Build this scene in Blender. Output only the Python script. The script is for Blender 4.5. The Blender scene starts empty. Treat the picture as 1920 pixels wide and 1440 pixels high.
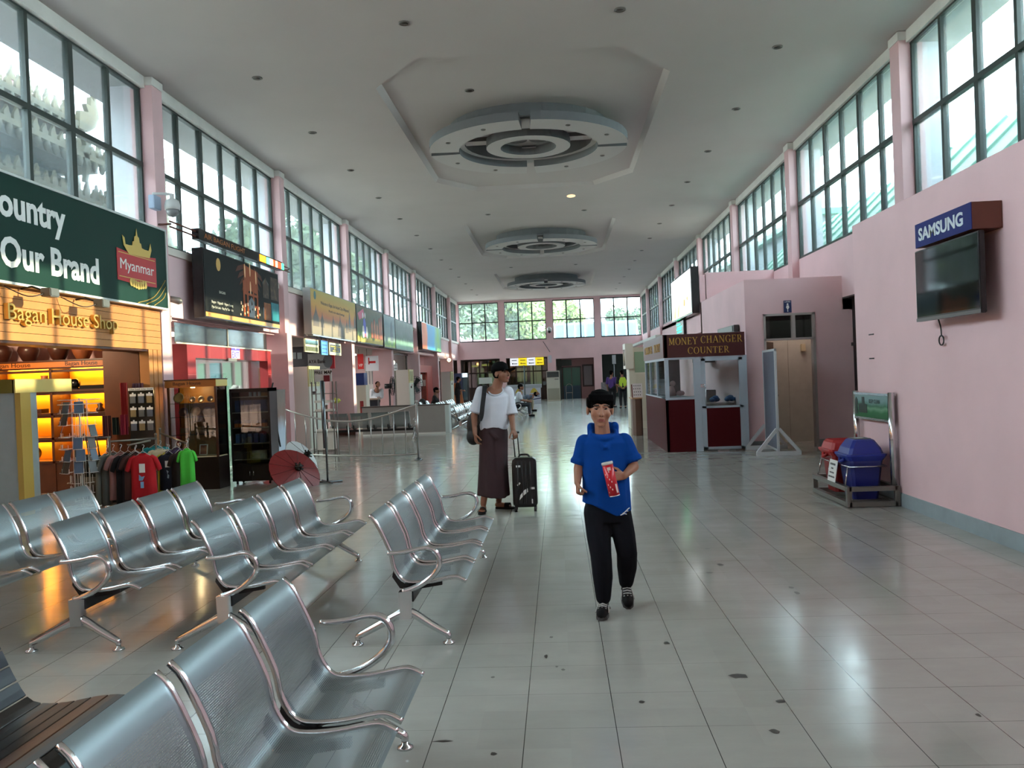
import bpy, bmesh, math, random
from mathutils import Vector, Matrix
random.seed(7)
SC = bpy.context.scene
COL = SC.collection
PI = math.pi

# ------------------------------------------------------------------ camera
CAM_F, CAM_YAW, CAM_PITCH, CAM_ROLL, CAM_H = 1580.31, -0.05510426, -0.0081936, -0.03909935, 1.557
def _cam_axes():
    cy, sy = math.cos(CAM_YAW), math.sin(CAM_YAW); cp, sp = math.cos(CAM_PITCH), math.sin(CAM_PITCH)
    fwd = Vector((sy*cp, cy*cp, sp)); r0 = Vector((cy, -sy, 0)); u0 = r0.cross(fwd)
    c, s = math.cos(CAM_ROLL), math.sin(CAM_ROLL)
    return r0*c+u0*s, u0*c-r0*s, fwd
CR, CU, CF = _cam_axes()
CO = Vector((0, 0, CAM_H))
def at(px, py, X=None, Y=None, Z=None):
    """pixel of the 1920x1440 photograph -> world point on one axis plane"""
    d = CR*((px-960)/CAM_F) - CU*((py-720)/CAM_F) + CF
    i, v = (0, X) if X is not None else (1, Y) if Y is not None else (2, Z)
    return CO + d*((v-CO[i])/d[i])
cam = bpy.data.cameras.new('camera'); co = bpy.data.objects.new('camera', cam); COL.objects.link(co)
cam.sensor_fit = 'HORIZONTAL'; cam.sensor_width = 36; cam.lens = CAM_F/1920*36; cam.clip_end = 400; cam.clip_start = 0.05
co.matrix_world = Matrix(((CR.x, CU.x, -CF.x, 0), (CR.y, CU.y, -CF.y, 0), (CR.z, CU.z, -CF.z, CAM_H), (0, 0, 0, 1)))
SC.camera = co
SC.view_settings.view_transform = 'Standard'; SC.view_settings.look = 'None'
SC.view_settings.gamma = 1; SC.view_settings.use_curve_mapping = False

# ------------------------------------------------------------------ materials
def lin(c):
    f = lambda v: v/12.92 if v <= .04045 else ((v+.055)/1.055)**2.4
    return tuple(f(v/255) for v in c[:3]) + (1,)
MATS = {}
def M(name, rgb=None, rough=.5, metal=0., spec=.5, noise=0., nscale=6., bump=0., bscale=40., emit=None, estr=1., coat=0.):
    """procedural principled material; rgb is sRGB 0-255; noise = value variation"""
    if name in MATS: return MATS[name]
    m = bpy.data.materials.new(name); m.use_nodes = True; MATS[name] = m
    nt = m.node_tree; b = nt.nodes['Principled BSDF']
    b.inputs['Base Color'].default_value = lin(rgb); b.inputs['Roughness'].default_value = rough
    b.inputs['Metallic'].default_value = metal; b.inputs['Specular IOR Level'].default_value = spec
    if coat: b.inputs['Coat Weight'].default_value = coat
    if noise or bump:
        tc = nt.nodes.new('ShaderNodeTexCoord')
    if noise:
        n = nt.nodes.new('ShaderNodeTexNoise'); n.inputs['Scale'].default_value = nscale; n.inputs['Detail'].default_value = 5
        nt.links.new(tc.outputs['Object'], n.inputs['Vector'])
        mr = nt.nodes.new('ShaderNodeMapRange'); mr.inputs['From Min'].default_value = .3; mr.inputs['From Max'].default_value = .7
        mr.inputs['To Min'].default_value = 1-noise; mr.inputs['To Max'].default_value = 1+noise
        nt.links.new(n.outputs['Fac'], mr.inputs['Value'])
        hs = nt.nodes.new('ShaderNodeHueSaturation'); hs.inputs['Color'].default_value = lin(rgb)
        nt.links.new(mr.outputs[0], hs.inputs['Value']); nt.links.new(hs.outputs[0], b.inputs['Base Color'])
    if bump:
        n2 = nt.nodes.new('ShaderNodeTexNoise'); n2.inputs['Scale'].default_value = bscale; n2.inputs['Detail'].default_value = 3
        nt.links.new(tc.outputs['Object'], n2.inputs['Vector'])
        bp = nt.nodes.new('ShaderNodeBump'); bp.inputs['Strength'].default_value = bump; bp.inputs['Distance'].default_value = .01
        nt.links.new(n2.outputs['Fac'], bp.inputs['Height']); nt.links.new(bp.outputs[0], b.inputs['Normal'])
    if emit is not None:
        b.inputs['Emission Color'].default_value = lin(emit); b.inputs['Emission Strength'].default_value = estr
    return m
def nodes(m):
    nt = m.node_tree
    return nt, nt.nodes['Principled BSDF'], nt.nodes, nt.links
def glassy(name, tint=(235, 245, 245), refl=.08, rough=.03, dirt=0., dirt_rgb=(190, 200, 205)):
    if name in MATS: return MATS[name]
    m = bpy.data.materials.new(name); m.use_nodes = True; MATS[name] = m
    nt = m.node_tree; nt.nodes.clear(); N = nt.nodes.new; L = nt.links.new
    out = N('ShaderNodeOutputMaterial'); tr = N('ShaderNodeBsdfTransparent'); tr.inputs[0].default_value = lin(tint)
    gl = N('ShaderNodeBsdfGlossy'); gl.inputs['Roughness'].default_value = rough
    lw = N('ShaderNodeLayerWeight'); lw.inputs['Blend'].default_value = .25
    mp = N('ShaderNodeMath'); mp.operation = 'MULTIPLY_ADD'; mp.inputs[1].default_value = .5; mp.inputs[2].default_value = refl; mp.use_clamp = True
    L(lw.outputs['Fresnel'], mp.inputs[0])
    mx = N('ShaderNodeMixShader'); L(mp.outputs[0], mx.inputs[0]); L(tr.outputs[0], mx.inputs[1]); L(gl.outputs[0], mx.inputs[2])
    last = mx
    if dirt:  # film of dirt; on the far panes an added haze
        df = N('ShaderNodeBsdfDiffuse'); df.inputs[0].default_value = lin(dirt_rgb)
        tl = N('ShaderNodeBsdfTranslucent'); tl.inputs[0].default_value = lin(dirt_rgb)
        ms = N('ShaderNodeMixShader'); ms.inputs[0].default_value = .5; L(df.outputs[0], ms.inputs[1]); L(tl.outputs[0], ms.inputs[2])
        tc = N('ShaderNodeTexCoord'); nz = N('ShaderNodeTexNoise'); nz.inputs['Scale'].default_value = 1.5; L(tc.outputs['Object'], nz.inputs['Vector'])
        mm = N('ShaderNodeMath'); mm.operation = 'MULTIPLY'; mm.inputs[1].default_value = dirt*2; L(nz.outputs['Fac'], mm.inputs[0])
        m2 = N('ShaderNodeMixShader'); L(mm.outputs[0], m2.inputs[0]); L(mx.outputs[0], m2.inputs[1]); L(ms.outputs[0], m2.inputs[2]); last = m2
    L(last.outputs[0], out.inputs[0])
    return m
def ramp_mat(name, axis, stops, lo, hi, rough=.45, nz=0., nscale=3., emit=0., wave=None):
    """printed picture: colour stops along one object axis between lo and hi, broken up by noise"""
    if name in MATS: return MATS[name]
    m = M(name, (128, 128, 128), max(rough, .5), spec=.2); nt, b, N, L = nodes(m)
    tc = N.new('ShaderNodeTexCoord'); sp = N.new('ShaderNodeSeparateXYZ'); L.new(tc.outputs['Object'], sp.inputs[0])
    mr = N.new('ShaderNodeMapRange'); mr.inputs['From Min'].default_value = lo; mr.inputs['From Max'].default_value = hi
    L.new(sp.outputs['XYZ'.index(axis)], mr.inputs['Value']); src = mr.outputs[0]
    if nz:
        n = N.new('ShaderNodeTexNoise'); n.inputs['Scale'].default_value = nscale; n.inputs['Detail'].default_value = 6
        L.new(tc.outputs['Object'], n.inputs['Vector'])
        a = N.new('ShaderNodeMath'); a.operation = 'MULTIPLY_ADD'; a.inputs[1].default_value = nz; L.new(n.outputs['Fac'], a.inputs[0])
        s = N.new('ShaderNodeMath'); s.operation = 'SUBTRACT'; s.inputs[1].default_value = nz/2; L.new(src, s.inputs[0]); L.new(s.outputs[0], a.inputs[2]); src = a.outputs[0]
    cr = N.new('ShaderNodeValToRGB'); L.new(src, cr.inputs[0])
    e = cr.color_ramp.elements
    e[0].position, e[0].color = stops[0][0], lin(stops[0][1]); e[1].position, e[1].color = stops[-1][0], lin(stops[-1][1])
    for p, c in stops[1:-1]:
        k = e.new(p); k.color = lin(c)
    L.new(cr.outputs[0], b.inputs['Base Color'])
    if emit:
        L.new(cr.outputs[0], b.inputs['Emission Color']); b.inputs['Emission Strength'].default_value = emit
    return m

# ------------------------------------------------------------------ mesh builder
class Fr:
    """flat frame: origin o, axes u (right), v (up), n (out)"""
    def __init__(s, o, u, v): s.o, s.u, s.v = Vector(o), Vector(u).normalized(), Vector(v).normalized(); s.n = s.u.cross(s.v)
    def p(s, a, b, c=0.): return s.o+s.u*a+s.v*b+s.n*c
def FL(o): return Fr(o, (0, 1, 0), (0, 0, 1))       # faces +X (left wall)
def FRt(o): return Fr(o, (0, -1, 0), (0, 0, 1))     # faces -X (right wall)
def FC(o): return Fr(o, (1, 0, 0), (0, 0, 1))       # faces the camera (-Y)
_fonts = {}
class MB:
    def __init__(s): s.v, s.f, s.sm, s.mi, s.uv = [], [], [], [], {}
    def add(s, vs, fs, smooth=False, mi=0, uv=None):
        o = len(s.v); s.v += [tuple(p) for p in vs]
        for k, f in enumerate(fs):
            if uv: s.uv[len(s.f)] = [uv[i] for i in f]
            s.f.append([i+o for i in f]); s.sm.append(smooth); s.mi.append(mi)
        return s
    def box(s, x0, x1, y0, y1, z0, z1, mi=0):
        return s.add([(x, y, z) for x in (x0, x1) for y in (y0, y1) for z in (z0, z1)],
                     [(0, 1, 3, 2), (4, 6, 7, 5), (0, 4, 5, 1), (2, 3, 7, 6), (0, 2, 6, 4), (1, 5, 7, 3)], mi=mi)
    def fbox(s, fr, a0, a1, b0, b1, c0, c1, mi=0):
        return s.add([fr.p(a, b, c) for a in (a0, a1) for b in (b0, b1) for c in (c0, c1)],
                     [(0, 1, 3, 2), (4, 6, 7, 5), (0, 4, 5, 1), (2, 3, 7, 6), (0, 2, 6, 4), (1, 5, 7, 3)], mi=mi)
    def bar(s, p, q, w, h=None, up=(0, 0, 1), mi=0):
        """rectangular bar from p to q, w wide, h high"""
        h = w if h is None else h; p, q = Vector(p), Vector(q); d = (q-p).normalized(); u = Vector(up)
        if abs(d.dot(u)) > .98: u = Vector((0, 1, 0))
        r = d.cross(u).normalized()*(w/2); t = r.cross(d).normalized()*(h/2)
        return s.add([a+r*i+t*j for a in (p, q) for i, j in ((-1, -1), (1, -1), (1, 1), (-1, 1))],
                     [(3, 2, 1, 0), (4, 5, 6, 7), (0, 1, 5, 4), (1, 2, 6, 5), (2, 3, 7, 6), (3, 0, 4, 7)], mi=mi)
    def tube(s, pts, r, seg=8, closed=False, cap=True, mi=0, flat=1.):
        pts = [Vector(p) for p in pts]; n = len(pts); rs = r if isinstance(r, (list, tuple)) else [r]*n
        vs, up = [], None
        for i, p in enumerate(pts):
            a = pts[(i-1) % n] if closed or i else p; b = pts[(i+1) % n] if closed or i < n-1 else p
            d = (b-a).normalized()
            if up is None:
                up = Vector((0, 0, 1)) if abs(d.z) < .9 else Vector((0, 1, 0))
            u = (up-d*up.dot(d)); u = u.normalized() if u.length > 1e-6 else d.orthogonal().normalized(); up = u; w = d.cross(u)
            for k in range(seg):
                t = 2*PI*k/seg; vs.append(p+(u*math.cos(t)*flat+w*math.sin(t))*rs[i])
        fs = []
        for i in range(n if closed else n-1):
            j = (i+1) % n
            for k in range(seg):
                l = (k+1) % seg; fs.append((i*seg+k, i*seg+l, j*seg+l, j*seg+k))
        if cap and not closed: fs += [tuple(range(seg))[::-1], tuple((n-1)*seg+k for k in range(seg))]
        return s.add(vs, fs, True, mi)
    def cyl(s, p, q, r, seg=12, mi=0): return s.tube([p, q], r, seg, mi=mi)
    def lathe(s, prof, c=(0, 0, 0), seg=16, axis=(0, 0, 1), mi=0, sx=1., sy=1.):
        ax = Vector(axis).normalized(); u = ax.orthogonal().normalized() if abs(ax.z) < .99 else Vector((1, 0, 0)); w = ax.cross(u); c = Vector(c)
        vs = [c+ax*z+(u*math.cos(2*PI*k/seg)*sx+w*math.sin(2*PI*k/seg)*sy)*r for r, z in prof for k in range(seg)]
        n = len(prof); fs = [(i*seg+k, i*seg+(k+1) % seg, (i+1)*seg+(k+1) % seg, (i+1)*seg+k) for i in range(n-1) for k in range(seg)]
        if prof[0][0] > 1e-5: fs.append(tuple(range(seg))[::-1])
        if prof[-1][0] > 1e-5: fs.append(tuple((n-1)*seg+k for k in range(seg)))
        return s.add(vs, fs, True, mi)
    def ball(s, c, r, seg=12, sc=(1, 1, 1), mi=0):
        n = max(4, seg//2); vs = []
        for i in range(n+1):
            t = PI*i/n
            for k in range(seg):
                p = 2*PI*k/seg; vs.append((c[0]+r*sc[0]*math.sin(t)*math.cos(p), c[1]+r*sc[1]*math.sin(t)*math.sin(p), c[2]-r*sc[2]*math.cos(t)))
        return s.add(vs, [(i*seg+k, i*seg+(k+1) % seg, (i+1)*seg+(k+1) % seg, (i+1)*seg+k) for i in range(n) for k in range(seg)], True, mi)
    def prism(s, pts, off, mi=0, smooth=False):
        """closed polygon of 3-D points extruded by vector off"""
        n = len(pts); off = Vector(off); a = [Vector(p) for p in pts]; b = [p+off for p in a]
        return s.add(a+b, [tuple(range(n))[::-1], tuple(range(n, 2*n))]+[(i, (i+1) % n, n+(i+1) % n, n+i) for i in range(n)], smooth, mi)
    def poly(s, fr, pts, c=0., th=.003, mi=0): return s.prism([fr.p(a, b, c) for a, b in pts], fr.n*th, mi)
    def rect(s, fr, a0, a1, b0, b1, c=0., th=.003, mi=0): return s.fbox(fr, a0, a1, b0, b1, c, c+th, mi)
    def width(s, txt):
        s.text(txt, Fr((0, 0, 0), (1, 0, 0), (0, 0, 1)), 0, 0, 1, 1); v = [q[0] for q in _fonts[(txt, 0., 0.)][0]]; return max(v)-min(v)
    def disc(s, fr, a, b, ra, rb=None, c=0., th=.003, seg=20, mi=0):
        rb = ra if rb is None else rb
        return s.poly(fr, [(a+ra*math.cos(2*PI*k/seg), b+rb*math.sin(2*PI*k/seg)) for k in range(seg)], c, th, mi)
    def loft(s, rings, closed=True, cap=True, smooth=True, mi=0):
        n = len(rings[0]); vs = [p for r in rings for p in r]; fs = []
        for i in range(len(rings)-1):
            for k in range(n if closed else n-1):
                l = (k+1) % n; fs.append((i*n+k, i*n+l, (i+1)*n+l, (i+1)*n+k))
        if cap and closed: fs += [tuple(range(n))[::-1], tuple((len(rings)-1)*n+k for k in range(n))]
        return s.add(vs, fs, smooth, mi)
    def text(s, txt, fr, a, b, w, h, c=0., th=.004, bold=0., shear=0., mi=0, thin=False):
        """lettering centred on (a,b) in frame fr, fitted to w x h"""
        key = (txt, bold, shear)
        if key not in _fonts:
            cu = bpy.data.curves.new('t', 'FONT'); cu.body = txt; cu.offset = bold; cu.shear = shear; cu.resolution_u = 3
            o = bpy.data.objects.new('t', cu); COL.objects.link(o); dg = bpy.context.evaluated_depsgraph_get(); dg.update()
            me = bpy.data.meshes.new_from_object(o.evaluated_get(dg)); bpy.data.objects.remove(o); bpy.data.curves.remove(cu)
            _fonts[key] = ([tuple(v.co) for v in me.vertices], [tuple(p.vertices) for p in me.polygons]); bpy.data.meshes.remove(me)
        vs, fs = _fonts[key]
        if not vs: return s
        x0, x1 = min(v[0] for v in vs), max(v[0] for v in vs); y0, y1 = min(v[1] for v in vs), max(v[1] for v in vs)
        f = lambda v, z: fr.p(a-w/2+(v[0]-x0)/(x1-x0)*w, b-h/2+(v[1]-y0)/(y1-y0)*h, z)
        if thin: return s.add([f(v, c+th) for v in vs], fs, False, mi)
        n = len(vs); cnt = {}
        for g in fs:
            for i in range(len(g)):
                e = (g[i], g[(i+1) % len(g)]); cnt[e] = 1
        side = [(j, i, i+n, j+n) for (i, j) in cnt if (j, i) not in cnt]
        return s.add([f(v, c+th) for v in vs]+[f(v, c) for v in vs], list(fs)+side, False, mi)
    def mesh(s, name, mats, inv=None, bev=0., bseg=2):
        me = bpy.data.meshes.new(name); me.from_pydata(s.v, [], s.f); me.update()
        me.polygons.foreach_set('use_smooth', s.sm); me.polygons.foreach_set('material_index', s.mi)
        if s.uv:
            ul = me.uv_layers.new(name='UVMap')
            for fi, uvs in s.uv.items():
                for li, uv in zip(me.polygons[fi].loop_indices, uvs): ul.data[li].uv = uv
        for m in (mats if isinstance(mats, (list, tuple)) else [mats]): me.materials.append(m)
        bm = bmesh.new(); bm.from_mesh(me)
        if bev: bmesh.ops.bevel(bm, geom=bm.edges[:], offset=bev, segments=bseg, affect='EDGES', clamp_overlap=True)
        bmesh.ops.recalc_face_normals(bm, faces=bm.faces[:]); bm.to_mesh(me); bm.free()
        if inv: me.transform(inv)
        return me
WM = {}
def wm(o): return WM.get(o.name, Matrix())
def obj(name, mb, mat, parent=None, label=None, bev=0., bseg=2, raw=None):
    """one mesh object; vertices are given in world space (relative to the thing while it stands at its place)"""
    inv = wm(parent).inverted() if parent else None
    me = raw if raw else mb.mesh(name, mat, inv, bev, bseg)
    if raw and inv: me.transform(inv)
    o = bpy.data.objects.new(name, me); COL.objects.link(o)
    if parent: o.parent = parent; WM[o.name] = wm(parent)
    if label: o['label'] = label
    return o
def thing(name, label, cat, loc=(0, 0, 0), group=None, rz=0.):
    o = bpy.data.objects.new(name, None); COL.objects.link(o); o.location = loc; o.rotation_euler = (0, 0, rz); o.empty_display_size = .1
    o['label'] = label; o['category'] = cat
    if group: o['group'] = group
    WM[o.name] = Matrix.Translation(Vector(loc)) @ Matrix.Rotation(rz, 4, 'Z')
    return o
def tag(o, label, cat, group=None, kind=None):
    if label: o['label'] = label
    if cat: o['category'] = cat
    if group: o['group'] = group
    if kind: o['kind'] = kind
    return o
def struct(name, mb, mat, parent=None, bev=0.):
    o = obj(name, mb, mat, parent, bev=bev)
    if not parent: o['kind'] = 'structure'
    return o
def dup(root, loc, rz=0., label=None, group=None):
    r = root.copy(); COL.objects.link(r); r.location = loc; r.rotation_euler = (0, 0, rz)
    if label: r['label'] = label
    if group: r['group'] = group
    for ch in list(root.children):
        c = ch.copy(); COL.objects.link(c); c.parent = r
        for g in list(ch.children):
            d = g.copy(); COL.objects.link(d); d.parent = c
    return r
def solo(name, mb, mat, label, cat, group=None, bev=0.):
    return tag(obj(name, mb, mat, bev=bev), label, cat, group)
def arc(c, r, a0, a1, n, f): return [f(c[0]+r*math.cos(a0+(a1-a0)*i/n), c[1]+r*math.sin(a0+(a1-a0)*i/n)) for i in range(n+1)]
def smooth_path(pts, n=6):
    """Catmull-Rom through 3-D points"""
    P = [Vector(p) for p in pts]; out = []
    for i in range(len(P)-1):
        a, b, c, d = P[max(i-1, 0)], P[i], P[i+1], P[min(i+2, len(P)-1)]
        for k in range(n):
            t = k/n; out.append(.5*((2*b)+(c-a)*t+(2*a-5*b+4*c-d)*t*t+(3*b-a-3*c+d)*t**3))
    return out+[P[-1]]
# ================================================================== shell
XL, XR, YF, ZC, ZS = -6.4, 5.46, 54.3, 6.54, 3.93        # wall planes, ceiling, sill
COLS = [7.13+6.1*k for k in range(8)]                     # column centres along the hall
COLS_ALL = [-5.07, 1.03]+COLS
pink = M('pink_wall_paint', (230, 194, 197), .75, noise=.05, nscale=1.3, bump=.06, bscale=90)
pinkd = M('pink_column_paint', (216, 178, 180), .7, noise=.05, nscale=2)
white_p = M('white_beam_paint', (214, 212, 206), .7, noise=.06, nscale=3)
ceil_m = M('ceiling_paint', (188, 181, 178), .85, noise=.03, nscale=.7)
frame_m = M('dark_green_window_frame', (46, 56, 52), .45, noise=.1)
skirt_m = M('grey_skirting_paint', (146, 158, 162), .55, noise=.08)

# floor: polished pale tiles, 0.4 m
fl_m = M('polished_floor_tile', (170, 170, 164), .12, spec=.5)
nt, b, N, L = nodes(fl_m)
tc = N.new('ShaderNodeTexCoord'); sp = N.new('ShaderNodeSeparateXYZ'); L.new(tc.outputs['Object'], sp.inputs[0])
def _m(op, a, bb=None, c=None, clamp=False):
    n = N.new('ShaderNodeMath'); n.operation = op; n.use_clamp = clamp
    for i, v in enumerate((a, bb, c)):
        if v is None: continue
        if isinstance(v, (int, float)): n.inputs[i].default_value = v
        else: L.new(v, n.inputs[i])
    return n.outputs[0]
def _seam(out, off, w):
    f = _m('FRACT', _m('MULTIPLY_ADD', out, 2.5, off)); d = _m('ABSOLUTE', _m('SUBTRACT', f, .5))
    return _m('GREATER_THAN', d, .5-w)
sx = _seam(sp.outputs[0], -.488+1, .0048); sy = _seam(sp.outputs[1], -.275+1, .0038)
nz = N.new('ShaderNodeTexNoise'); nz.inputs['Scale'].default_value = .8; L.new(tc.outputs['Object'], nz.inputs['Vector'])
sy2 = _m('MULTIPLY', sy, _m('MULTIPLY_ADD', nz.outputs['Fac'], 3., -1.0, True))
seam = _m('MAXIMUM', sx, sy2)
n2 = N.new('ShaderNodeTexNoise'); n2.inputs['Scale'].default_value = 1.7; n2.inputs['Detail'].default_value = 8; n2.inputs['Roughness'].default_value = .65
mp = N.new('ShaderNodeMapping'); mp.inputs['Scale'].default_value = (1, 2.2, 1); L.new(tc.outputs['Object'], mp.inputs[0]); L.new(mp.outputs[0], n2.inputs['Vector'])
cx = _m('FLOOR', _m('MULTIPLY_ADD', sp.outputs[0], 2.5, .012)); cy = _m('FLOOR', _m('MULTIPLY_ADD', sp.outputs[1], 2.5, .225))
cb = N.new('ShaderNodeCombineXYZ'); L.new(cx, cb.inputs[0]); L.new(cy, cb.inputs[1])
wn = N.new('ShaderNodeTexWhiteNoise'); wn.noise_dimensions = '2D'; L.new(cb.outputs[0], wn.inputs['Vector'])
val = _m('ADD', _m('MULTIPLY_ADD', n2.outputs['Fac'], .34, .83), _m('MULTIPLY_ADD', wn.outputs['Value'], .07, -.035))
hs = N.new('ShaderNodeHueSaturation'); hs.inputs['Color'].default_value = lin((170, 170, 164)); L.new(val, hs.inputs['Value'])
mx = N.new('ShaderNodeMixRGB'); L.new(seam, mx.inputs[0]); L.new(hs.outputs[0], mx.inputs[1]); mx.inputs[2].default_value = lin((70, 70, 68))
L.new(mx.outputs[0], b.inputs['Base Color'])
L.new(_m('MULTIPLY_ADD', n2.outputs['Fac'], .16, .06), b.inputs['Roughness'])
n3 = N.new('ShaderNodeTexNoise'); n3.inputs['Scale'].default_value = 2.6; L.new(tc.outputs['Object'], n3.inputs['Vector'])
bp = N.new('ShaderNodeBump'); bp.inputs['Strength'].default_value = .09; bp.inputs['Distance'].default_value = .02
L.new(_m('ADD', n3.outputs['Fac'], _m('MULTIPLY', wn.outputs['Value'], .0)), bp.inputs['Height']); L.new(bp.outputs[0], b.inputs['Normal'])
struct('floor', MB().box(-13, 8.2, -6, 62, -.3, 0), fl_m)

# dirt marks on the tiles
st_m = M('floor_stain', (62, 58, 54), .4); R_ = random.Random(11)
for px, py, a, b_ in ((1383, 1268, .055, .02), (1203, 1316, .018, .012), (1463, 1315, .022, .014), (1452, 1372, .022, .018), (1024, 1231, .012, .02), (1044, 1250, .01, .008), (1056, 1256, .012, .008), (1484, 1102, .02, .02), (1494, 1112, .022, .02), (1351, 1059, .03, .02), (1331, 1074, .03, .012), (1375, 928, .05, .015), (1423, 929, .02, .02), (1377, 971, .03, .02), (1034, 1195, .012, .012), (1250, 1206, .02, .014), (1834, 1341, .012, .01), (1448, 989, .03, .012), (1326, 1029, .03, .01), (924, 1270, .012, .008), (830, 1390, .05, .006), (925, 1414, .018, .01)):
    p = at(px, py, Z=.0); n = 9; rr = [(p.x+a*math.cos(2*PI*k/n)*R_.uniform(.6, 1.1), p.y+b_*2*math.sin(2*PI*k/n)*R_.uniform(.6, 1.1), .0012) for k in range(n)]
    struct('floor_stain', MB().add(rr, [tuple(range(n))]), st_m)
# ceiling with three stepped trays
TR = [(13.0, 22.4), (26.2, 35.4), (39.4, 48.6)]
mb = MB(); x0, x1 = XL-.1, XR+.1
def zigzag(ya, yb):
    return [(-2.9, ya+1.2), (-2.0, ya), (1.15, ya), (2.05, ya+1.2), (2.05, yb-1.2), (1.15, yb), (-2.0, yb), (-2.9, yb-1.2)]
yp = -6
for ya, yb in TR:
    mb.add([(x0, yp, ZC), (x1, yp, ZC), (x1, ya, ZC), (x0, ya, ZC)], [(0, 1, 2, 3)])
    o = zigzag(ya, yb); oc = [(x0, ya), (x1, ya), (x1, yb), (x0, yb)]
    P3 = lambda q, z=ZC: (q[0], q[1], z)
    mb.add([P3(oc[0]), P3(o[1]), P3(o[0]), P3(o[7]), P3(o[6]), P3(oc[3])], [(0, 1, 2, 3, 4, 5)])
    mb.add([P3(oc[1]), P3(oc[2]), P3(o[5]), P3(o[4]), P3(o[3]), P3(o[2])], [(0, 1, 2, 3, 4, 5)])
    inn = [(-.425+(q[0]+.425)*.965, (ya+yb)/2+(q[1]-(ya+yb)/2)*.985) for q in o]
    for i in range(8):
        j = (i+1) % 8; mb.add([P3(o[i]), P3(o[j]), P3(inn[j], ZC+.1), P3(inn[i], ZC+.1)], [(0, 1, 2, 3)])
    mb.add([P3(q, ZC+.1) for q in inn], [tuple(range(8))])
    yp = yb
mb.add([(x0, yp, ZC), (x1, yp, ZC), (x1, YF+.1, ZC), (x0, YF+.1, ZC)], [(0, 1, 2, 3)])
cl = struct('ceiling', mb, ceil_m)
struct('trim_1', MB().box(XL-.9, XR+.9, -6, YF+.6, 6.75, 6.95), M('roof_slab', (150, 150, 148), .8))

# walls: rear (behind the camera), left spandrel, right, far
struct('wall_back', MB().box(-13, 8.2, -6.2, -6, 0, 6.8), M('rear_wall_paint', (200, 176, 178), .8, noise=.05))
mb = MB(); mb.box(XL-.2, XL, -6, YF, 2.78, ZS)
struct('wall_left', mb, pink)
mb = MB(); mb.box(XL-.16, XL+.04, -6, YF, 6.36, 6.7); struct('trim_2', mb, white_p)
mb = MB(); mb.box(XR-.04, XR+.16, -6, YF, 6.36, 6.7); struct('trim_3', mb, white_p)
mb = MB(); mb.box(XL-.15, XL+.05, -6, YF, ZS-.12, ZS); struct('trim_4', mb, M('cream_sill', (226, 216, 206), .7))
# right wall with the near block and the box of the toilets
mb = MB(); mb.box(XR, XR+.2, 10.5, 16.4, 2.83, ZS); mb.box(XR, XR+.2, 16.4, YF, 2.6, ZS); mb.box(XR, XR+.2, 29.3, YF, 0, 2.6); mb.box(XR, XR+.2, -6, 10.5, 2.8, ZS)
struct('wall_right', mb, pink)
bx = MB(); bx.box(3.65, XR+.1, -6, 10.52, 0, 3.235); struct('wall_block_near', bx, pink)
bx = MB(); F = FC((0, 16.4, 0))                          # toilet front with its doorway
for a0, a1, b0, b1 in ((3.62, 3.98, 0, 3.24), (4.895, 6.6, 0, 3.24), (3.98, 4.895, 2.555, 3.24)): bx.fbox(F, a0, a1, b0, b1, -.14, 0)
bx.box(3.62, 3.76, 16.54, 21.35, 0, 3.24); bx.box(3.7, 6.6, 16.5, 21.3, 3.19, 3.235); bx.box(3.62, XR, 21.21, 21.35, 0, 3.24)
struct('wall_toilets', bx, pink)
bx = MB(); bx.box(3.76, XR, 21.36, 21.6, 2.5, 3.98); bx.box(3.62, 3.78, 21.36, 22.3, 2.5, 3.93)
struct('wall_upstand', bx, pink)
bx = MB(); bx.box(3.62, 3.75, 22.3, 29.2, 0, 3.05); bx.box(3.62, XR+.1, 22.3, 29.2, 2.95, 3.05); bx.box(3.75, XR+.1, 29.1, 29.25, 0, 3.05)
struct('wall_offices', bx, pink)
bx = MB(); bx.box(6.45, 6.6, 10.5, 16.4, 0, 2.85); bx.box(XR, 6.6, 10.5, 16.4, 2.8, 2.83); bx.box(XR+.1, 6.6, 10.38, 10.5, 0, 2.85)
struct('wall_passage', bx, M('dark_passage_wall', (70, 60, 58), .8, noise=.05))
for n, (xa, xb, ya, yb) in (('baseboard_right', (3.638, 3.652, -6, 10.522)), ('baseboard_block_end', (3.638, 5.5, 10.52, 10.532)), ('baseboard_toilets', (4.915, 6.4, 16.386, 16.4))):
    struct(n, MB().box(xa, xb, ya, yb, 0, .145), skirt_m)
struct('baseboard_toilet_left', MB().box(3.606, 3.98, 16.386, 16.4, 0, .145), skirt_m)

# far wall with four windows above and four openings below
FAR = [(-6.29, -3.72), (-3.32, -.655), (-.21, 2.445), (2.86, 5.44)]
OPN = [(-6.29, -3.73, 2.79), (-3.33, -.655, 2.79), (-.115, 2.325, 2.62), (2.835, 4.6, 2.78)]
mb = MB()
def wall_y(mb, y0, y1, holes, xa, xb, z0, z1):
    """wall along X with rectangular holes (x0,x1,z0,z1) that do not overlap in x"""
    x = xa
    for hx0, hx1, hz0, hz1 in sorted(holes):
        mb.box(x, hx0, y0, y1, z0, z1)
        if hz0 > z0: mb.box(hx0, hx1, y0, y1, z0, hz0)
        if hz1 < z1: mb.box(hx0, hx1, y0, y1, hz1, z1)
        x = hx1
    mb.box(x, xb, y0, y1, z0, z1)
wall_y(mb, YF, YF+.3, [(a, c, 3.9, 6.42) for a, c in FAR], XL-.1, XR+.2, 3.2, 6.7)
wall_y(mb, YF, YF+.3, [(a, c, 0, h) for a, c, h in OPN], XL-.1, XR+.2, 0, 3.2)
struct('wall_far', mb, pink)
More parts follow.
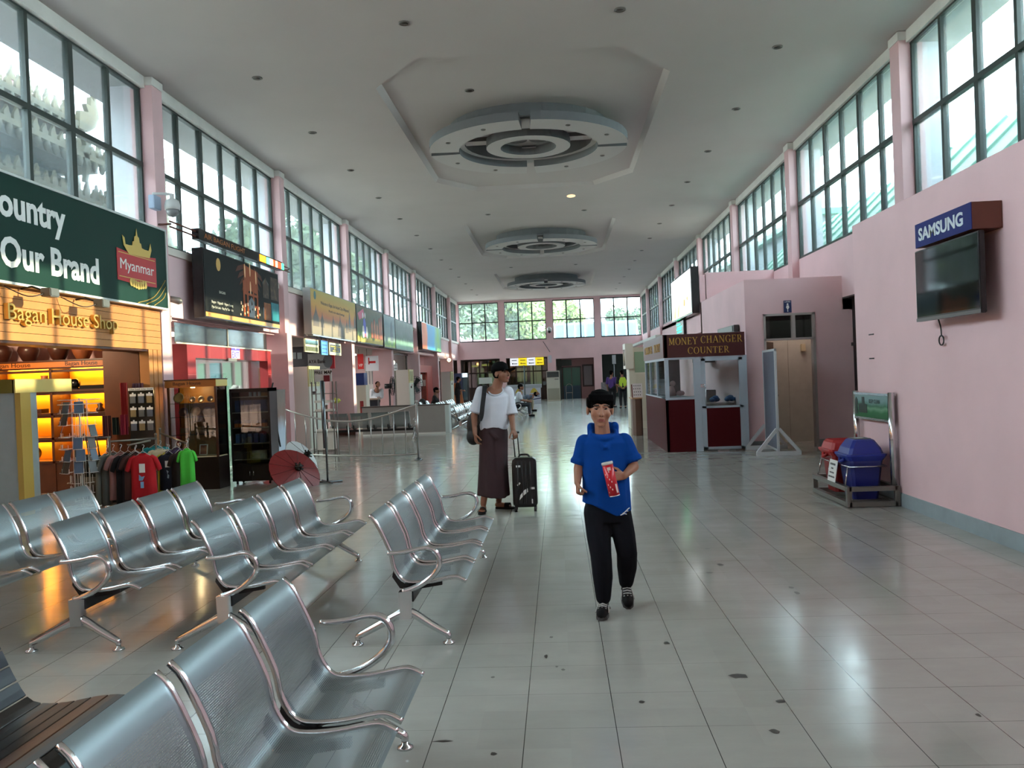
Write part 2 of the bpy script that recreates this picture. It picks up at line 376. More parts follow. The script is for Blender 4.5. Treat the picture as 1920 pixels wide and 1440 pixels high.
struct('wall_far_room', MB().box(-8, 7, 61, 61.2, 0, 3).box(-8, -7.8, YF+.3, 61, 0, 3).box(6.8, 7, YF+.3, 61, 0, 3).box(-8, 7, YF+.3, 61.2, 3, 3.15),
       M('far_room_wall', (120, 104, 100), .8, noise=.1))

# columns
mbl = MB()
for k, y in enumerate(COLS_ALL):
    c = MB(); c.box(XL-.2, XL+.15, y-.17, y+.17, 0 if y < 19 else 0, 6.42); c.box(XL-.55, XL-.19, y-.17, y+.17, 0, 2.78)
    struct('trim_column_left', c, pinkd)
    c = MB(); c.box(XL-.2, XL+.165, y-.185, y+.185, 6.4, 6.53); struct('trim_column_cap_left', c, white_p)
    if y > 1: struct('trim_fin_left', MB().box(XL-.55, XL-.2, y-.16, y+.16, 2.78, 6.42), M('white_outer_fin', (212, 214, 222), .8))
    z0 = 3.2 if y < 10.5 else (2.83 if y < 16 else (3.24 if y < 21 else 0))
    c = MB(); c.box(XR-.15, XR+.2, y-.17, y+.17, z0, 6.42); struct('trim_column_right', c, pinkd)
    c = MB(); c.box(XR-.165, XR+.2, y-.185, y+.185, 6.4, 6.53); struct('trim_column_cap_right', c, white_p)
    if y > 1: struct('trim_fin_right', MB().box(XR+.2, XR+.55, y-.16, y+.16, 2.78, 6.6), MATS['white_outer_fin'])

# clerestory windows: frame + panes, three sliding pairs over three
pane_m = glassy('dusty_window_glass', (232, 242, 242), .05, .04, .05, (170, 185, 190)); far_pane = glassy('added_haze_glass', (230, 240, 240), .05, .04, .055, (190, 205, 210))  # far panes carry an added haze that pales the view outside
WN = [0]
def side_window(x, ya, yb, face):
    WN[0] += 1
    w = thing('window_%d' % WN[0], 'window', 'window'); del w['label']; del w['category']; w['kind'] = 'structure'
    mb = MB(); n = 6; d = (yb-ya)/n; o = .03*face
    for k in range(n+1):
        t = .05 if k in (0, 6) else (.055 if k % 2 == 0 else .035); y = ya+d*k
        mb.box(x-.04, x+.04, max(ya, y-t), min(yb, y+t), ZS, 6.41)
    mb.box(x-.045, x+.045, ya, yb, 6.33, 6.41); mb.box(x-.045, x+.045, ya, yb, 5.115, 5.19); mb.box(x-.045, x+.045, ya, yb, ZS, ZS+.05)
    f = obj('window_frame', mb, frame_m, w)
    obj('window_panes', MB().box(x-.004, x+.004, ya+.05, yb-.05, ZS+.05, 6.33), pane_m, w)
for i in range(len(COLS_ALL)):
    ya = COLS_ALL[i]+.17; yb = (COLS_ALL[i+1] if i+1 < len(COLS_ALL) else YF+.0)-.17
    side_window(XL-.08, ya, yb, 1); side_window(XR+.06, ya, yb, -1)
for a, c in FAR:
    WN[0] += 1
    w = thing('window_%d' % WN[0], 'window', 'window'); del w['label']; del w['category']; w['kind'] = 'structure'
    mb = MB(); y = YF+.12; t = .04
    for k in range(4):
        xx = a+(c-a)*k/3; mb.box(max(a, xx-t), min(c, xx+t), y-.04, y+.04, 3.9, 6.42)
    for z in (3.9, 5.1, 6.35): mb.box(a, c, y-.042, y+.042, z, z+.07)
    obj('window_frame', mb, frame_m, w)
    obj('window_panes', MB().box(a+.03, c-.03, y-.004, y+.004, 3.95, 6.38), far_pane, w)
# eaves outside
ev = M('grey_eave_soffit', (158, 160, 160), .8, noise=.08)
struct('trim_eave_left', MB().box(XL-1.05, XL-.17, -6, YF+2, 6.42, 6.62), ev)
struct('trim_eave_right', MB().box(XR+.17, XR+.8, -6, YF+2, 6.36, 6.56), ev)

# ------------------------------------------------------------------ light: sky, low sun from the right
w = bpy.data.worlds.new('sky'); SC.world = w; w.use_nodes = True
bg = w.node_tree.nodes['Background']; bg.inputs[0].default_value = (.84, .92, 1.0, 1); bg.inputs[1].default_value = 13.5
sd = bpy.data.lights.new('sun', 'SUN'); so = bpy.data.objects.new('sun', sd); COL.objects.link(so)
sd.energy = 10; sd.color = (1, .80, .56); sd.angle = math.radians(.6)
so.rotation_euler = Vector((-1, -.16, -.262)).to_track_quat('-Z', 'Y').to_euler()
SC.view_settings.exposure = 0.66
c = SC.cycles
c.max_bounces = 10; c.diffuse_bounces = 5; c.glossy_bounces = 4; c.transparent_max_bounces = 16; c.transmission_bounces = 4
c.sample_clamp_indirect = 8; c.use_denoising = True; c.caustics_reflective = False; c.caustics_refractive = False
# ================================================================== steel waiting benches
chrome = M('polished_chrome', (205, 208, 210), .12, 1.)
steel_dk = M('dark_chrome', (120, 124, 128), .22, 1.)
black_pl = M('black_plastic', (18, 18, 20), .45)
seat_m = M('perforated_grey_steel', (150, 160, 164), .34, .85)
nt, b, N, L = nodes(seat_m)
uvn = N.new('ShaderNodeUVMap'); sp = N.new('ShaderNodeSeparateXYZ'); L.new(uvn.outputs[0], sp.inputs[0])
PIT = 150.
ux = _m('MULTIPLY', sp.outputs[0], PIT); uy = _m('MULTIPLY', sp.outputs[1], PIT)
row = _m('MODULO', _m('FLOOR', uy), 2.); fx = _m('SUBTRACT', _m('FRACT', _m('ADD', ux, _m('MULTIPLY', row, .5))), .5); fy = _m('SUBTRACT', _m('FRACT', uy), .5)
dd = _m('ADD', _m('MULTIPLY', fx, fx), _m('MULTIPLY', fy, fy)); hole = _m('LESS_THAN', dd, .075)
mar = _m('MULTIPLY', _m('GREATER_THAN', sp.outputs[0], .03), _m('LESS_THAN', sp.outputs[0], .435))
mar = _m('MULTIPLY', mar, _m('MULTIPLY', _m('GREATER_THAN', sp.outputs[1], .11), _m('LESS_THAN', sp.outputs[1], .83)))
hole = _m('MULTIPLY', hole, mar)
tr = N.new('ShaderNodeBsdfTransparent'); ms = N.new('ShaderNodeMixShader'); out = N['Material Output']
L.new(hole, ms.inputs[0]); L.new(b.outputs[0], ms.inputs[1]); L.new(tr.outputs[0], ms.inputs[2]); L.new(ms.outputs[0], out.inputs[0])

PROF = smooth_path([(-.222, 0, .757), (-.177, 0, .703), (-.107, 0, .545), (-.084, 0, .438), (-.036, 0, .362), (.03, 0, .343), (.145, 0, .35), (.268, 0, .372), (.31, 0, .366), (.352, 0, .344)], 3)
SW, SP, S0, BL = .47, .555, .092, 2.32
def make_bench(name, label, group, seats=4):
    t = thing(name, label, 'bench', (0, 0, 0), group)
    L_ = BL-(4-seats)*SP
    for k in range(seats):
        y0 = S0+k*SP; sh = MB(); vs, uv, fs = [], [], []; acc = 0; prev = None
        for p in PROF:
            if prev is not None: acc += (p-prev).length
            prev = p
            for j in range(3):
                yy = SW*j/2; vs.append((p.x, y0+yy, p.z)); uv.append((yy, acc))
        n = len(PROF)
        for i in range(n-1):
            for j in range(2): fs.append((i*3+j, i*3+j+1, i*3+j+4, i*3+j+3))
        sh.add(vs, fs, True, 0, uv)
        seat = obj('seat', sh, seat_m, t)
        for yy in (y0, y0+SW):
            obj('edge_trim', MB().tube([(p.x, yy, p.z-.002) for p in PROF], .0105, 6, flat=1.3), chrome, seat, 'chrome edge tube')
        ring = [(-.092, .43), (-.05, .362), (.03, .325), (.2, .345), (.2, .315), (.03, .29), (-.06, .3), (-.105, .37)]
        for yy in (y0+.035, y0+SW-.06): obj('bracket', MB().prism([(x, yy, z) for x, z in ring], (0, .025, 0)), black_pl, t)
    obj('beam', MB().box(-.04, .04, .02, L_-.02, .245, .305), black_pl, t)
    for yy in (0, L_):
        lg = MB()
        lg.prism([(-.034, yy-.03, .155), (.034, yy-.03, .155), (.036, yy-.03, .32), (-.04, yy-.03, .315)], (0, .06, 0))
        for s, ex in ((-1, -.3), (1, .245)):
            pts = smooth_path([(0, yy, .195), (.05*s, yy, .175), (ex*.55, yy, .118), (ex*.86, yy, .072), (ex*.985, yy, .052), (ex, yy, .03)], 4)
            lg.tube(pts, [.03-.014*i/(len(pts)-1) for i in range(len(pts))], 8)
            lg.lathe([(.013, .04), (.015, .018), (.034, .01), (.036, 0)], (ex, yy, 0), 12)
        obj('leg', lg, chrome, t)
        am = MB(); ap = smooth_path([(-.1, yy, .541), (-.04, yy, .543), (.04, yy, .553), (.11, yy, .566), (.165, yy, .56), (.2, yy, .52), (.203, yy, .46), (.17, yy, .41), (.11, yy, .362), (.04, yy, .328), (-.02, yy, .312)], 4)
        am.tube(ap, [.0135 if i < 14 else .017 for i in range(len(ap))], 8)
        obj('armrest', am, chrome, t)
    return t
G1 = 'perforated steel waiting benches in the foreground'
BENCH = make_bench('waiting_bench', 'grey perforated steel bench standing alone right of the others, beside the walking child', G1)
BENCH.location = (-.95, 4.94, 0)
for x, y, lb in ((-2.05, 4.94, 'grey perforated steel bench third from the left, before the red paper umbrella'),
                 (-2.965, 4.95, 'grey perforated steel bench in front of the hanging red t-shirt'),
                 (-3.96, 4.95, 'grey perforated steel bench cut by the left edge of the photo'),
                 (-.955, 1.216, 'nearest grey perforated steel bench with its seats filling the lower left corner')):
    dup(BENCH, (x, y, 0), 0, lb)
G2 = 'steel benches of the middle of the hall'
for i, (x, y) in enumerate(((-1.62, 31.0), (-1.62, 33.7), (-1.62, 36.4), (-2.95, 24.9), (-2.95, 27.6), (-2.95, 30.3), (-4.1, 26.4), (-4.1, 29.1), (-4.1, 31.8), (-5.0, 31.0))):
    dup(BENCH, (x, y, 0), 0, 'small distant grey steel bench among the rows around the grey counter end', G2)
dup(BENCH, (-3.9, 22.4, 0), PI/2, 'steel bench behind the curved railing, left of the grey counter', G2)

# slatted wooden bench in the lower left corner
wood_sl = M('dark_brown_slat_wood', (38, 34, 32), .35, noise=.25, nscale=14)
wood_rd = M('reddish_slat_wood', (82, 52, 36), .35, noise=.2, nscale=14)
navy_sl = M('navy_lacquered_slat', (18, 22, 34), .3, noise=.1)
t = thing('slatted_bench', 'dark slatted wooden bench in the lower left corner beside the nearest steel seats', 'bench', (-1.95, 2.2, 0))
pr = smooth_path([(-2.44, 0, .98), (-2.31, 0, .79), (-2.205, 0, .61), (-2.14, 0, .47), (-2.075, 0, .38), (-1.95, 0, .372), (-1.82, 0, .393), (-1.71, 0, .398), (-1.645, 0, .365)], 5)
acc = [0]
for i in range(1, len(pr)): acc.append(acc[-1]+(pr[i]-pr[i-1]).length)
def along(s):
    for i in range(1, len(pr)):
        if acc[i] >= s: f = (s-acc[i-1])/(acc[i]-acc[i-1]); return pr[i-1].lerp(pr[i], f), (pr[i]-pr[i-1]).normalized()
    return pr[-1], (pr[-1]-pr[-2]).normalized()
ns = 17; wd = acc[-1]/ns; YE = 3.14
for k in range(ns):
    rg = []
    for s in (k*wd+.003, (k+.5)*wd, (k+1)*wd-.003):
        p, d = along(s); n = Vector((-d.z, 0, d.x)); rg.append((p, n))
    mb = MB(); ring = [p for p, n in rg]+[p-n*.016 for p, n in reversed(rg)]
    mb.prism([(p.x, 1.25, p.z) for p in ring], (0, YE-1.25, 0))
    obj('slat', mb, wood_rd if k in (14,) else (navy_sl if k < 10 else wood_sl), t, 'navy slat of the backrest' if k < 10 else ('reddish brown slat' if k == 14 else None), bev=.002, bseg=1)
for y in (1.6, 2.9):
    mb = MB(); mb.tube([(p.x, y, p.z-.03) for p in pr], .014, 6)
    mb.tube([(-1.75, y, .37), (-1.72, y, .2), (-1.66, y, .0)], .018, 6); mb.tube([(-2.1, y, .36), (-2.2, y, .2), (-2.26, y, 0)], .018, 6)
    obj('frame', mb, steel_dk, t)
obj('front_rail', MB().box(-1.70, -1.665, 1.3, YE-.1, .3, .36), M('bluish_steel_rail', (110, 130, 138), .3, .9), t, 'bluish metal rail under the front edge')
# ================================================================== left side: shop
honey = M('honey_wood_cladding', (188, 124, 66), .5, noise=.12, nscale=2)
nt, b, N, L = nodes(honey)
dkwood = M('dark_brown_wood', (72, 38, 22), .4, noise=.2, nscale=5)
black_m = M('black_gloss', (16, 15, 16), .25)
gold_m = M('gold_leaf', (205, 168, 88), .35, .55)
whitem = M('white_paint', (232, 232, 228), .5)
green_b = M('dark_green_board', (14, 50, 42), .55, spec=.2)
PX = -6.25
# facade: planks over the opening and pilaster on its right
mb = MB(); F = FL((PX, 0, 0))
for k in range(7):
    z0 = 2.2+k*.098; mb.fbox(F, -6, 13.02, z0+.003, z0+.095, -.14, 0)
struct('trim_shop_fascia', mb, honey)
mb = MB()
for k in range(6): mb.fbox(F, 12.6+k*.072, 12.6+(k+1)*.072-.006, 0, 2.2, -.16, -.006*(k % 2))
struct('trim_shop_pilaster', mb, honey)
struct('trim_shop_soffit', MB().box(-6.6, PX-.01, -6, 12.6, 2.17, 2.199), dkwood)
struct('trim_shop_jamb', MB().box(-6.98, -6.4, 12.6, 12.66, 0, 2.2), M('shop_jamb_wood', (96, 50, 26), .45, noise=.15, nscale=4))
struct('wall_shop_end', MB().box(-11, -6.55, 13.62, 13.75, 0, 2.78), pink)
struct('wall_shop_rear', MB().box(-11.1, -11, -6, 13.75, 0, 2.78), pink)
struct('ceiling_shop', MB().box(-11, -6.4, -6, 13.75, 2.7, 2.8), ceil_m)
# raised name on the fascia
F = FL((PX+.004, 0, 0)); ya, yb = at(6, 583, X=PX).y, at(214, 614, X=PX).y
t = thing('shop_name_lettering', 'raised golden letters Bagan House Shop on the honey wood fascia', 'lettering', (PX, (ya+yb)/2, 2.4))
_w = MB(); ws = [_w.width(k) for k in ('Bagan', 'House', 'Shop')]; wt = _w.width('Bagan House Shop'); sp_ = (wt-sum(ws))/2; k_ = (yb-ya)/wt; x_ = ya
for wd_, ww in zip(('Bagan', 'House', 'Shop'), ws):
    lo_ = wd_ in ('Bagan', 'Shop'); obj('word', MB().text(wd_, F, x_+ww*k_/2, 2.50 if lo_ else 2.528, ww*k_, .245 if lo_ else .19, 0, .055), gold_m, t); x_ += (ww+sp_)*k_
# big green board
t = thing('billboard', 'large dark green billboard with white Our Brand words above the shop', 'billboard', (-6.2, 9, 2.85))
BX = -6.15; F = FL((BX, 0, 0)); yr = at(311, 500, X=BX).y
obj('panel', MB().fbox(F, 4.0, yr, 2.86, 4.08, -.07, 0), green_b, t)
mb = MB(); mb.fbox(F, 4.0, yr+.03, 4.08, 4.11, -.08, .012); mb.fbox(F, 4.0, yr+.03, 2.83, 2.86, -.08, .012); mb.fbox(F, yr, yr+.03, 2.86, 4.08, -.08, .012)
obj('frame', mb, M('pale_metal_edge', (200, 204, 200), .4), t)
mb = MB(); y1, y0 = at(122, 410, X=BX).y, at(-4, 385, X=BX).y; wd = (y1-y0)/.80
zt, zb = at(73, 370, X=BX).z, at(109, 450, X=BX).z
mb.text('Country', F, y1-wd/2, (zt+zb)/2, wd, zt-zb, .002, .004, .03)
y1, y0 = at(185, 512, X=BX).y, at(0, 475, X=BX).y; zb, zt = at(84.6, 515, X=BX).z, at(84.6, 460, X=BX).z
mb.text('Our Brand', F, (y0+y1)/2, (zt+zb)/2, y1-y0, zt-zb, .002, .004, .03)
obj('lettering', mb, whitem, t, 'bold white words')
ly0, ly1 = at(219, 500, X=BX).y, at(292, 510, X=BX).y; lz0, lz1 = at(255, 531, X=BX).z, at(255, 474, X=BX).z; lm = (ly0+ly1)/2; lw = ly1-ly0
mb = MB(); mb.poly(F, [(ly0, lz1), (lm-lw*.2, lz1-.03), (lm+lw*.2, lz1-.03), (ly1, lz1), (ly1, lz0), (lm, lz0-.02), (ly0, lz0)], .002, .006)
logo = obj('emblem', mb, M('emblem_red', (190, 36, 44), .4), t, 'red emblem with golden boat')
mb = MB(); mb.text('Myanmar', F, lm, (lz0+lz1)/2-.01, lw*.86, .2, .008, .004, .0); obj('word', mb, whitem, logo)
mb = MB(); h = lw*.36
mb.poly(F, [(lm-h*.92, lz1+.06), (lm-h, lz1+.2), (lm-h*.85, lz1+.17), (lm-h*.8, lz1+.08), (lm-h*.55, lz1+.08), (lm-h*.34, lz1+.09), (lm-h*.3, lz1+.15), (lm-h*.2, lz1+.16), (lm-h*.16, lz1+.23), (lm-h*.06, lz1+.25), (lm, lz1+.36), (lm+h*.06, lz1+.25), (lm+h*.16, lz1+.23), (lm+h*.2, lz1+.16), (lm+h*.3, lz1+.15), (lm+h*.34, lz1+.09), (lm+h*.55, lz1+.08), (lm+h*.85, lz1+.08), (lm+h, lz1+.2), (lm+h*1.06, lz1+.1), (lm+h*.9, lz1-.03), (lm-h*.6, lz1-.05)], .008, .006)
for k in range(7): mb.disc(F, lm+(k-3)*.068, lz0+.0-.03*(1-abs(k-3)/3), .05, .06, .009, .006)
for zz in (lz1-.06, lz0+.05): mb.rect(F, ly0+.04, ly1-.04, zz, zz+.012, .008)
obj('gold_boat', mb, M('emblem_gold', (214, 180, 96), .4, .3), logo)
mb = MB()
for k in range(3): mb.tube(smooth_path([F.p(yr-.95+.25*k, 2.87, .004), F.p(yr-.45+.15*k, 3.0, .004), F.p(yr-.05, 3.3-.1*k, .004)], 5), .007, 5)
obj('gold_lines', mb, gold_m, t)
spots = 'small floodlights over the wooden fascia'
for px, py, lb in ((93, 549, 'small grey floodlight under the green board, above House'), (190, 569, 'small grey floodlight under the green board, above Shop')):
    p = at(px, py, X=PX+.35); t = thing('floodlight', lb, 'light', p, spots)
    obj('housing', MB().box(p.x-.06, p.x+.07, p.y-.09, p.y+.09, p.z-.05, p.z+.05), M('grey_metal', (120, 120, 116), .4, .6), t, bev=.01)
    obj('arm', MB().tube([p, p+Vector((-.2, -.02, .08)), p+Vector((-.33, -.02, .06))], .012, 6), black_pl, t)
    obj('cable', MB().tube(smooth_path([p+Vector((0, -.05, 0)), p+Vector((-.1, -.25, -.06)), p+Vector((-.3, -.4, .06))], 5), .007, 5), black_pl, t)

# ---- lit shelving across the end of the shop
t = thing('display_shelving', 'dark wooden shelving with glowing yellow and orange back panels inside the shop', 'shelving', (-8.5, 13.1, 0))
SY = 12.95; F = FC((0, SY, 0)); glow_b = M('yellow_back_panel', (246, 178, 58), .6)
xs = [-11, -10.15, -9.1, -8.04, -6.99]; zs = [.50, .875, 1.262, 1.626, 1.985]
mb = MB()
for x in xs: mb.fbox(F, x-.022, x+.022, 0, 2.1, -.5, 0)
for z in zs[:-1]: mb.fbox(F, -11, -6.97, z-.03, z+.008, -.5, 0)
mb.fbox(F, -11, -6.97, 1.975, 1.995, -.5, -.01); mb.fbox(F, -11, -6.97, 2.085, 2.11, -.5, .03); mb.fbox(F, -11, -6.97, 0, .47, -.45, -.02)
obj('frame', mb, dkwood, t)
mb = MB()
for z in zs[1:]: mb.fbox(F, -11, -6.97, z-.068, z-.03, -.05, -.02)
obj('valance', mb, dkwood, t)
obj('back_panel', MB().fbox(F, -11, -6.97, .5, 2.0, -.52, -.5), glow_b, t, 'glowing yellow back')
obj('sign_band', MB().fbox(F, -11, -6.97, 1.995, 2.085, -.02, .012), M('orange_wood_band', (196, 112, 44), .45), t)
mb = MB()
for x0, x1 in ((at(-14, 687, Y=SY).x, at(58, 687, Y=SY).x), (at(123, 680, Y=SY).x, at(183, 678, Y=SY).x)): mb.text('Bagan House', F, (x0+x1)/2, 2.038, x1-x0, .088, .014, .004)
obj('lettering', mb, dkwood, t, 'dark words on the band')
strip_m = M('warm_light_strip', (255, 180, 80), .5, emit=(255, 172, 60), estr=48)
mb = MB()
for i in range(len(xs)-1):
    for k, z in enumerate(zs[1:]): mb.fbox(F, xs[i]+.1, xs[i+1]-.04, z-.045, z-.032, -.44, -.41)
obj('light_strip', mb, strip_m, t, 'warm glowing strips under the shelves')
clay = M('dark_glazed_clay', (70, 36, 26), .3, noise=.2)
pg = 'clay jars on top of the lit shelving'
for px, lb, mt in ((2, 'dark clay jar at the left edge of the photo on top of the shelving', clay), (54, 'dark glossy clay jar with a lid rim above the left shop band', clay),
                   (110, 'dark glossy clay jar third from the left on the shelving top', clay), (155, 'lighter brown clay bowl at the right end of the jar row', M('light_clay', (150, 84, 48), .5))):
    x = at(px, 665, Y=13.2).x; p = (x, 13.2, 2.11)
    solo('clay_jar', MB().lathe([(.07, 0), (.1, .02), (.14, .1), (.165, .18), (.15, .24), (.1, .27), (.085, .285), (.11, .30), (.1, .3), (.06, .26)], p, 18), mt, lb, 'jar', pg)
gb = 'small goods on the lit shelves'
def shelf_item(kind, x, z, mb, mt, lb): solo(kind, mb, mt, lb, 'souvenir', gb)
x = at(137, 717, Y=13.1).x; z = 1.635
shelf_item('black_helmet_ornament', x, z, MB().ball((x, 13.15, z+.09), .085, 14, (1, .9, 1)).box(x-.1, x+.11, 13.02, 13.3, z, z+.02), black_m, 'black rounded ornament on the top right lit shelf')
x0 = at(108, 725, Y=13.1).x; x1 = at(210, 722, Y=13.1).x
shelf_item('folded_cloth', x, z, MB().box(x0, x-.12, 13.05, 13.35, z, z+.045).box(x+.13, x1, 13.05, 13.35, z, z+.06), M('black_cloth', (22, 18, 18), .9), 'black folded cloth lying on the top right lit shelf')
x = at(84, 722, Y=13.1).x
shelf_item('vase', x, z, MB().lathe([(.04, 0), (.075, .06), (.08, .12), (.05, .2), (.06, .24)], (x, 13.1, z), 14), M('terracotta', (170, 96, 40), .5), 'small terracotta vase beside the shelf divider')
for px, lb in ((72, 'dark lacquer box on the second lit shelf, left column'),):
    x = at(px, 770, Y=13.1).x; shelf_item('lacquer_box', x, 1.27, MB().box(x-.08, x+.08, 13.05, 13.25, 1.27, 1.34), dkwood, lb)
for px, py, z, lb in ((155, 763, 1.27, 'small dark figure on the second lit shelf behind the postcards'), (188, 762, 1.27, 'round dark ornament at the right end of the second lit shelf'), (60, 868, .508, 'pale figure glowing on the lowest lit shelf')):
    x = at(px, py, Y=13.1).x; shelf_item('figurine', x, z, MB().lathe([(.06, 0), (.07, .03), (.035, .07), (.045, .11), (.02, .14)], (x, 13.1, z), 12), dkwood if 'dark' in lb else M('pale_brass', (220, 190, 120), .4), lb)
x = at(60, 850, Y=13.1).x; shelf_item('brass_dish', x, .6, MB().lathe([(.0, 0), (.1, .01), (.105, .02), (.0, .015)], (x, 13.2, .62), 18, (0.1, -1, .2)), M('brass', (190, 140, 60), .3, .8), 'round brass dish propped on the lowest lit shelf')

t = thing('shop_spotlight', 'warm spot lamp on the shop ceiling before the lit shelving', 'light', (-8.2, 11.2, 2.6), None)
obj('can', MB().lathe([(.05, 0), (.06, .1), (.0, .1)], (-8.2, 11.2, 2.6), 12), black_m, t); obj('lens', MB().lathe([(.045, 0), (.0, .005)], (-8.2, 11.2, 2.602), 12), MATS.get('warm_spot') or M('warm_spot', (255, 210, 150), .5, emit=(255, 205, 140), estr=12), t)
ld = bpy.data.lights.new('shop_spotlight', 'AREA'); ld.energy = 45; ld.size = .4; ld.color = (1, .74, .46); lo = bpy.data.objects.new('shop_spot_light', ld); COL.objects.link(lo); lo.location = (-8.2, 11.2, 2.58); lo.rotation_euler = (math.radians(50), 0, 0)
# ---- grey cabinet cut by the left edge
t = thing('display_cabinet', 'pale grey cabinet with yellow edges cut by the left edge of the photo', 'cabinet', (-6.5, 10.6, 0))
CY = 10.6; x1 = at(33, 850, Y=CY).x; zt = at(50, 710, Y=CY).z; zb = at(50, 736, Y=CY).z; F = FC((0, CY, 0))
yb2 = CY+.75
obj('body', MB().box(x1-1.1, x1, CY, yb2-.3, 0, zb), M('pale_grey_laminate', (168, 180, 180), .4, noise=.04), t)
obj('top_box', MB().box(x1-1.1, x1, CY-.02, CY+.1, zb, zt), M('olive_laminate', (128, 112, 42), .5), t, 'olive front of the top box')
yel = M('yellow_laminate', (226, 200, 120), .5)
obj('top_side', MB().box(x1-.02, x1+.02, CY-.02, CY+1.25, zb, zt), yel, t, 'pale yellow side')
obj('edge_post', MB().box(x1, x1+.075, CY-.01, CY+.2, 0, zb), M('ochre_edge', (206, 170, 84), .5), t, 'ochre vertical edge')

# ---- glass cabinet with plates
t = thing('display_cabinet', 'brown glass cabinet of plates with a Bagan House band', 'cabinet', (-5.69, 13.0, 0))
CY = 12.80; F = FC((0, CY, 0)); a0, a1 = -6.085, -5.305; dp = .42
amber = M('amber_laminate', (150, 100, 34), .5, noise=.08); brn = M('brown_band', (150, 92, 42), .45); glass = glassy('cabinet_glass', (240, 246, 244), .06, .02)
obj('base', MB().fbox(F, a0, a1, 0, .5, -dp, 0), M('black_brown_base', (30, 20, 18), .3), t)
obj('back', MB().fbox(F, a0, a1, .5, 1.6, -dp, -dp+.02), amber, t)
mb = MB()
for x in (a0, a1-.03): mb.fbox(F, x, x+.03, .5, 1.6, -.03, 0)
for x in (a0, a1-.02): mb.fbox(F, x, x+.02, .5, 1.6, -dp, -dp+.02)
obj('frame', mb, dkwood, t)
obj('head_band', MB().fbox(F, a0-.02, a1+.005, 1.595, 1.7, -dp-.01, .02), brn, t)
obj('cornice', MB().fbox(F, a0-.03, a1+.015, 1.7, 1.72, -dp-.02, .03), dkwood, t)
obj('band_end', MB().fbox(F, a1+.004, a1+.012, 1.6, 1.7, -dp-.005, .018), yel, t, 'pale yellow end of the band')
obj('lettering', MB().text('Bagan House', F, a0+.33, 1.648, .44, .07, .021, .004), dkwood, t)
obj('bottom_shelf', MB().fbox(F, a0+.02, a1-.02, .5, .515, -dp+.02, -.01), M('cream_shelf', (214, 196, 160), .5), t)
for z in (.853, 1.13, 1.346):
    obj('shelf', MB().fbox(F, a0+.03, a1-.03, z-.006, z, -dp+.03, -.03), M('shelf_glass_edge', (60, 70, 60), .15), t)
obj('pane', MB().fbox(F, a0+.03, a1-.03, .52, 1.59, -.012, -.008), glass, t, 'glass front')
obj('side_pane', MB().fbox(F, a1-.012, a1-.008, .52, 1.59, -dp+.02, -.03), glassy('smoky_glass', (120, 116, 96), .1, .05), t, 'smoky glass side')
obj('spot', MB().lathe([(.035, 0), (.03, -.012), (0, -.012)], (a0+.36, CY+.12, 1.594), 12), M('warm_spot', (255, 210, 150), .5, emit=(255, 205, 140), estr=12), t, 'warm recessed spot')
ld = bpy.data.lights.new('cabinet_spot', 'POINT'); ld.energy = 3; ld.color = (1, .7, .36); ld.shadow_soft_size = .03
lo = bpy.data.objects.new('cabinet_spot', ld); COL.objects.link(lo); lo.location = (a0+.36, CY+.14, 1.56)
def plate(px, py, z, r, mt, lb, tilt=.35):
    x = at(px, py, Y=CY+.2).x
    solo('souvenir_plate', MB().lathe([(0, 0), (r*.7, .006), (r, .02), (r*.98, .028), (r*.68, .012), (0, .008)], (x, CY+.22, z+r*.95), 20, (0, -1, tilt)), mt, lb, 'plate', 'round souvenir plates in the brown glass cabinet')
pl1, pl2, pl3 = M('grey_lacquer', (92, 88, 72), .35), M('dark_silver', (84, 70, 64), .3, .6), M('copper_plate', (226, 170, 130), .35, .3)
plate(335, 748, 1.346, .085, pl1, 'large grey plate at the left of the top cabinet shelf')
plate(361, 749, 1.346, .05, pl2, 'small silver plate second from the left on the top cabinet shelf')
plate(377, 749, 1.346, .052, pl2, 'small silver plate third from the left on the top cabinet shelf')
plate(394, 749, 1.346, .05, M('dark_lacquer', (50, 40, 44), .3), 'small dark plate at the right of the top cabinet shelf')
plate(344, 774, 1.13, .075, M('purple_lacquer', (86, 70, 82), .35), 'purple grey plate at the left of the second cabinet shelf')
plate(367, 773, 1.13, .078, pl3, 'bright copper plate in the middle of the second cabinet shelf')
plate(389, 773, 1.13, .075, M('brown_plate', (130, 92, 70), .4), 'brown plate at the right of the second cabinet shelf')
def picture(px, z, w, h, mt, lb, fm):
    x = at(px, 800, Y=CY+.2).x; F2 = Fr((x, CY+.2, z), (1, 0, 0), (0, .2, 1)); t = thing('picture_frame', lb, 'picture', (x, CY+.2, z), 'framed pictures in the brown glass cabinet')
    obj('frame', MB().fbox(F2, -w/2, w/2, 0, h, -.015, 0), fm, t); obj('picture', MB().fbox(F2, -w/2+.015, w/2-.015, .015, h-.015, 0, .003), mt, t)
pm = ramp_mat('small_print', 'X', [(0, (90, 110, 90)), (.4, (150, 120, 90)), (.7, (80, 70, 66)), (1, (150, 150, 120))], -.1, .1, .4, .6, 30)
picture(345, .86, .15, .11, pm, 'small framed picture at the left of the third cabinet shelf', brn)
picture(374, .86, .155, .12, pm, 'dark framed picture in the middle of the third cabinet shelf', dkwood)
picture(396, .86, .15, .12, pm, 'small framed picture at the right of the third cabinet shelf', black_m)
picture(379, .52, .13, .17, ramp_mat('red_print', 'Z', [(0, (120, 40, 30)), (.5, (190, 120, 80)), (1, (90, 40, 30))], 0, .17, .4, .5, 30), 'upright red picture on the cabinet floor', whitem)

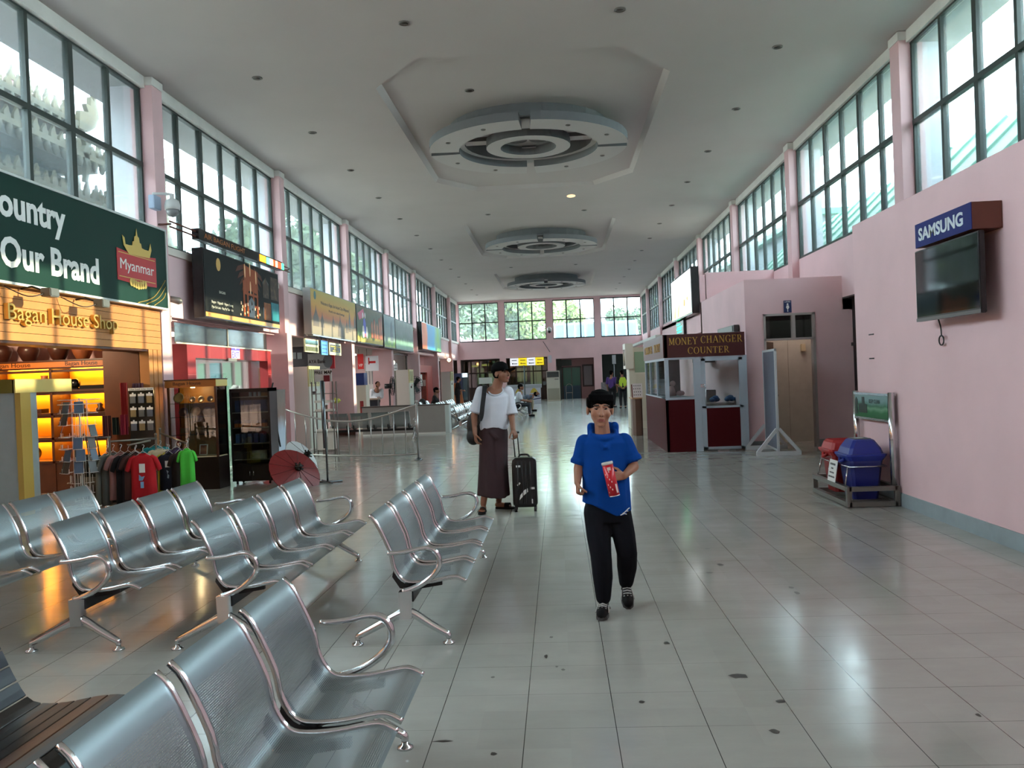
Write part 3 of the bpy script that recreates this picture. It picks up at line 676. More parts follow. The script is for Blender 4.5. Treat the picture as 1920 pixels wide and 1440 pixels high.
# ---- black cabinet with bottles and blue boxes
t = thing('display_cabinet', 'black glass-fronted cabinet of blue boxes right of the brown cabinet', 'cabinet', (-4.97, 13.45, 0))
CY = 13.28; F = FC((0, CY, 0)); a0, a1 = -5.29, -4.635; dp = .36
blk = M('black_brown_lacquer', (20, 15, 15), .3)
mb = MB(); mb.fbox(F, a0, a0+.03, .05, 1.54, -dp, 0); mb.fbox(F, a1-.03, a1, .05, 1.54, -dp, 0); mb.fbox(F, a0, a1, 1.48, 1.54, -dp, 0); mb.fbox(F, a0, a1, .05, .32, -dp, -.012); mb.fbox(F, a0, a1, .3, 1.5, -dp, -dp+.02)
obj('body', mb, blk, t)
for s in (0, 1):
    d = obj('door', MB().fbox(F, a0+.035+s*.295, a0+.32+s*.295, .07, .3, -.012, 0), blk, t)
    obj('handle', MB().tube([F.p(a0+.29+s*.06, .14, .012), F.p(a0+.29+s*.06, .21, .012)], .006, 6), chrome, d, 'chrome bar handle')
for z in (.398, .657, .912, 1.158, 1.407): obj('shelf', MB().fbox(F, a0+.03, a1-.03, z-.012, z, -dp+.02, -.02), M('shelf_edge_metal', (150, 150, 140), .3, .6), t)
obj('pane', MB().fbox(F, a0+.03, a1-.03, .33, 1.48, -.012, -.008), glass, t, 'glass front')
for x in (a0+.06, a1-.06):
    for c in (-.05, -dp+.05): obj('castor', MB().cyl(F.p(x-.012, .026, c), F.p(x+.012, .026, c), .026, 10), black_pl, t)
blue_box = M('blue_carton', (40, 66, 104), .4); blue_d = M('dark_blue_carton', (24, 40, 74), .4); amb = M('amber_packet', (170, 96, 40), .4); grey_b = M('pale_blue_bottle', (150, 170, 180), .3)
g = 'goods in the black cabinet'
def goods(kind, x0, x1, z, h, mt, lb, d=.12): solo(kind, MB().fbox(F, a0+x0, a0+x1, z, z+h, -.06-d, -.06), mt, lb, 'package', g, bev=.004)
for x0, x1, lb in ((.06, .14, 'narrow blue carton at the left of the second shelf'), (.155, .2, 'thinnest blue carton on the second shelf'), (.21, .345, 'blue carton in the middle of the second shelf'), (.36, .58, 'wide blue carton at the right of the second shelf')):
    goods('carton', x0, x1, 1.16, .19, blue_box, lb+' of the black cabinet')
for k, lb in enumerate(('left', 'middle', 'right')):
    x = a0+.3+k*.075; solo('bottle', MB().lathe([(.024, 0), (.024, .08), (.01, .11), (.01, .12)], (x, CY+.12, 1.407), 10), grey_b, 'pale bottle, %s one of three at the top of the black cabinet' % lb, 'bottle', g)
goods('carton', .5, .6, 1.41, .06, M('tan_carton', (140, 100, 60), .5), 'tan carton at the top right of the black cabinet')
for x0, x1, lb in ((.04, .1, 'left end'), (.11, .17, 'left middle'), (.19, .31, 'centre'), (.33, .54, 'right end')): goods('packet', x0, x1, .915, .06, amb, 'amber lower packet at the %s of the middle cabinet shelf' % lb)
for x0, x1, lb in ((.04, .17, 'left'), (.2, .31, 'centre'), (.33, .54, 'right')): goods('packet', x0, x1, .977, .05, blue_d, 'dark blue packet on top at the %s of the middle cabinet shelf' % lb, .1)
for k, lb in enumerate(('first', 'second', 'third', 'fourth', 'fifth')): goods('carton', .05+.1*k, .12+.1*k, .66, .15, blue_box, 'grey blue carton, %s from the left on the fourth cabinet shelf' % lb)
goods('printed_box', .28, .56, .4, .14, ramp_mat('bw_print', 'X', [(0, (150, 150, 140)), (.3, (60, 56, 50)), (.6, (160, 156, 140)), (1, (70, 66, 60))], -5.1, -4.7, .4, .6, 14), 'grey printed box low in the black cabinet')
goods('dark_box', .05, .25, .4, .11, M('charcoal_box', (40, 40, 42), .5), 'charcoal box low at the left in the black cabinet')

# ---- postcard spinner
t = thing('postcard_spinner', 'white wire rack of postcards in front of the glowing shelves', 'rack', (-5.85, 11.1, 0))
RX, RY = at(150, 800, Y=11.1).x, 11.1; wire = M('white_wire', (226, 226, 222), .4)
mb = MB(); mb.cyl((RX, RY, .02), (RX, RY, 1.5), .012, 8)
for k in range(8):
    a = 2*PI*k/8; mb.tube([(RX+.1*math.cos(a), RY+.1*math.sin(a), .1), (RX+.1*math.cos(a), RY+.1*math.sin(a), 1.48)], .004, 4)
for z, r in ((1.48, .26), (1.42, .26), (.1, .1)): mb.tube([(RX+r*math.cos(2*PI*k/20), RY+r*math.sin(2*PI*k/20), z) for k in range(20)], .005, 4, closed=True)
mb.tube([(RX+.22*math.cos(2*PI*k/20), RY+.22*math.sin(2*PI*k/20), .02) for k in range(20)], .012, 5, closed=True)
for k in range(4): a = PI/4+PI/2*k; mb.tube([(RX, RY, .03), (RX+.22*math.cos(a), RY+.22*math.sin(a), .02)], .009, 5)
obj('stand', mb, wire, t)
cardm = [M('postcard_dark', (58, 58, 60), .35), M('postcard_grey', (112, 116, 118), .4), M('postcard_blue', (80, 96, 116), .4), M('postcard_brown', (86, 70, 62), .4)]
pg = 'postcards on the white wire rack'
nm = ['left', 'front left', 'front right', 'right']
rowz = ['lowest', 'second lowest', 'fourth', 'third', 'second', 'topmost']
for lv in range(6):
    z = .5+lv*.16
    bm_ = MB()
    for k in range(4):
        a = -PI*.88+k*PI*.25+(.12 if lv % 2 else 0); d = Vector((math.cos(a), math.sin(a), 0)); s = Vector((-d.y, d.x, 0)); o = Vector((RX, RY, z))+d*.23
        bm_.tube([o-s*.06+Vector((0, 0, .06)), o-s*.06, o+d*.03-s*.06, o+d*.03+s*.06, o+s*.06, o+s*.06+Vector((0, 0, .06))], .0035, 4)
        bm_.tube([o-s*.06-d*.13, o-s*.06], .003, 4)
        if (lv*4+k*3) % 7 in (1, 4): continue
        F2 = Fr(o+d*.012, s, Vector((0, 0, 1))-d*.28)
        solo('postcard', MB().fbox(F2, -.055, .055, .003, .16, 0, .008), cardm[(lv*2+k*3+lv*k) % 4], 'postcard in the %s tier of the wire rack, %s pocket' % (rowz[lv], nm[k]), 'postcard', pg)
    obj('wire_pockets', bm_, wire, t)
mb = MB()
for z in (.22, .36):
    for k in range(3):
        a = -PI*.85+k*PI*.35; d = Vector((math.cos(a), math.sin(a), 0)); s = Vector((-d.y, d.x, 0)); o = Vector((RX, RY, z))+d*.14
        mb.tube([o-s*.06+Vector((0, 0, .1)), o-s*.06, o+d*.04-s*.06, o+d*.04+s*.06, o+s*.06, o+s*.06+Vector((0, 0, .1))], .0035, 4)
obj('wire_pockets', mb, wire, t)

# ---- checked scarves by the grey cabinet
t = thing('scarf_stand', 'dark post hung with black and white checked scarves beside the ochre edge', 'stand', (-6.6, 11.2, 0))
sx_ = at(45, 800, Y=11.3).x
obj('post', MB().box(sx_-.015, sx_+.015, 11.29, 11.32, 0, 1.4), black_m, t)
ck = M('checked_cloth', (60, 58, 58), .9); nt, b, N, L = nodes(ck); tcx = N.new('ShaderNodeTexCoord'); chk = N.new('ShaderNodeTexChecker'); chk.inputs['Scale'].default_value = 24
chk.inputs[1].default_value = lin((40, 38, 40)); chk.inputs[2].default_value = lin((176, 172, 168)); L.new(tcx.outputs['Object'], chk.inputs[0]); L.new(chk.outputs[0], b.inputs['Base Color'])
for k in range(4):
    x = sx_+.04+.035*k; rr = [[(x+.05*math.cos(2*PI*i/10)*(1+.3*math.sin(z*9+k)), 11.2-.02*k+.03*math.sin(2*PI*i/10), z) for i in range(10)] for z in (1.22-.02*k, 1.15, 1.0, .86, .72)]
    obj('scarf', MB().loft(rr), ck, t)

# ---- clothes rails with shirts
rail_m = M('worn_steel_rail', (130, 126, 118), .35, .8)
t = thing('clothes_rail', 'chromed clothes rail holding the t-shirts in front of the shop', 'rail', (-5.3, 11.5, 0))
def W(px, py, Y): return at(px, py, Y=Y)
pa, pb, pc, pd = W(205, 828, 11.2), W(292, 822, 11.9), W(300, 812, 12.2), W(352, 832, 11.5)
mb = MB(); mb.tube([pa, pb], .016, 8); mb.tube([pc, pd], .016, 8); mb.tube([W(240, 835, 10.9), W(282, 826, 11.2)], .014, 8)
for p in (pa, pb, pc, pd): mb.cyl((p.x, p.y, .03), (p.x, p.y, p.z+.05), .015, 8); mb.ball((p.x, p.y, p.z+.06), .022, 8)
for p, q in ((pa, pd), (pb, pc)): mb.tube([(p.x, p.y, .04), (q.x, q.y, .04)], .014, 6)
obj('frame', mb, rail_m, t)
hang_m = M('white_wire_hanger', (214, 216, 216), .35, .4)
sg = 'garments on the clothes rail'
def shirt(label, px, py, Y, w, h, rz, rgb, tagc=None, printc=None, sleeve=.19, collar=None):
    """hanging shirt: neck at pixel (px,py); local x across, y depth, z down"""
    w *= .78; p = at(px, py, Y=Y); t = thing('t_shirt', label, 'shirt', p, sg, rz); X = WM[t.name]
    tr_ = lambda q: X @ Vector(q)
    m = M('cotton_%d_%d_%d' % rgb, rgb, .9, noise=.06, nscale=9)
    rows = [(0, .16), (-.03, .3), (-.07, .46), (-.16, .48), (-.5, .47), (-1, .5)]; rings = []
    nseg = 24
    for i, (z, hw) in enumerate(rows):
        r = []
        for k in range(nseg):
            a = 2*PI*k/nseg; x = math.cos(a); th = (.03, .04, .05, .055, .06, .065)[i]
            wv = (0, .0, .004, .01, .016, .022)[i]*math.sin(a*5+i*.6+px)
            r.append(tr_((hw*w*math.copysign(abs(x)**.7, x), (th+wv)*math.copysign(abs(math.sin(a))**.8, math.sin(a)), z*h)))
        rings.append(r)
    body = MB().loft(rings)
    for s in (-1, 1):
        rr = []
        for f, (dx, dz, rw) in enumerate(((.30, -.035, .085), (.44, -.09, .09), (.56, -.09-sleeve*.7, .085), (.62, -.09-sleeve*1.25, .08))):
            c_ = Vector((s*dx*w, 0, dz*h)); rr.append([tr_(c_+Vector((rw*w*1.1*math.cos(2*PI*k/12)*(.9 if f else .6), .04*math.sin(2*PI*k/12), rw*w*.6*math.cos(2*PI*k/12)*s*.9))) for k in range(12)])
        body.loft(rr)
    obj('body', body, m, t)
    nk = MB().tube([tr_((.1*w*math.cos(2*PI*k/16)*1.35, .028*math.sin(2*PI*k/16)-.008, .004+.006*math.sin(2*PI*k/16))) for k in range(16)], .008, 6, closed=True)
    obj('collar', nk, M('cotton_%d_%d_%d' % collar, collar, .9) if collar else m, t)
    hg = MB().tube([tr_(q) for q in ((-.28*w, 0, -.03*h), (0, 0, .045), (.28*w, 0, -.03*h))], .004, 5)
    hg.tube([tr_(q) for q in ((0, 0, .045), (0, 0, .08), (.014, 0, .1), (.02, 0, .118), (.01, 0, .13), (-.008, 0, .128))], .004, 5)
    obj('hanger', hg, hang_m, t, 'pale wire hanger')
    Fs = Fr(X @ Vector((0, -.072, 0)), X.to_3x3() @ Vector((1, 0, 0)), (0, 0, 1))
    if tagc:
        obj('price_tag', MB().fbox(Fs, -.03, .045, -.36*h, -.18*h, 0, .004), whitem, t, 'white paper tag')
    if printc:
        pr_ = MB()
        for q in printc: pr_.poly(Fs, [(x*w*.55, (z*.75-.13)*h) for x, z in q], .004, .003)
        obj('print', pr_, M('shirt_print', (120, 160, 200), .6) if rgb[0] > 100 else M('pale_print', (150, 160, 176), .7), t, 'printed motif')
shirt('grey t-shirt at the left end of the rail', 200, 853, 11.35, .42, .68, .9, (112, 118, 114))
shirt('darker grey t-shirt second on the rail', 212, 851, 11.3, .42, .7, .85, (88, 94, 92))
shirt('dusty pink t-shirt between the grey and black ones', 226, 851, 11.25, .42, .62, .8, (150, 108, 106))
shirt('black t-shirt left of the red one', 240, 851, 11.2, .44, .7, .7, (20, 20, 26))
shirt('navy t-shirt directly behind the red one', 253, 850, 11.15, .44, .68, .5, (26, 26, 40))
shirt('dark maroon t-shirt showing behind the red sleeve', 254, 852, 11.08, .4, .6, .35, (74, 46, 44))
shirt('bright red t-shirt facing the benches', 268, 852, 11.0, .44, .66, .12, (182, 22, 32), True, [[(-.18, -.36), (.0, -.42), (.2, -.40), (.05, -.52), (-.2, -.52)], [(-.1, -.55), (.12, -.55), (.12, -.72), (-.1, -.72)]])
shirt('teal t-shirt behind on the far rail', 292, 838, 12.1, .4, .3, .5, (24, 130, 140))
shirt('cream blouse hanging behind the navy shirt', 300, 843, 11.9, .36, .3, .3, (214, 200, 168))
shirt('yellow shirt under the small navy one', 312, 850, 11.6, .34, .62, .2, (206, 196, 60))
shirt('small navy t-shirt with a white tag right of the red one', 316, 851, 11.45, .33, .5, .15, (24, 28, 44), True, [[(-.1, -.4), (.1, -.46), (-.02, -.56)], [(.0, -.55), (.14, -.6), (.1, -.72), (-.06, -.7)]])
shirt('purple shirt left of the green one', 330, 842, 11.7, .34, .34, .8, (52, 36, 66))
shirt('dark brown t-shirt left of the green one', 337, 848, 11.5, .34, .56, .9, (44, 34, 32))
shirt('small bright green t-shirt at the right end of the rail', 350, 843, 11.3, .26, .5, .2, (76, 196, 66))
# bags and caps behind the spinner
for px, py, w_, h_, Y, rgb, lb in ((160, 880, .2, .42, 11.8, (22, 24, 22), 'black shoulder bag hanging left of the grey shirts'), (180, 880, .2, .4, 11.7, (30, 34, 30), 'dark green bag hanging beside the black one'), (170, 915, .34, .3, 11.5, (76, 72, 64), 'patterned grey wrap hanging low left of the shirts')):
    p = at(px, py, Y=Y); t = thing('shoulder_bag', lb, 'bag', p, 'bags behind the postcard rack')
    obj('body', MB().loft([[(p.x+w_/2*f*math.cos(2*PI*k/14), p.y+.06*f*math.sin(2*PI*k/14), p.z+z) for k in range(14)] for z, f in ((-h_/2, .8), (-h_/2+.03, 1), (0, 1), (h_/2, .8))]), M('bag_%d' % rgb[0], rgb, .85), t)
    obj('strap', MB().tube(smooth_path([(p.x-w_*.3, p.y, p.z+h_/2), (p.x-w_*.15, p.y, p.z+h_/2+.22), (p.x, p.y, p.z+h_/2+.3), (p.x+w_*.15, p.y, p.z+h_/2+.22), (p.x+w_*.3, p.y, p.z+h_/2)], 4), .01, 5), black_pl, t)
t = thing('garment_rod', 'dark rod over the hanging bags beside the clothes rail', 'rail', (-5.9, 11.8, 0))
mb = MB(); p, q = at(140, 822, Y=11.8), at(203, 820, Y=11.75); mb.tube([p, q], .012, 6); mb.cyl((p.x, p.y, 0), p, .012, 6); mb.cyl((q.x, q.y, 0), q, .012, 6); obj('frame', mb, steel_dk, t)
# red shawls and magnet board
sh_g = 'cloths hanging left of the magnet board'
for x0, x1, y0, y1, rgb, lb, Y in ((224, 241, 718, 800, (160, 56, 56), 'dull red shawl hanging beside the magnet board', 12.45), (224, 240, 778, 815, (150, 52, 74), 'crimson cloth below the dull red shawl', 12.4), (209, 223, 783, 815, (22, 40, 36), 'black and green cloth left of the crimson one', 12.4), (190, 209, 780, 822, (84, 46, 48), 'maroon cloth at the left of the hanging cloths', 12.42), (246, 268, 719, 730, (96, 66, 78), 'purple cloth top peeping over the magnet board', 12.55)):
    a, c_ = at(x0, y0, Y=Y), at(x1, y1, Y=Y)
    rr = [[(a.x+(c_.x-a.x)*k/12, Y+.02*math.sin(k*1.9+z0), z0) for k in range(13)]+[(c_.x-(c_.x-a.x)*k/12, Y+.03+.02*math.sin((12-k)*1.9+z0), z0) for k in range(13)] for z0 in (a.z, (a.z+c_.z)/2, c_.z)]
    solo('shawl', MB().loft(rr, smooth=False), M('cloth_%d_%d' % rgb[:2], rgb, .9), lb, 'cloth', sh_g)
t = thing('magnet_board', 'black board of bagged souvenirs under a white price strip', 'board', at(266, 810, Y=12.3))
a, c_ = at(241, 733, Y=12.3), at(291, 815, Y=12.3); F = FC((0, 12.3, 0))
obj('panel', MB().fbox(F, a.x, c_.x, c_.z-.2, a.z, -.02, 0), black_m, t)
ht = at(265, 727, Y=12.3).z; obj('price_strip', MB().fbox(F, a.x-.005, c_.x, a.z, ht, -.01, .006), whitem, t)
obj('lettering', MB().text('3 for 5usd  3 for 5usd', F, (a.x+c_.x)/2, (a.z+ht)/2, (c_.x-a.x)*.9, (ht-a.z)*.6, .007, .002), M('grey_ink', (90, 100, 110), .6), t)
obj('post', MB().box(a.x+.15, a.x+.19, 12.31, 12.35, 0, a.z), black_m, t)
bagm = glassy('plastic_sachet', (225, 230, 235), .18, .1); bagc = [M('sachet_goods_a', (120, 124, 128), .3, .4), M('sachet_goods_b', (150, 130, 90), .4), M('sachet_goods_c', (96, 104, 118), .35)]
for r in range(3):
    for k in range(3):
        x = a.x+.065+.127*k; z = a.z-.05-.205*r; lb = '%s sachet of the %s row on the black magnet board' % (('left', 'middle', 'right')[k], ('top', 'middle', 'bottom')[r])
        q = thing('souvenir_sachet', lb, 'package', (x, 12.29, z), 'bagged souvenirs on the magnet board')
        obj('header', MB().fbox(F, x-.048, x+.048, z-.035, z, .004, .008).fbox(F, x-.012, x+.012, z, z+.02, .004, .008), whitem, q, 'white card header')
        obj('contents', MB().fbox(F, x-.044, x+.044, z-.14, z-.035, .004, .016), bagc[(r+2*k) % 3], q, bev=.004)
# ================================================================== left side: bays behind the shop
SPF = XL+.0
# rooms behind the openings
struct('wall_recess_rear', MB().box(-11.2, -11, 13.75, YF, 0, 2.9), M('pale_recess_wall', (206, 186, 186), .8, noise=.05))
struct('ceiling_recess', MB().box(-11, XL-.2, 13.75, YF, 2.78, 2.88), M('grey_recess_ceiling', (150, 142, 138), .8))
for k, (y, lb) in enumerate(((19.33, ''), (25.43, ''), (31.53, ''), (37.63, ''), (43.73, ''), (49.83, ''))):
    struct('wall_wing', MB().box(XL-.4, XL+.19, y-.18, y+.18, 0, 2.78), pinkd)
struct('baseboard_wing', MB().box(XL-.42, XL+.2, 25.24, 25.25, 0, .12), M('brown_skirting', (92, 58, 52), .5))
# ---- exit portal of red tiles
struct('wall_exit', MB().box(XL-.75, XL-.62, 13.75, 14.52, 0, 2.78).box(XL-.75, XL-.62, 18.83, 19.2, 0, 2.78), pink)
struct('ceiling_exit', MB().box(XL-.75, XL-.1, 13.3, 19.2, 2.74, 2.78), pinkd)
red_t = M('red_wall_tile', (146, 38, 42), .45, noise=.08, nscale=3)
nt, b, N, L = nodes(red_t)
t = thing('tiled_portal', 'red tiled exit portal with glass doors behind the black cabinet', 'portal', (-6.75, 16.7, 0))
EX = -6.5; F = FL((EX, 0, 0)); py0, py1, pz = 14.5, 18.83, 2.37; iy0, iy1, iz = 14.84, 18.6, 2.13
mb = MB()
mb.fbox(F, py0, iy0, 0, pz, -.45, 0); mb.fbox(F, iy1, py1, 0, pz, -.45, 0); mb.fbox(F, iy0, iy1, iz, pz, -.45, 0)
obj('surround', mb, red_t, t)
mb = MB()
for z in (.6, 1.2, 1.82): mb.fbox(F, py0, iy0, z, z+.006, 0, .002); mb.fbox(F, iy1, py1, z, z+.006, 0, .002)
for k in range(1, 6): y = iy0+(iy1-iy0)*k/6; mb.fbox(F, y, y+.006, iz, pz, 0, .002)
obj('joints', mb, M('pale_grout', (196, 120, 116), .6), t)
clear = glassy('door_glass', (226, 240, 238), .08, .02)
for y0, y1 in ((iy0+.02, iy0+1.25), (iy0+1.27, iy0+2.5), (iy0+2.52, iy1-.45)):
    d = obj('door', MB().fbox(F, y0, y1, .02, iz-.01, -.03, -.02), clear, t, 'clear glass door')
    obj('handle', MB().tube([F.p(y1-.06, .9, -.01), F.p(y1-.06, 1.3, -.01)], .014, 6), chrome, d)
obj('door_closer', MB().fbox(F, 16.3, 16.75, iz-.04, iz+.02, -.03, .02), M('worn_steel', (150, 146, 140), .4, .6), t)
t = thing('glass_screen', 'grey glass panels over the red exit portal', 'glass panel', (EX, 16.3, 2.37))
smoke = glassy('grey_transom_glass', (150, 160, 160), .16, .06, .12, (170, 180, 180))
obj('pane', MB().fbox(F, 16.35, 18.56, pz, 2.74, .0, .01), smoke, t)
obj('pane', MB().box(EX-.01, EX+.0, 14.05, 16.34, pz, 2.72), smoke, t)
obj('edge_strip', MB().fbox(F, 14.05, 18.83, pz-.012, pz+.012, -.0, .02).fbox(F, 16.335, 16.355, pz, 2.74, 0, .015), M('cream_edge', (226, 214, 190), .5), t)
t = thing('exit_sign', 'purple and white exit sign on the red tiled lintel', 'sign', (EX, 16.7, 2.15)); ey0, ey1 = 16.49, 16.93
obj('plate', MB().fbox(F, ey0, ey1, 2.15, 2.385, .003, .012), M('exit_white', (236, 232, 240), .4), t)
obj('band', MB().fbox(F, ey0, ey1, 2.31, 2.385, .012, .015), M('exit_violet', (104, 84, 190), .4), t, 'violet band with a white arrow')
obj('lettering', MB().text('EXIT', F, (ey0+ey1)/2, 2.225, .38, .13, .012, .003, .02), MATS['exit_violet'], t)
obj('arrow', MB().poly(F, [(16.67, 2.36), (16.75, 2.36), (16.71, 2.325)], .015, .003), whitem, t)
# things glimpsed through the exit doors
gt = 'things outside the exit doors'
for pa_, pb_, rgb, lb in ((371, 383, (176, 220, 196), 'pale green panel beyond the exit doors, leftmost'), (394, 412, (160, 206, 222), 'wide pale blue panel beyond the exit doors'), (418, 433, (176, 220, 196), 'pale green panel beyond the exit doors, second from the left'), (441, 452, (186, 226, 196), 'pale green panel beyond the exit doors above the white flowers')):
    a_, b_ = at(pa_, 700, Y=19.1).x, at(pb_, 700, Y=19.1).x
    solo('outdoor_panel', MB().box(a_, b_, 19.1, 19.18, 0, 2.15), M('panel_%d' % rgb[0], rgb, .5), lb, 'panel', gt)
p = at(446, 720, Y=18.2); t = thing('potted_flowers', 'white flowers seen through the exit doors above the black cabinet', 'plant', (p.x, p.y, 0))
mb = MB()
for k in range(22):
    a = random.uniform(0, 2*PI); r = random.uniform(0, .2); mb.ball((p.x+r*math.cos(a), p.y+r*math.sin(a), 1.42+random.uniform(-.14, .16)), .055, 6)
obj('blossoms', mb, M('white_blossom', (240, 236, 232), .8), t); obj('stem', MB().cyl((p.x, p.y, .5), (p.x, p.y, 1.35), .03, 8), M('violet_stem', (110, 90, 170), .6), t)
obj('pot', MB().lathe([(.14, 0), (.2, .4), (.22, .5), (.18, .5), (.15, .44)], (p.x, p.y, 0), 14), whitem, t)

# ---- temple light box
FX = -6.2
class FrS(Fr):
    # board laid out at the wall plane X=-6.2 and brought forward to X=fx at the matching size
    def __init__(s, fx): Fr.__init__(s, (fx, 0, 0), (0, 1, 0), (0, 0, 1)); s.k = fx/-6.2
    def p(s, a, b, c=0.): return Vector((s.o.x+c, a*s.k, CAM_H+(b-CAM_H)*s.k))
def box_sign(name, label, ya, yb, z0, z1, depth, body, fx=-6.04, cat='billboard'):
    F = FrS(fx); t = thing(name, label, cat, F.p((ya+yb)/2, z0, -depth/2))
    obj('casing', MB().fbox(F, ya, yb, z0, z1, -depth, 0), body, t)
    return t, F
t, F = box_sign('light_box', 'black light box showing an orange temple hall beneath the LED ticker', 14.62, 18.65, 2.835, 4.07, .19, black_m)
W_, H_ = 18.65-14.62, 1.235; y0, z0 = 14.62, 2.835
Q = lambda a, b: (y0+a*W_, z0+b*H_)
obj('poster', MB().rect(F, y0+.03, y0+W_-.03, z0+.1, z0+H_-.03, .001, .004), M('poster_black', (28, 30, 30), .6, spec=.15), t, 'dark poster')
obj('bottom_strip', MB().rect(F, y0+.03, y0+W_-.03, z0+.02, z0+.11, .001, .004), M('ochre_strip', (214, 152, 70), .35), t)
mb = MB()
for k in range(5): mb.poly(F, [Q(.40+.02*k, .9-.1*k), Q(.5, .98-.09*k), Q(.5, .9-.09*k), Q(.37+.022*k, .8-.1*k)], .005); mb.poly(F, [Q(.72-.02*k, .86-.1*k), Q(.62, .96-.09*k), Q(.62, .88-.09*k), Q(.745-.022*k, .76-.1*k)], .005)
obj('roof_tiers', mb, ramp_mat('temple_brown', 'Z', [(0, (80, 34, 20)), (.5, (150, 76, 40)), (1, (110, 56, 34))], z0+.3, z0+H_, .3, .4, 6), t)
mb = MB(); mb.poly(F, [Q(.475, .96), Q(.67, .9), Q(.665, .52), (y0+.56*W_, z0+.56*H_), Q(.48, .5)], .007)
for a in (.47, .52, .60, .655): mb.poly(F, [Q(a-.012, .12), Q(a+.012, .12), Q(a+.01, .7), Q(a-.01, .7)], .008)
for b_ in (.48, .3): mb.poly(F, [Q(.46, b_), Q(.66, b_-.02), Q(.66, b_+.02), Q(.46, b_+.04)], .009)
obj('hall', mb, ramp_mat('temple_orange', 'Z', [(0, (150, 70, 30)), (.5, (196, 84, 36)), (.8, (176, 64, 30)), (1, (120, 50, 28))], z0+.1, z0+H_, .3, .35, 9), t, 'glowing orange hall')
mb = MB()
for a, b_ in ((.49, .86), (.56, .9), (.64, .8), (.56, .6)): mb.disc(F, *Q(a, b_), .03, .14, .011)
for k in range(16): mb.rect(F, *[v for p_ in (Q(.41+.02*(k % 14)+.004*(k*7 % 5), .12+.025*(k*5 % 9)), ) for v in (p_[0], p_[0]+.05)], z0+(.12+.025*(k*5 % 9))*H_, z0+(.15+.028*(k*5 % 9))*H_, .010)
obj('lamps', mb, M('amber_lights', (244, 196, 140), .3), t)
mb = MB(); mb.poly(F, [Q(.53, .12), Q(.61, .12), Q(.61, .38), (y0+.57*W_, z0+.46*H_), Q(.53, .38)], .010)
for a, b_, w2, h2 in ((.74, .55, .09, .3), (.74, .14, .1, .26)): mb.poly(F, [Q(a, b_), Q(a+w2, b_), Q(a+w2, b_+h2*.7), Q(a+w2/2, b_+h2), Q(a, b_+h2*.7)], .006)
obj('arches', mb, M('poster_black2', (26, 24, 28), .3), t)
mb = MB(); mb.poly(F, [Q(.74, .5), Q(.83, .5), Q(.83, .72), Q(.785, .86), Q(.74, .72)], .007); mb.rect(F, *[Q(.86, 0)[0], Q(.985, 0)[0]], z0+.5*H_, z0+.9*H_, .006)
obj('insets', mb, ramp_mat('brown_scene', 'Z', [(0, (60, 44, 34)), (.4, (150, 120, 80)), (.6, (40, 40, 60)), (1, (110, 80, 50))], z0+.5, z0+1.1, .3, .6, 8), t, 'small photographs of halls')
obj('palms', MB().rect(F, Q(.865, 0)[0], Q(.985, 0)[0], z0+.13*H_, z0+.45*H_, .006), ramp_mat('teal_scene', 'Z', [(0, (40, 120, 130)), (.4, (70, 140, 170)), (.7, (200, 214, 220)), (1, (60, 80, 100))], z0+.15, z0+.55, .3, .5, 7), t, 'blue seaside photograph')
obj('lamp_photo', MB().rect(F, Q(.75, 0)[0], Q(.855, 0)[0], z0+.12*H_, z0+.42*H_, .008), ramp_mat('amber_scene', 'Z', [(0, (130, 70, 30)), (.5, (240, 190, 110)), (1, (90, 50, 26))], z0+.14, z0+.52, .3, .4, 8), t, 'amber lamp photograph')
mb = MB(); mb.disc(F, *Q(.165, .82), .1, .12, .006); obj('emblem', mb, M('emblem_ochre', (206, 162, 82), .4), t, 'round ochre emblem')
mb = MB(); mb.text('BAGAN', F, *Q(.2, .41), .28, .05, .005, .002); mb.text('Bagan · Ngapali · Ngwe Saung', F, *Q(.2, .24), 1.0, .06, .005, .002); mb.text('Pyin Oo Lwin · Nay Pyi Taw · Inle', F, *Q(.2, .165), 1.0, .06, .005, .002)
obj('lettering', mb, M('cream_ink', (214, 208, 190), .5), t)
# LED ticker on its rods
t = thing('led_ticker', 'long black LED ticker with glowing orange and green lights above the temple light box', 'display', (-6.0, 16.2, 4.1))
LX = -5.98; F = FL((LX, 0, 0))
p0, p1 = at(372, 428, X=LX), at(529, 488, X=LX)
obj('casing', MB().fbox(F, p0.y, p1.y, 4.1, 4.285, -.12, 0), black_m, t)
mb = MB()
for y in (4.235, 4.15): mb.tube([F.p(13.05, y, -.06), F.p(19.0, y, -.06)], .016, 6)
for y in (13.1, 18.95): mb.tube([F.p(y, 4.2, -.06), F.p(y, 4.2, -.3)], .016, 6)
obj('rods', mb, M('rusty_rod', (92, 50, 38), .5, .4), t, 'rust brown carrying rods')
mb = MB(); mb.text('AIR BAGAN FLIGHT', F, 15.15, 4.195, 1.9, .09, .001, .002); obj('dim_letters', mb, M('dim_amber', (110, 70, 26), .6, emit=(160, 90, 20), estr=.18), t, 'dim amber dots')
def led(y0, y1, rgb, e=3): return obj('lit_segment', MB().fbox(F, y0, y1, 4.125, 4.26, .001, .006), M('led_%d_%d' % rgb[:2], rgb, .5, emit=rgb, estr=e), t, 'glowing segment')
led(16.9, 17.25, (255, 150, 30)); led(17.3, 17.5, (90, 220, 160)); led(17.52, 17.7, (255, 210, 150)); led(17.72, 17.85, (240, 60, 30)); led(17.87, 17.98, (255, 220, 160)); led(18.0, 18.22, (250, 60, 30)); led(18.25, 18.4, (60, 220, 150))
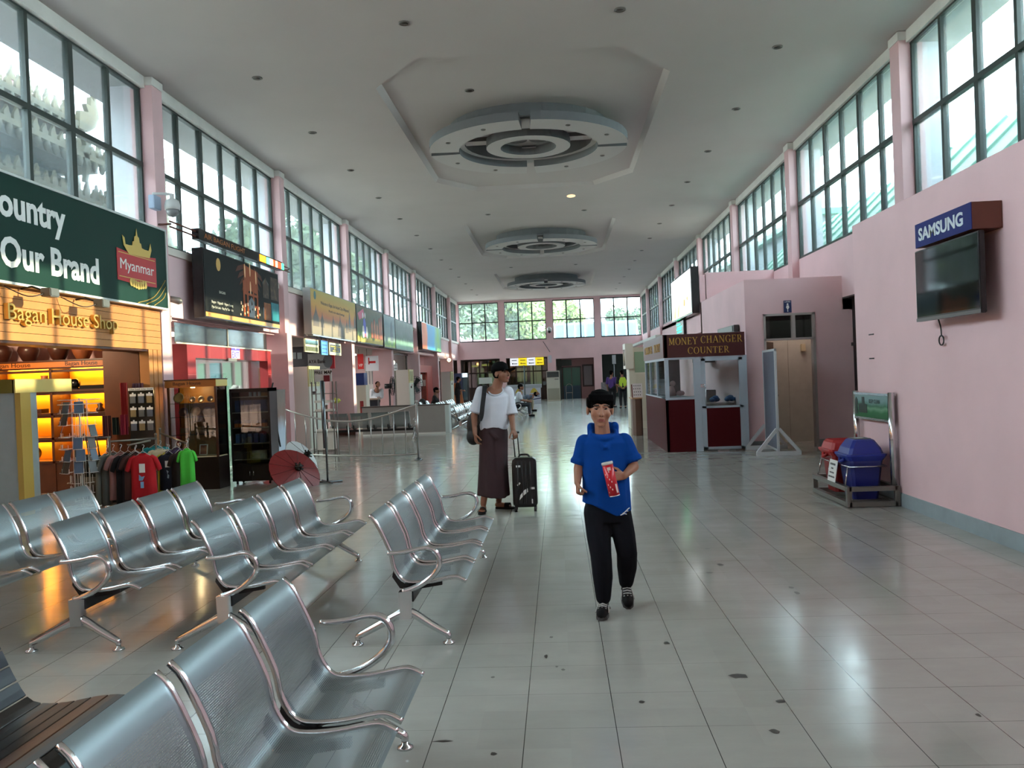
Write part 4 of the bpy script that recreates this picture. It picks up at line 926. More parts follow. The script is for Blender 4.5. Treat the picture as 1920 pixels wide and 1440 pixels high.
# dome camera on the first column
p = at(323, 384, X=-5.98)
t = thing('dome_camera', 'white dome camera on a bracket by the first pink column', 'camera', (p.x, p.y, p.z-.2))
wc = M('off_white_plastic', (206, 206, 204), .4)
obj('bracket', MB().tube(smooth_path([(XL+.16, p.y-.12, p.z+.16), (XL+.3, p.y-.05, p.z+.17), (p.x, p.y, p.z+.16)], 4), .022, 8).cyl((p.x, p.y, p.z+.05), (p.x, p.y, p.z+.17), .035, 10), wc, t)
obj('housing', MB().lathe([(.04, .1), (.1, .06), (.118, 0), (.115, -.08)], p, 18), wc, t)
obj('dome', MB().lathe([(.1, -.08), (.095, -.13), (.06, -.18), (0, -.2)], p, 18), M('smoked_dome', (130, 130, 132), .12), t, 'grey dome')
p = at(290, 380, X=-6.22); tag(obj('junction_box', MB().box(p.x-.04, p.x+.06, p.y-.13, p.y+.1, p.z-.11, p.z+.1), M('pale_blue_plastic', (160, 176, 200), .5), bev=.008), 'pale blue junction box on the first pink column', 'box')
# small wall lamp on the second bay
p = at(330, 563, X=-6.2); t = thing('spot_lamp', 'small grey spot lamp beside the lower corner of the green board', 'light', p)
obj('head', MB().lathe([(.05, -.1), (.06, .05), (.03, .1)], p, 12, (.7, .5, -.2)), M('lamp_grey', (150, 146, 140), .4, .5), t); obj('arm', MB().tube([p, (p.x-.2, p.y-.05, p.z+.02)], .014, 6), black_pl, t)

# ---- welcome billboard
t, F = box_sign('billboard', 'welcome billboard of temple silhouettes against a sunset', 21.1, 25.85, 2.85, 4.04, .19, M('grey_sheet_metal', (150, 148, 144), .5, .3))
y0, W_, z0, H_ = 21.1, 4.75, 2.85, 1.19
obj('poster', MB().rect(F, y0+.02, y0+W_-.02, z0+.02, z0+H_-.02, .001, .004), ramp_mat('sunset_print', 'Z', [(0, (140, 132, 118)), (.3, (158, 140, 120)), (.42, (206, 130, 90)), (.62, (214, 160, 80)), (1, (190, 178, 106))], 0, 1.19, .4, .08, 3), t, 'printed sunset')
mb = MB()
def pagoda(a, w, h, b0=.0): mb.poly(F, [(y0+a-w, z0+b0), (y0+a+w, z0+b0), (y0+a+w*.8, z0+b0+h*.45), (y0+a+w*.45, z0+b0+h*.6), (y0+a+w*.12, z0+b0+h*.8), (y0+a, z0+b0+h), (y0+a-w*.12, z0+b0+h*.8), (y0+a-w*.45, z0+b0+h*.6), (y0+a-w*.8, z0+b0+h*.45)], .005)
pagoda(.42, .28, .55, .22); pagoda(1.0, .18, .4, .22); pagoda(2.1, .12, .3, .3); pagoda(2.85, .3, .62, .05); pagoda(3.6, .16, .4, .2); pagoda(3.95, .14, .7, .25); pagoda(4.6, .12, .5, .4)
obj('silhouettes', mb, M('grey_silhouette', (110, 98, 90), .5), t)
mb = MB(); mb.text('Welcome to Bagan, the Ancient City of Myanmar', F, y0+2.4, z0+.86, 3.0, .12, .005, .002, .008); mb.text("World's rich cultural heritage", F, y0+2.5, z0+.7, 1.7, .085, .005, .002, .006)
obj('lettering', mb, M('brown_ink', (70, 54, 34), .5), t)
mb = MB(); mb.disc(F, y0+.38, z0+1.02, .1, .11, .005); obj('emblem', mb, M('teal_ink', (60, 110, 110), .5), t, 'round teal emblem')
obj('rack', MB().box(-6.24, -6.05, 20.7, 25.1, 2.79, 2.815), steel_dk, t)
# ---- three more picture boards
def board(label, ya, yb, z0, z1, bgm, depth=.19, cas=None):
    t, F = box_sign('billboard', label, ya+.01, yb-.01, z0, z1, depth, cas or M('dark_board_frame', (70, 70, 66), .5))
    obj('poster', MB().rect(F, ya+.06, yb-.06, z0+.04, z1-.04, .001, .004), bgm, t); return t, F
t, F = board('billboard of puppets and dancers beside the sunset one', 25.95, 29.85, 2.83, 4.04, ramp_mat('green_scene', 'Z', [(0, (206, 190, 90)), (.12, (206, 180, 80)), (.2, (50, 84, 44)), (.6, (66, 74, 50)), (1, (120, 110, 90))], 0, 1.2, .4, .3, 3))
mb = MB(); mb.poly(F, [(26.1, 3.75), (26.9, 3.95), (27.0, 3.7), (26.3, 3.55)], .006); mb.disc(F, 27.0, 3.1, .3, .06, .006); obj('pink_parasol', mb, M('poster_pink', (206, 90, 120), .5), t)
mb = MB(); mb.poly(F, [(26.75, 3.15), (27.15, 3.15), (27.2, 3.5), (27.05, 3.65), (26.85, 3.6)], .006); obj('blue_dress', mb, M('poster_blue', (60, 66, 190), .5), t)
mb = MB(); mb.disc(F, 26.8, 3.2, .14, .2, .008); mb.disc(F, 27.3, 3.2, .12, .2, .008); mb.disc(F, 26.8, 3.72, .08, .1, .008); mb.disc(F, 27.1, 3.74, .08, .1, .008); obj('pale_figures', mb, M('poster_white', (226, 220, 220), .5), t)
mb = MB()
for y, h in ((28.1, .5), (28.5, .62), (28.9, .5), (29.3, .7), (29.6, .8)): mb.poly(F, [(y-.16, 3.05), (y+.16, 3.05), (y+.13, 3.0+h), (y, 3.12+h), (y-.13, 3.0+h)], .006)
obj('puppets', mb, ramp_mat('red_gold_scene', 'Z', [(0, (130, 60, 40)), (.5, (190, 110, 70)), (.8, (150, 70, 50)), (1, (170, 60, 40))], .1, 1.1, .4, .5, 6), t, 'reddish puppets')
t, F = board('grey green landscape billboard third in the row', 30.05, 32.15, 2.8, 4.03, ramp_mat('grey_scene', 'Z', [(0, (196, 206, 110)), (.14, (120, 170, 90)), (.25, (130, 150, 140)), (.7, (120, 140, 150)), (1, (170, 186, 190))], 0, 1.2, .35, .3, 3))
mb = MB(); mb.poly(F, [(31.2, 3.1), (31.7, 3.1), (31.6, 3.6), (31.45, 3.85), (31.3, 3.6)], .006); obj('spire', mb, M('poster_slate', (84, 96, 104), .5), t)
t, F = board('pale green landscape billboard fourth in the row', 32.2, 36.2, 2.8, 4.0, ramp_mat('mint_scene', 'Z', [(0, (150, 190, 170)), (.2, (140, 186, 160)), (.4, (90, 110, 96)), (.75, (130, 140, 136)), (1, (170, 180, 176))], 0, 1.2, .35, .35, 2.5))
t, F = board('black framed blue and orange balloon light box at the end of the row', 38.6, 44.9, 3.0, 4.3, ramp_mat('balloon_scene', 'Y', [(0, (190, 90, 50)), (.22, (206, 110, 60)), (.3, (70, 140, 190)), (.6, (60, 150, 200)), (.78, (110, 170, 90)), (1, (90, 150, 120))], -3.1, 3.1, .3, .25, 1.2, emit=.25), .19, black_m)
# ---- three small signs hanging under the welcome board
g = 'small signs hanging under the welcome billboard'
def hang(name, label, px0, py0, px1, py1, mat, fx=-6.2):
    a, c_ = at(px0, py0, X=fx), at(px1, py1, X=fx); t = thing(name, label, 'sign', ((fx), (a.y+c_.y)/2, c_.z), g); F = FL((fx, 0, 0))
    obj('panel', MB().fbox(F, a.y, c_.y, c_.z, a.z, -.03, 0), mat, t)
    mb = MB()
    for y in (a.y+.08, c_.y-.08): mb.tube([F.p(y, a.z, -.015), F.p(y, 2.82, -.015)], .006, 4)
    obj('cord', mb, steel_dk, t); return t, F, a, c_
cream = M('cream_sign', (214, 210, 170), .45)
t, F, a, c_ = hang('hanging_sign', 'cream hanging sign with a blue photograph strip, leftmost under the welcome billboard', 571, 634, 598, 662, cream)
obj('photo', MB().rect(F, a.y+.06, c_.y-.06, a.z-.14, a.z-.03, .001), ramp_mat('sky_strip', 'Z', [(0, (60, 80, 70)), (.5, (120, 160, 180)), (1, (170, 196, 206))], .2, .38, .4, .5, 12), t); obj('map', MB().rect(F, a.y+.06, c_.y-.06, c_.z+.03, c_.z+.14, .001), M('moss_print', (96, 100, 66), .5, noise=.4, nscale=20), t)
t, F, a, c_ = hang('hanging_sign', 'narrow bright blue hanging sign in the middle', 602, 638, 615, 666, M('sky_blue_sign', (92, 160, 216), .45))
mb = MB()
for k in range(4): mb.rect(F, a.y+.08, c_.y-.08, c_.z+.05+.1*k, c_.z+.075+.1*k, .001)
obj('lettering', mb, M('blue_ink', (40, 90, 170), .5), t)
t, F, a, c_ = hang('hanging_sign', 'black hanging sign with a cream border, rightmost of the three', 617, 642, 640, 667, cream)
obj('panel_face', MB().rect(F, a.y+.08, c_.y-.08, c_.z+.08, a.z-.05, .001), M('blue_black_sign', (34, 38, 52), .4), t)
mb = MB(); ym = (a.y+c_.y)/2
for k, w2 in ((0, .3), (1, .16), (2, .5)): mb.rect(F, ym-w2, ym+w2, c_.z+.1+.06*k, c_.z+.13+.06*k, .005)
mb.disc(F, ym, a.z-.12, .05, .06, .005); obj('lettering', mb, M('gold_ink', (200, 180, 90), .5), t)

# ---- bank booth
t = thing('bank_booth', 'bank counter with a grey AYA Bank sign board and white shelves', 'booth', (-7.6, 24.6, 0)); BY = 24.5; F = FC((0, BY, 0))
sa, sb = at(577, 664, Y=BY), at(628, 691, Y=BY)
navy_d = M('booth_dark_panel', (34, 38, 50), .4)
obj('head_panel', MB().fbox(F, -9.6, -6.82, sb.z-.02, 2.7, -.1, -.02), navy_d, t)
obj('sign', MB().fbox(F, sa.x, sb.x-.14, sb.z, sa.z, -.02, .01), M('silver_sign', (150, 154, 156), .4), t, 'silver sign panel')
mb = MB(); mb.disc(F, sb.x-.2, (sa.z+sb.z)/2, .14, .2, .012); obj('roundel', mb, M('slate_disc', (96, 104, 110), .4), t)
obj('red_end', MB().fbox(F, sb.x-.14, sb.x, sb.z, sa.z, -.02, .012), M('bank_red', (150, 26, 40), .4), t)
obj('lettering', MB().text('AYA Bank', F, sa.x+.27, (sa.z+sb.z)/2+.0, .5, .11, .012, .004, .01), black_m, t)
for px in (562, 551):
    p = at(px, 668, Y=BY); obj('screen', MB().fbox(F, p.x-.07, p.x+.07, p.z-.08, p.z+.11, 0, .01), M('pale_screen', (150, 168, 172), .4), t)
obj('counter', MB().fbox(F, -9.6, -6.85, 0, .95, -.1, .35), M('booth_brown', (86, 54, 38), .4, noise=.1), t); obj('counter_top', MB().fbox(F, -9.6, -6.82, .95, 1.0, -.1, .4), whitem, t)
obj('cash_window', MB().fbox(F, -7.6, -7.35, 1.1, 1.75, -.08, .02), M('bank_red2', (120, 22, 30), .4), t, 'dark red panel'); obj('side_board', MB().fbox(F, -7.3, -6.9, 1.0, 1.85, -.08, 0), M('pale_blue_board', (176, 196, 204), .4), t)
p = at(622, 735, Y=23.6); solo('fruit_bowl', MB().lathe([(.05, 0), (.12, .06), (.13, .09), (.09, .07), (0, .05)], (p.x, 24.1, 1.0), 14).ball((p.x-.03, 24.1, 1.1), .06, 8).ball((p.x+.05, 24.12, 1.09), .05, 8), M('yellow_green_fruit', (190, 190, 80), .5), 'bowl of yellow fruit on the bank counter', 'bowl')
# ---- floor standing air conditioners
acw = M('cream_ac_casing', (218, 206, 198), .4); acf = M('pale_ac_front', (214, 216, 204), .35); lou = M('yellowed_louvre', (206, 196, 140), .4)
ag = 'tall floor-standing air conditioners'
def aircon(label, x0, x1, y, h, dep):
    t = thing('air_conditioner', label, 'air conditioner', ((x0+x1)/2, y+dep/2, 0), ag); F = FL((x1, 0, 0))
    obj('casing', MB().box(x0, x1-.03, y, y+dep, .0, h), acw, t, bev=.01)
    obj('front_panel', MB().fbox(F, y+.01, y+dep-.01, .05, h*.76, -.03, 0), acf, t); obj('frame', MB().fbox(F, y+.005, y+dep-.005, h*.76, h, -.03, .004).fbox(F, y+.0, y+dep, h-.015, h+.01, -.03, .01), lou, t)
    mb = MB()
    for k in range(5): mb.fbox(F, y+.06+(dep-.12)*k/5, y+.06+(dep-.12)*(k+.35)/5, h*.79, h*.97, .004, .012)
    obj('louvre', mb, M('louvre_shadow', (150, 146, 110), .5), t)
    obj('display', MB().fbox(F, y+dep*.25, y+dep*.5, h*.66, h*.7, 0, .004), black_m, t); obj('badge', MB().fbox(F, y+dep*.55, y+dep*.65, h*.7, h*.73, 0, .004), M('red_badge', (190, 40, 40), .4), t)
    return t
yA = 19.75
aircon('tall cream air conditioner before the bank booth, behind the curved railing', at(541, 760, Y=yA).x, at(581, 760, Y=yA).x, yA, 2.0, .95)
aircon('tall grey air conditioner between the two black fans', at(743, 720, Y=30).x, at(767, 720, Y=30).x+.02, 30, 1.97, .85)
aircon('tall cream air conditioner farthest along the left wall', at(828, 730, Y=42).x, at(846, 730, Y=42).x, 42, 1.95, 1.1)
# ---- brochure rack with FREE MAP card
t = thing('brochure_rack', 'tall wire brochure rack under a FREE MAP card', 'rack', (-5.27, 18.6, 0)); RY = 18.5
xa, xb = at(586, 760, Y=RY).x, at(625, 760, Y=RY).x; zt = 1.62
mb = MB()
for x in (xa, xb):
    for y in (RY, RY+.3): mb.tube([(x, y, 0), (x, y, zt)], .016, 6)
for z in (.06, .5, .95, 1.35):
    mb.tube([(xa, RY, z), (xb, RY, z), (xb, RY+.3, z), (xa, RY+.3, z)], .008, 5, closed=True)
obj('frame', mb, M('dull_rack_metal', (116, 106, 100), .4, .6), t)
for k, z in enumerate((.55, 1.0, 1.2)):
    obj('tray', MB().box(xa+.04, xb-.04, RY+.02, RY+.28, z-.45 if k == 0 else z-.05, z), acw, t)
ya_ = at(602, 745, Y=18.9)
obj('card', MB().box(at(590, 690, Y=18.85).x, at(622, 690, Y=18.85).x, 18.8, 18.83, 1.62, 1.9), M('pale_card', (204, 200, 196), .5), t, 'pale map card')
obj('lettering', MB().text('FREE MAP', FC((0, 18.8, 0)), at(606, 697, Y=18.8).x, 1.83, .4, .075, .0, .004, .02), black_m, t)
obj('red_leaflets', MB().box(at(609, 720, Y=18.85).x, at(620, 720, Y=18.85).x, 18.77, 18.8, 1.62, 1.76), M('leaflet_red', (120, 22, 34), .5), t)
# ---- stand with a cross foot
t = thing('banner_stand', 'thin dark pole on a cross foot before the curved railing', 'stand', (-3.7, 13.13, 0))
mb = MB(); mb.tube([(-3.7, 13.13, .02), (-3.71, 13.12, 1.62)], .016, 8); mb.tube([(-3.72, 13.11, .55), (-3.735, 13.1, 1.62)], .022, 8)
obj('pole', mb, steel_dk, t)
obj('foot', MB().tube([(-3.98, 13.05, .018), (-3.48, 13.2, .018)], .016, 6).tube([(-3.85, 13.35, .018), (-3.58, 12.95, .018)], .016, 6), steel_dk, t)
# ---- curved railing
t = thing('railing', 'low curved steel railing with upright bars before the tall cream air conditioner', 'railing', (-4.5, 17.5, 0))
rl = M('brushed_rail_steel', (176, 172, 170), .28, .9)
A, B_ = Vector((-5.88, 17.75, 0)), Vector((-2.8, 16.42, 0)); d = (B_-A); nrm = Vector((-d.y, d.x, 0)).normalized()
if nrm.y > 0: nrm = -nrm
curve = lambda s: A+d*s+nrm*(-.0)+Vector((0, 0, 0))
n = 12; topz = lambda s: 1.06-.30*math.sin(PI*s)*1.0+.03*s; botz = .12
mb = MB(); mb.tube([curve(i/24)+Vector((0, 0, topz(i/24))) for i in range(25)], .02, 8); mb.tube([curve(i/24)+Vector((0, 0, .12-.05*math.sin(PI*i/24))) for i in range(25)], .016, 8)
obj('rail', mb, rl, t)
for i in range(1, n): p = curve(i/n); obj('baluster', MB().cyl((p.x, p.y, .12-.05*math.sin(PI*i/n)), (p.x, p.y, topz(i/n)), .011, 6), rl, t)
for p in (A, B_):
    obj('post', MB().cyl((p.x, p.y, .01), (p.x, p.y, 1.13), .022, 10).ball((p.x, p.y, 1.15), .034, 10), rl, t); obj('foot', MB().lathe([(.085, 0), (.09, .012), (.03, .05)], p, 14), steel_dk, t)
# ---- x banner seen edge on
t = thing('roll_up_banner', 'white banner seen edge-on leaning beside the black cabinet', 'banner', (-4.95, 14.4, 0))
mb = MB(); q = [(-4.93, 14.15, .03), (-4.83, 14.18, 1.5), (-4.95, 15.0, 1.5), (-5.0, 15.0, .03)]; mb.prism(q, (.012, 0, 0)); obj('sheet', mb, ramp_mat('banner_print', 'Z', [(0, (206, 214, 226)), (.5, (196, 206, 222)), (.7, (150, 120, 110)), (1, (120, 110, 106))], 0, 1.5, .4, .3, 3), t)
obj('pole', MB().tube([(-4.9, 14.5, .5), (-4.9, 14.1, 1.42), (-4.83, 14.05, 1.62)], .014, 6), black_pl, t)
obj('foot', MB().tube([(-4.85, 13.8, .01), (-4.93, 14.3, .18), (-4.98, 14.7, .01)], .012, 6), black_pl, t)
# ---- paper umbrellas
def umbrella(label, cx, cy, Y, R, n, mt, rib, fin_l):
    p = at(cx, cy, Y=Y); t = thing('paper_umbrella', label, 'umbrella', p, 'open paper umbrellas on the floor'); ax = Vector(n).normalized(); u = ax.orthogonal().normalized(); w_ = ax.cross(u)
    seg = 24; vs = [p+ax*.11]+[p+(u*math.cos(2*PI*k/seg)+w_*math.sin(2*PI*k/seg))*R for k in range(seg)]
    mb = MB(); mb.add(vs, [(0, 1+k, 1+(k+1) % seg) for k in range(seg)]); mb.add([q-ax*.012 for q in vs], [(0, 1+(k+1) % seg, 1+k) for k in range(seg)])
    mb.add([vs[1+k] for k in range(seg)]+[vs[1+k]-ax*.012 for k in range(seg)], [(k, (k+1) % seg, seg+(k+1) % seg, seg+k) for k in range(seg)])
    obj('canopy', mb, mt, t)
    mb = MB()
    for k in range(0, seg, 2 if R > .35 else 3): mb.tube([vs[0]+ax*.003, vs[1+k]+ax*.003], .0035, 4)
    obj('ribs', mb, rib, t)
    mb = MB(); mb.lathe([(.05, -.01), (.06, .03), (.03, .05), (.035, .09), (0, .1)], p+ax*.1, 10, ax)
    for k in range(6): a = 2*PI*k/6; mb.tube([p+ax*.12, p+ax*.16+(u*math.cos(a)+w_*math.sin(a))*.075], .014, 5)
    obj('finial', mb, black_m, t, 'black finial')
    obj('stick', MB().cyl(p+ax*.1, p-ax*fin_l, .012, 8), dkwood, t)
red_u = M('dark_red_oiled_paper', (120, 28, 30), .45, noise=.1)
umbrella('dark red paper umbrella lying open behind the second bench', 553, 885, 12.75, .42, (.62, -.50, .60), red_u, M('darker_red_rib', (86, 16, 20), .5), .5)
umbrella('white paper umbrella with black lines behind the dark red one', 566, 860, 13.55, .34, (.78, -.26, .52), M('white_oiled_paper', (206, 208, 208), .5), black_m, .4)
# ---- grey counter across the middle
t = thing('reception_counter', 'low grey counter with dark top edge and white end post across the hall', 'counter', (-4.5, 24.4, 0)); F = FC((0, 24.3, 0))
gr = M('grey_counter_panel', (158, 152, 148), .4, noise=.03)
obj('front', MB().fbox(F, -5.75, -3.32, .05, .83, -.03, 0), gr, t); obj('top', MB().fbox(F, -5.78, -3.2, .83, .855, -.45, .02), M('dark_counter_edge', (70, 62, 60), .4), t)
obj('end_post', MB().fbox(F, -3.32, -3.2, 0, .83, -.45, .01), M('pale_green_post', (200, 210, 208), .4), t, 'pale end post'); obj('plinth', MB().fbox(F, -5.75, -3.32, 0, .05, -.03, .005), whitem, t)
obj('side', MB().box(-5.75, -5.72, 24.33, 25.6, 0, .83), gr, t)
# ---- pedestal fans
def fan(label, px, py, Y, face, hz=1.36):
    p = at(px, py, Y=Y); t = thing('pedestal_fan', label, 'fan', (p.x, p.y, 0), 'black pedestal fans'); f = Vector(face).normalized(); u = f.cross(Vector((0, 0, 1))).normalized(); v = u.cross(f)
    obj('stand', MB().cyl((p.x, p.y, .02), (p.x, p.y, p.z-.1), .03, 10).lathe([(.24, 0), (.24, .03), (.05, .06)], (p.x, p.y, 0), 20), black_pl, t)
    mb = MB()
    for r, c in ((.33, .03), (.33, .1), (.25, .0), (.25, .13), (.15, -.02), (.15, .15)): mb.tube([p+f*(c+.04)+(u*math.cos(2*PI*k/20)+v*math.sin(2*PI*k/20))*r for k in range(20)], .006, 4, closed=True)
    for k in range(20): a = 2*PI*k/20; e = u*math.cos(a)+v*math.sin(a); mb.tube([p+f*.2, p+f*.19+e*.15, p+f*.14+e*.33, p+f*.07+e*.33, p+f*.02+e*.15, p+f*.02], .004, 4)
    obj('cage', mb, M('dark_cage', (30, 30, 32), .4, .4), t)
    mb = MB()
    for k in range(3):
        a = 2*PI*k/3; e = u*math.cos(a)+v*math.sin(a); g_ = f.cross(e); mb.prism([p+f*.1+e*.05-g_*.04, p+f*.13+e*.28-g_*.11, p+f*.1+e*.29+g_*.08, p+f*.08+e*.05+g_*.04], f*.006)
    obj('blade', mb, black_pl, t); obj('motor', MB().cyl(p-f*.16, p+f*.08, .085, 12), black_pl, t)
fan('black pedestal fan seen side-on left of the grey air conditioner', 730, 724, 29, (1, .12, 0))
fan('black pedestal fan half hidden behind the grey air conditioner', 776, 722, 31.4, (.5, -1, 0))
# ---- blue box, red boards, white cabinets in the third bay
p0, p1 = at(662, 700, Y=28), at(683, 722, Y=28)
t = thing('blue_locker', 'blue box on a white cabinet between two pink columns', 'box', (p0.x, 28.2, 0)); 
obj('blue_case', MB().box(p0.x, p1.x, 28, 28.5, p1.z, p0.z), M('deep_blue', (36, 64, 130), .4), t); obj('stand', MB().box(p0.x, p1.x+.05, 28, 28.5, 0, p1.z), M('cream_cabinet', (226, 216, 200), .5), t); obj('red_panel', MB().box(p0.x+.2, p1.x-.05, 27.98, 28, .3, .95), M('panel_red', (150, 46, 46), .4), t)
p0, p1 = at(670, 664, Y=30), at(682, 692, Y=30); F = FC((0, 30, 0))
t = thing('hanging_sign', 'red hanging sign above the blue box', 'sign', ((p0.x+p1.x)/2, 30, p1.z)); obj('panel', MB().fbox(F, p0.x, p1.x, p1.z, p0.z, -.03, 0), M('sign_red', (206, 44, 44), .4), t); obj('lettering', MB().text('VIP', F, (p0.x+p1.x)/2, p1.z+.14, .14, .1, 0, .004), whitem, t); obj('cord', MB().tube([F.p(p0.x+.05, p0.z, -.01), F.p(p0.x+.05, 2.78, -.01)], .008, 4), steel_dk, t)
p0, p1 = at(685, 668, Y=30), at(710, 695, Y=30)
t = thing('hanging_sign', 'white hanging sign with red words above the stooping clerk', 'sign', ((p0.x+p1.x)/2, 30, p1.z)); obj('panel', MB().fbox(F, p0.x, p1.x, p1.z, p0.z, -.03, 0), M('sign_white', (226, 226, 232), .4), t); obj('lettering', MB().fbox(F, p0.x+.12, p1.x-.1, p0.z-.26, p0.z-.18, 0, .004).fbox(F, p0.x+.1, p0.x+.14, p0.z-.3, p0.z-.05, 0, .004), M('sign_red', (206, 44, 44), .4), t); obj('cord', MB().tube([F.p(p0.x+.05, p0.z, -.01), F.p(p0.x+.05, 2.78, -.01)], .008, 4), steel_dk, t)
t = thing('service_counter', 'small dark counter before the stooping clerk', 'counter', (-6.9, 29.5, 0)); p0, p1 = at(689, 745, Y=29.2), at(702, 745, Y=29.2)
obj('front', MB().box(p0.x, p1.x+.1, 29.2, 29.5, 0, .95), navy_d, t); obj('top', MB().box(p0.x-.04, p1.x+.14, 29.15, 29.6, .95, 1.0), M('tan_top', (150, 130, 116), .5), t)
t = thing('file_cabinet', 'white louvred cabinet behind the stooping clerk', 'cabinet', (-8.2, 32, 0)); p0, p1 = at(684, 690, Y=32), at(712, 690, Y=32)
obj('body', MB().box(p0.x, p1.x, 32, 32.4, 0, 2.3), M('bright_white', (240, 240, 240), .5), t); mb = MB()
for k in range(5): x = p0.x+(p1.x-p0.x)*(k+.3)/5; mb.box(x, x+.03, 31.98, 32, 1.5, 2.25)
obj('slats', mb, M('grey_slats', (176, 178, 184), .5), t)
# recess 4: glazed front; recess 5: second red portal
t = thing('glass_screen', 'clear glazed office front in the fourth bay with a lamp behind', 'glass panel', (-6.7, 34.5, 0)); F = FL((-6.7, 0, 0))
obj('pane', MB().fbox(F, 31.75, 37.4, .1, 2.7, 0, .01), clear, t); obj('frame', MB().fbox(F, 31.72, 31.78, 0, 2.75, -.02, .03).fbox(F, 37.0, 37.08, 0, 2.75, -.02, .03).fbox(F, 31.7, 37.4, 2.68, 2.76, -.02, .03), black_m, t)
t = thing('tiled_portal', 'second red tiled portal farther along the left wall', 'portal', (-6.6, 40.6, 0)); F = FL((-6.5, 0, 0))
obj('surround', MB().fbox(F, 38.2, 38.9, 0, 2.3, -.3, 0).fbox(F, 41.6, 43.3, 0, 2.3, -.3, 0).fbox(F, 38.9, 41.6, 1.95, 2.3, -.3, 0), M('salmon_tile', (206, 92, 84), .35), t); obj('pane', MB().fbox(F, 38.9, 41.6, 0, 1.95, -.05, -.04), clear, t); obj('notice', MB().fbox(F, 39.4, 40.2, 1.3, 1.85, -.03, -.02), M('paper_notice', (226, 222, 212), .6), t)
lampg = 'glowing round lamps in the left bays'
for px, py, Y, lb in ((754, 679, 35, 'round white lamp glowing behind the glass of the fourth bay'), (842, 675, 48, 'round warm lamp glowing in the last left bay')):
    p = at(px, py, Y=Y); p.x = min(p.x, -6.9) if Y < 40 else p.x; warm = M('lamp_glow_%d' % Y, (255, 240, 220), .5, emit=(255, 236, 205) if Y < 40 else (255, 190, 120), estr=14)
    t = thing('globe_lamp', lb, 'light', p, lampg); obj('globe', MB().ball(p, .1, 14), warm, t); obj('stem', MB().cyl((p.x, p.y, p.z+.09), (p.x, p.y, 2.78), .015, 6), steel_dk, t)
def fill_lamp(x, y, z, e, rgb=(1, .95, .88), s=1.2):
    ld = bpy.data.lights.new('fill_light', 'AREA'); ld.shape = 'RECTANGLE'; ld.size = .3; ld.size_y = s; ld.energy = e; ld.color = rgb
    o = bpy.data.objects.new('fill_light', ld); COL.objects.link(o); o.location = (x, y, z)
tubem = M('added_tube_glow', (250, 250, 245), .5, emit=(255, 248, 235), estr=3)
for i, (x, y, e) in enumerate(((-8.6, 22.3, 25), (-8.6, 28.4, 60), (-8.6, 34.5, 50), (-8.6, 40.6, 40), (-8.6, 46.7, 30), (-8.2, 17.2, 110))):  # tube lamps with area lights, added to brighten the left bays
    solo('added_tube_lamp', MB().box(x-.15, x+.15, y-.6, y+.6, 2.72, 2.78), tubem, 'ceiling tube lamp added to brighten the left bays behind the columns', 'light', 'added tube lamps of the left bays'); fill_lamp(x, y, 2.71, e)
struct('wall_recess_divider', MB().box(-11, -6.8, 19.2, 19.35, 0, 2.78).box(-11, -6.8, 37.5, 37.65, 0, 2.78).box(-11, -6.8, 43.6, 43.75, 0, 2.78), pink)
# ================================================================== right side
alu = M('pale_blue_aluminium', (178, 192, 204), .35, .3)
maroon = M('maroon_laminate', (74, 18, 24), .55, spec=.1)
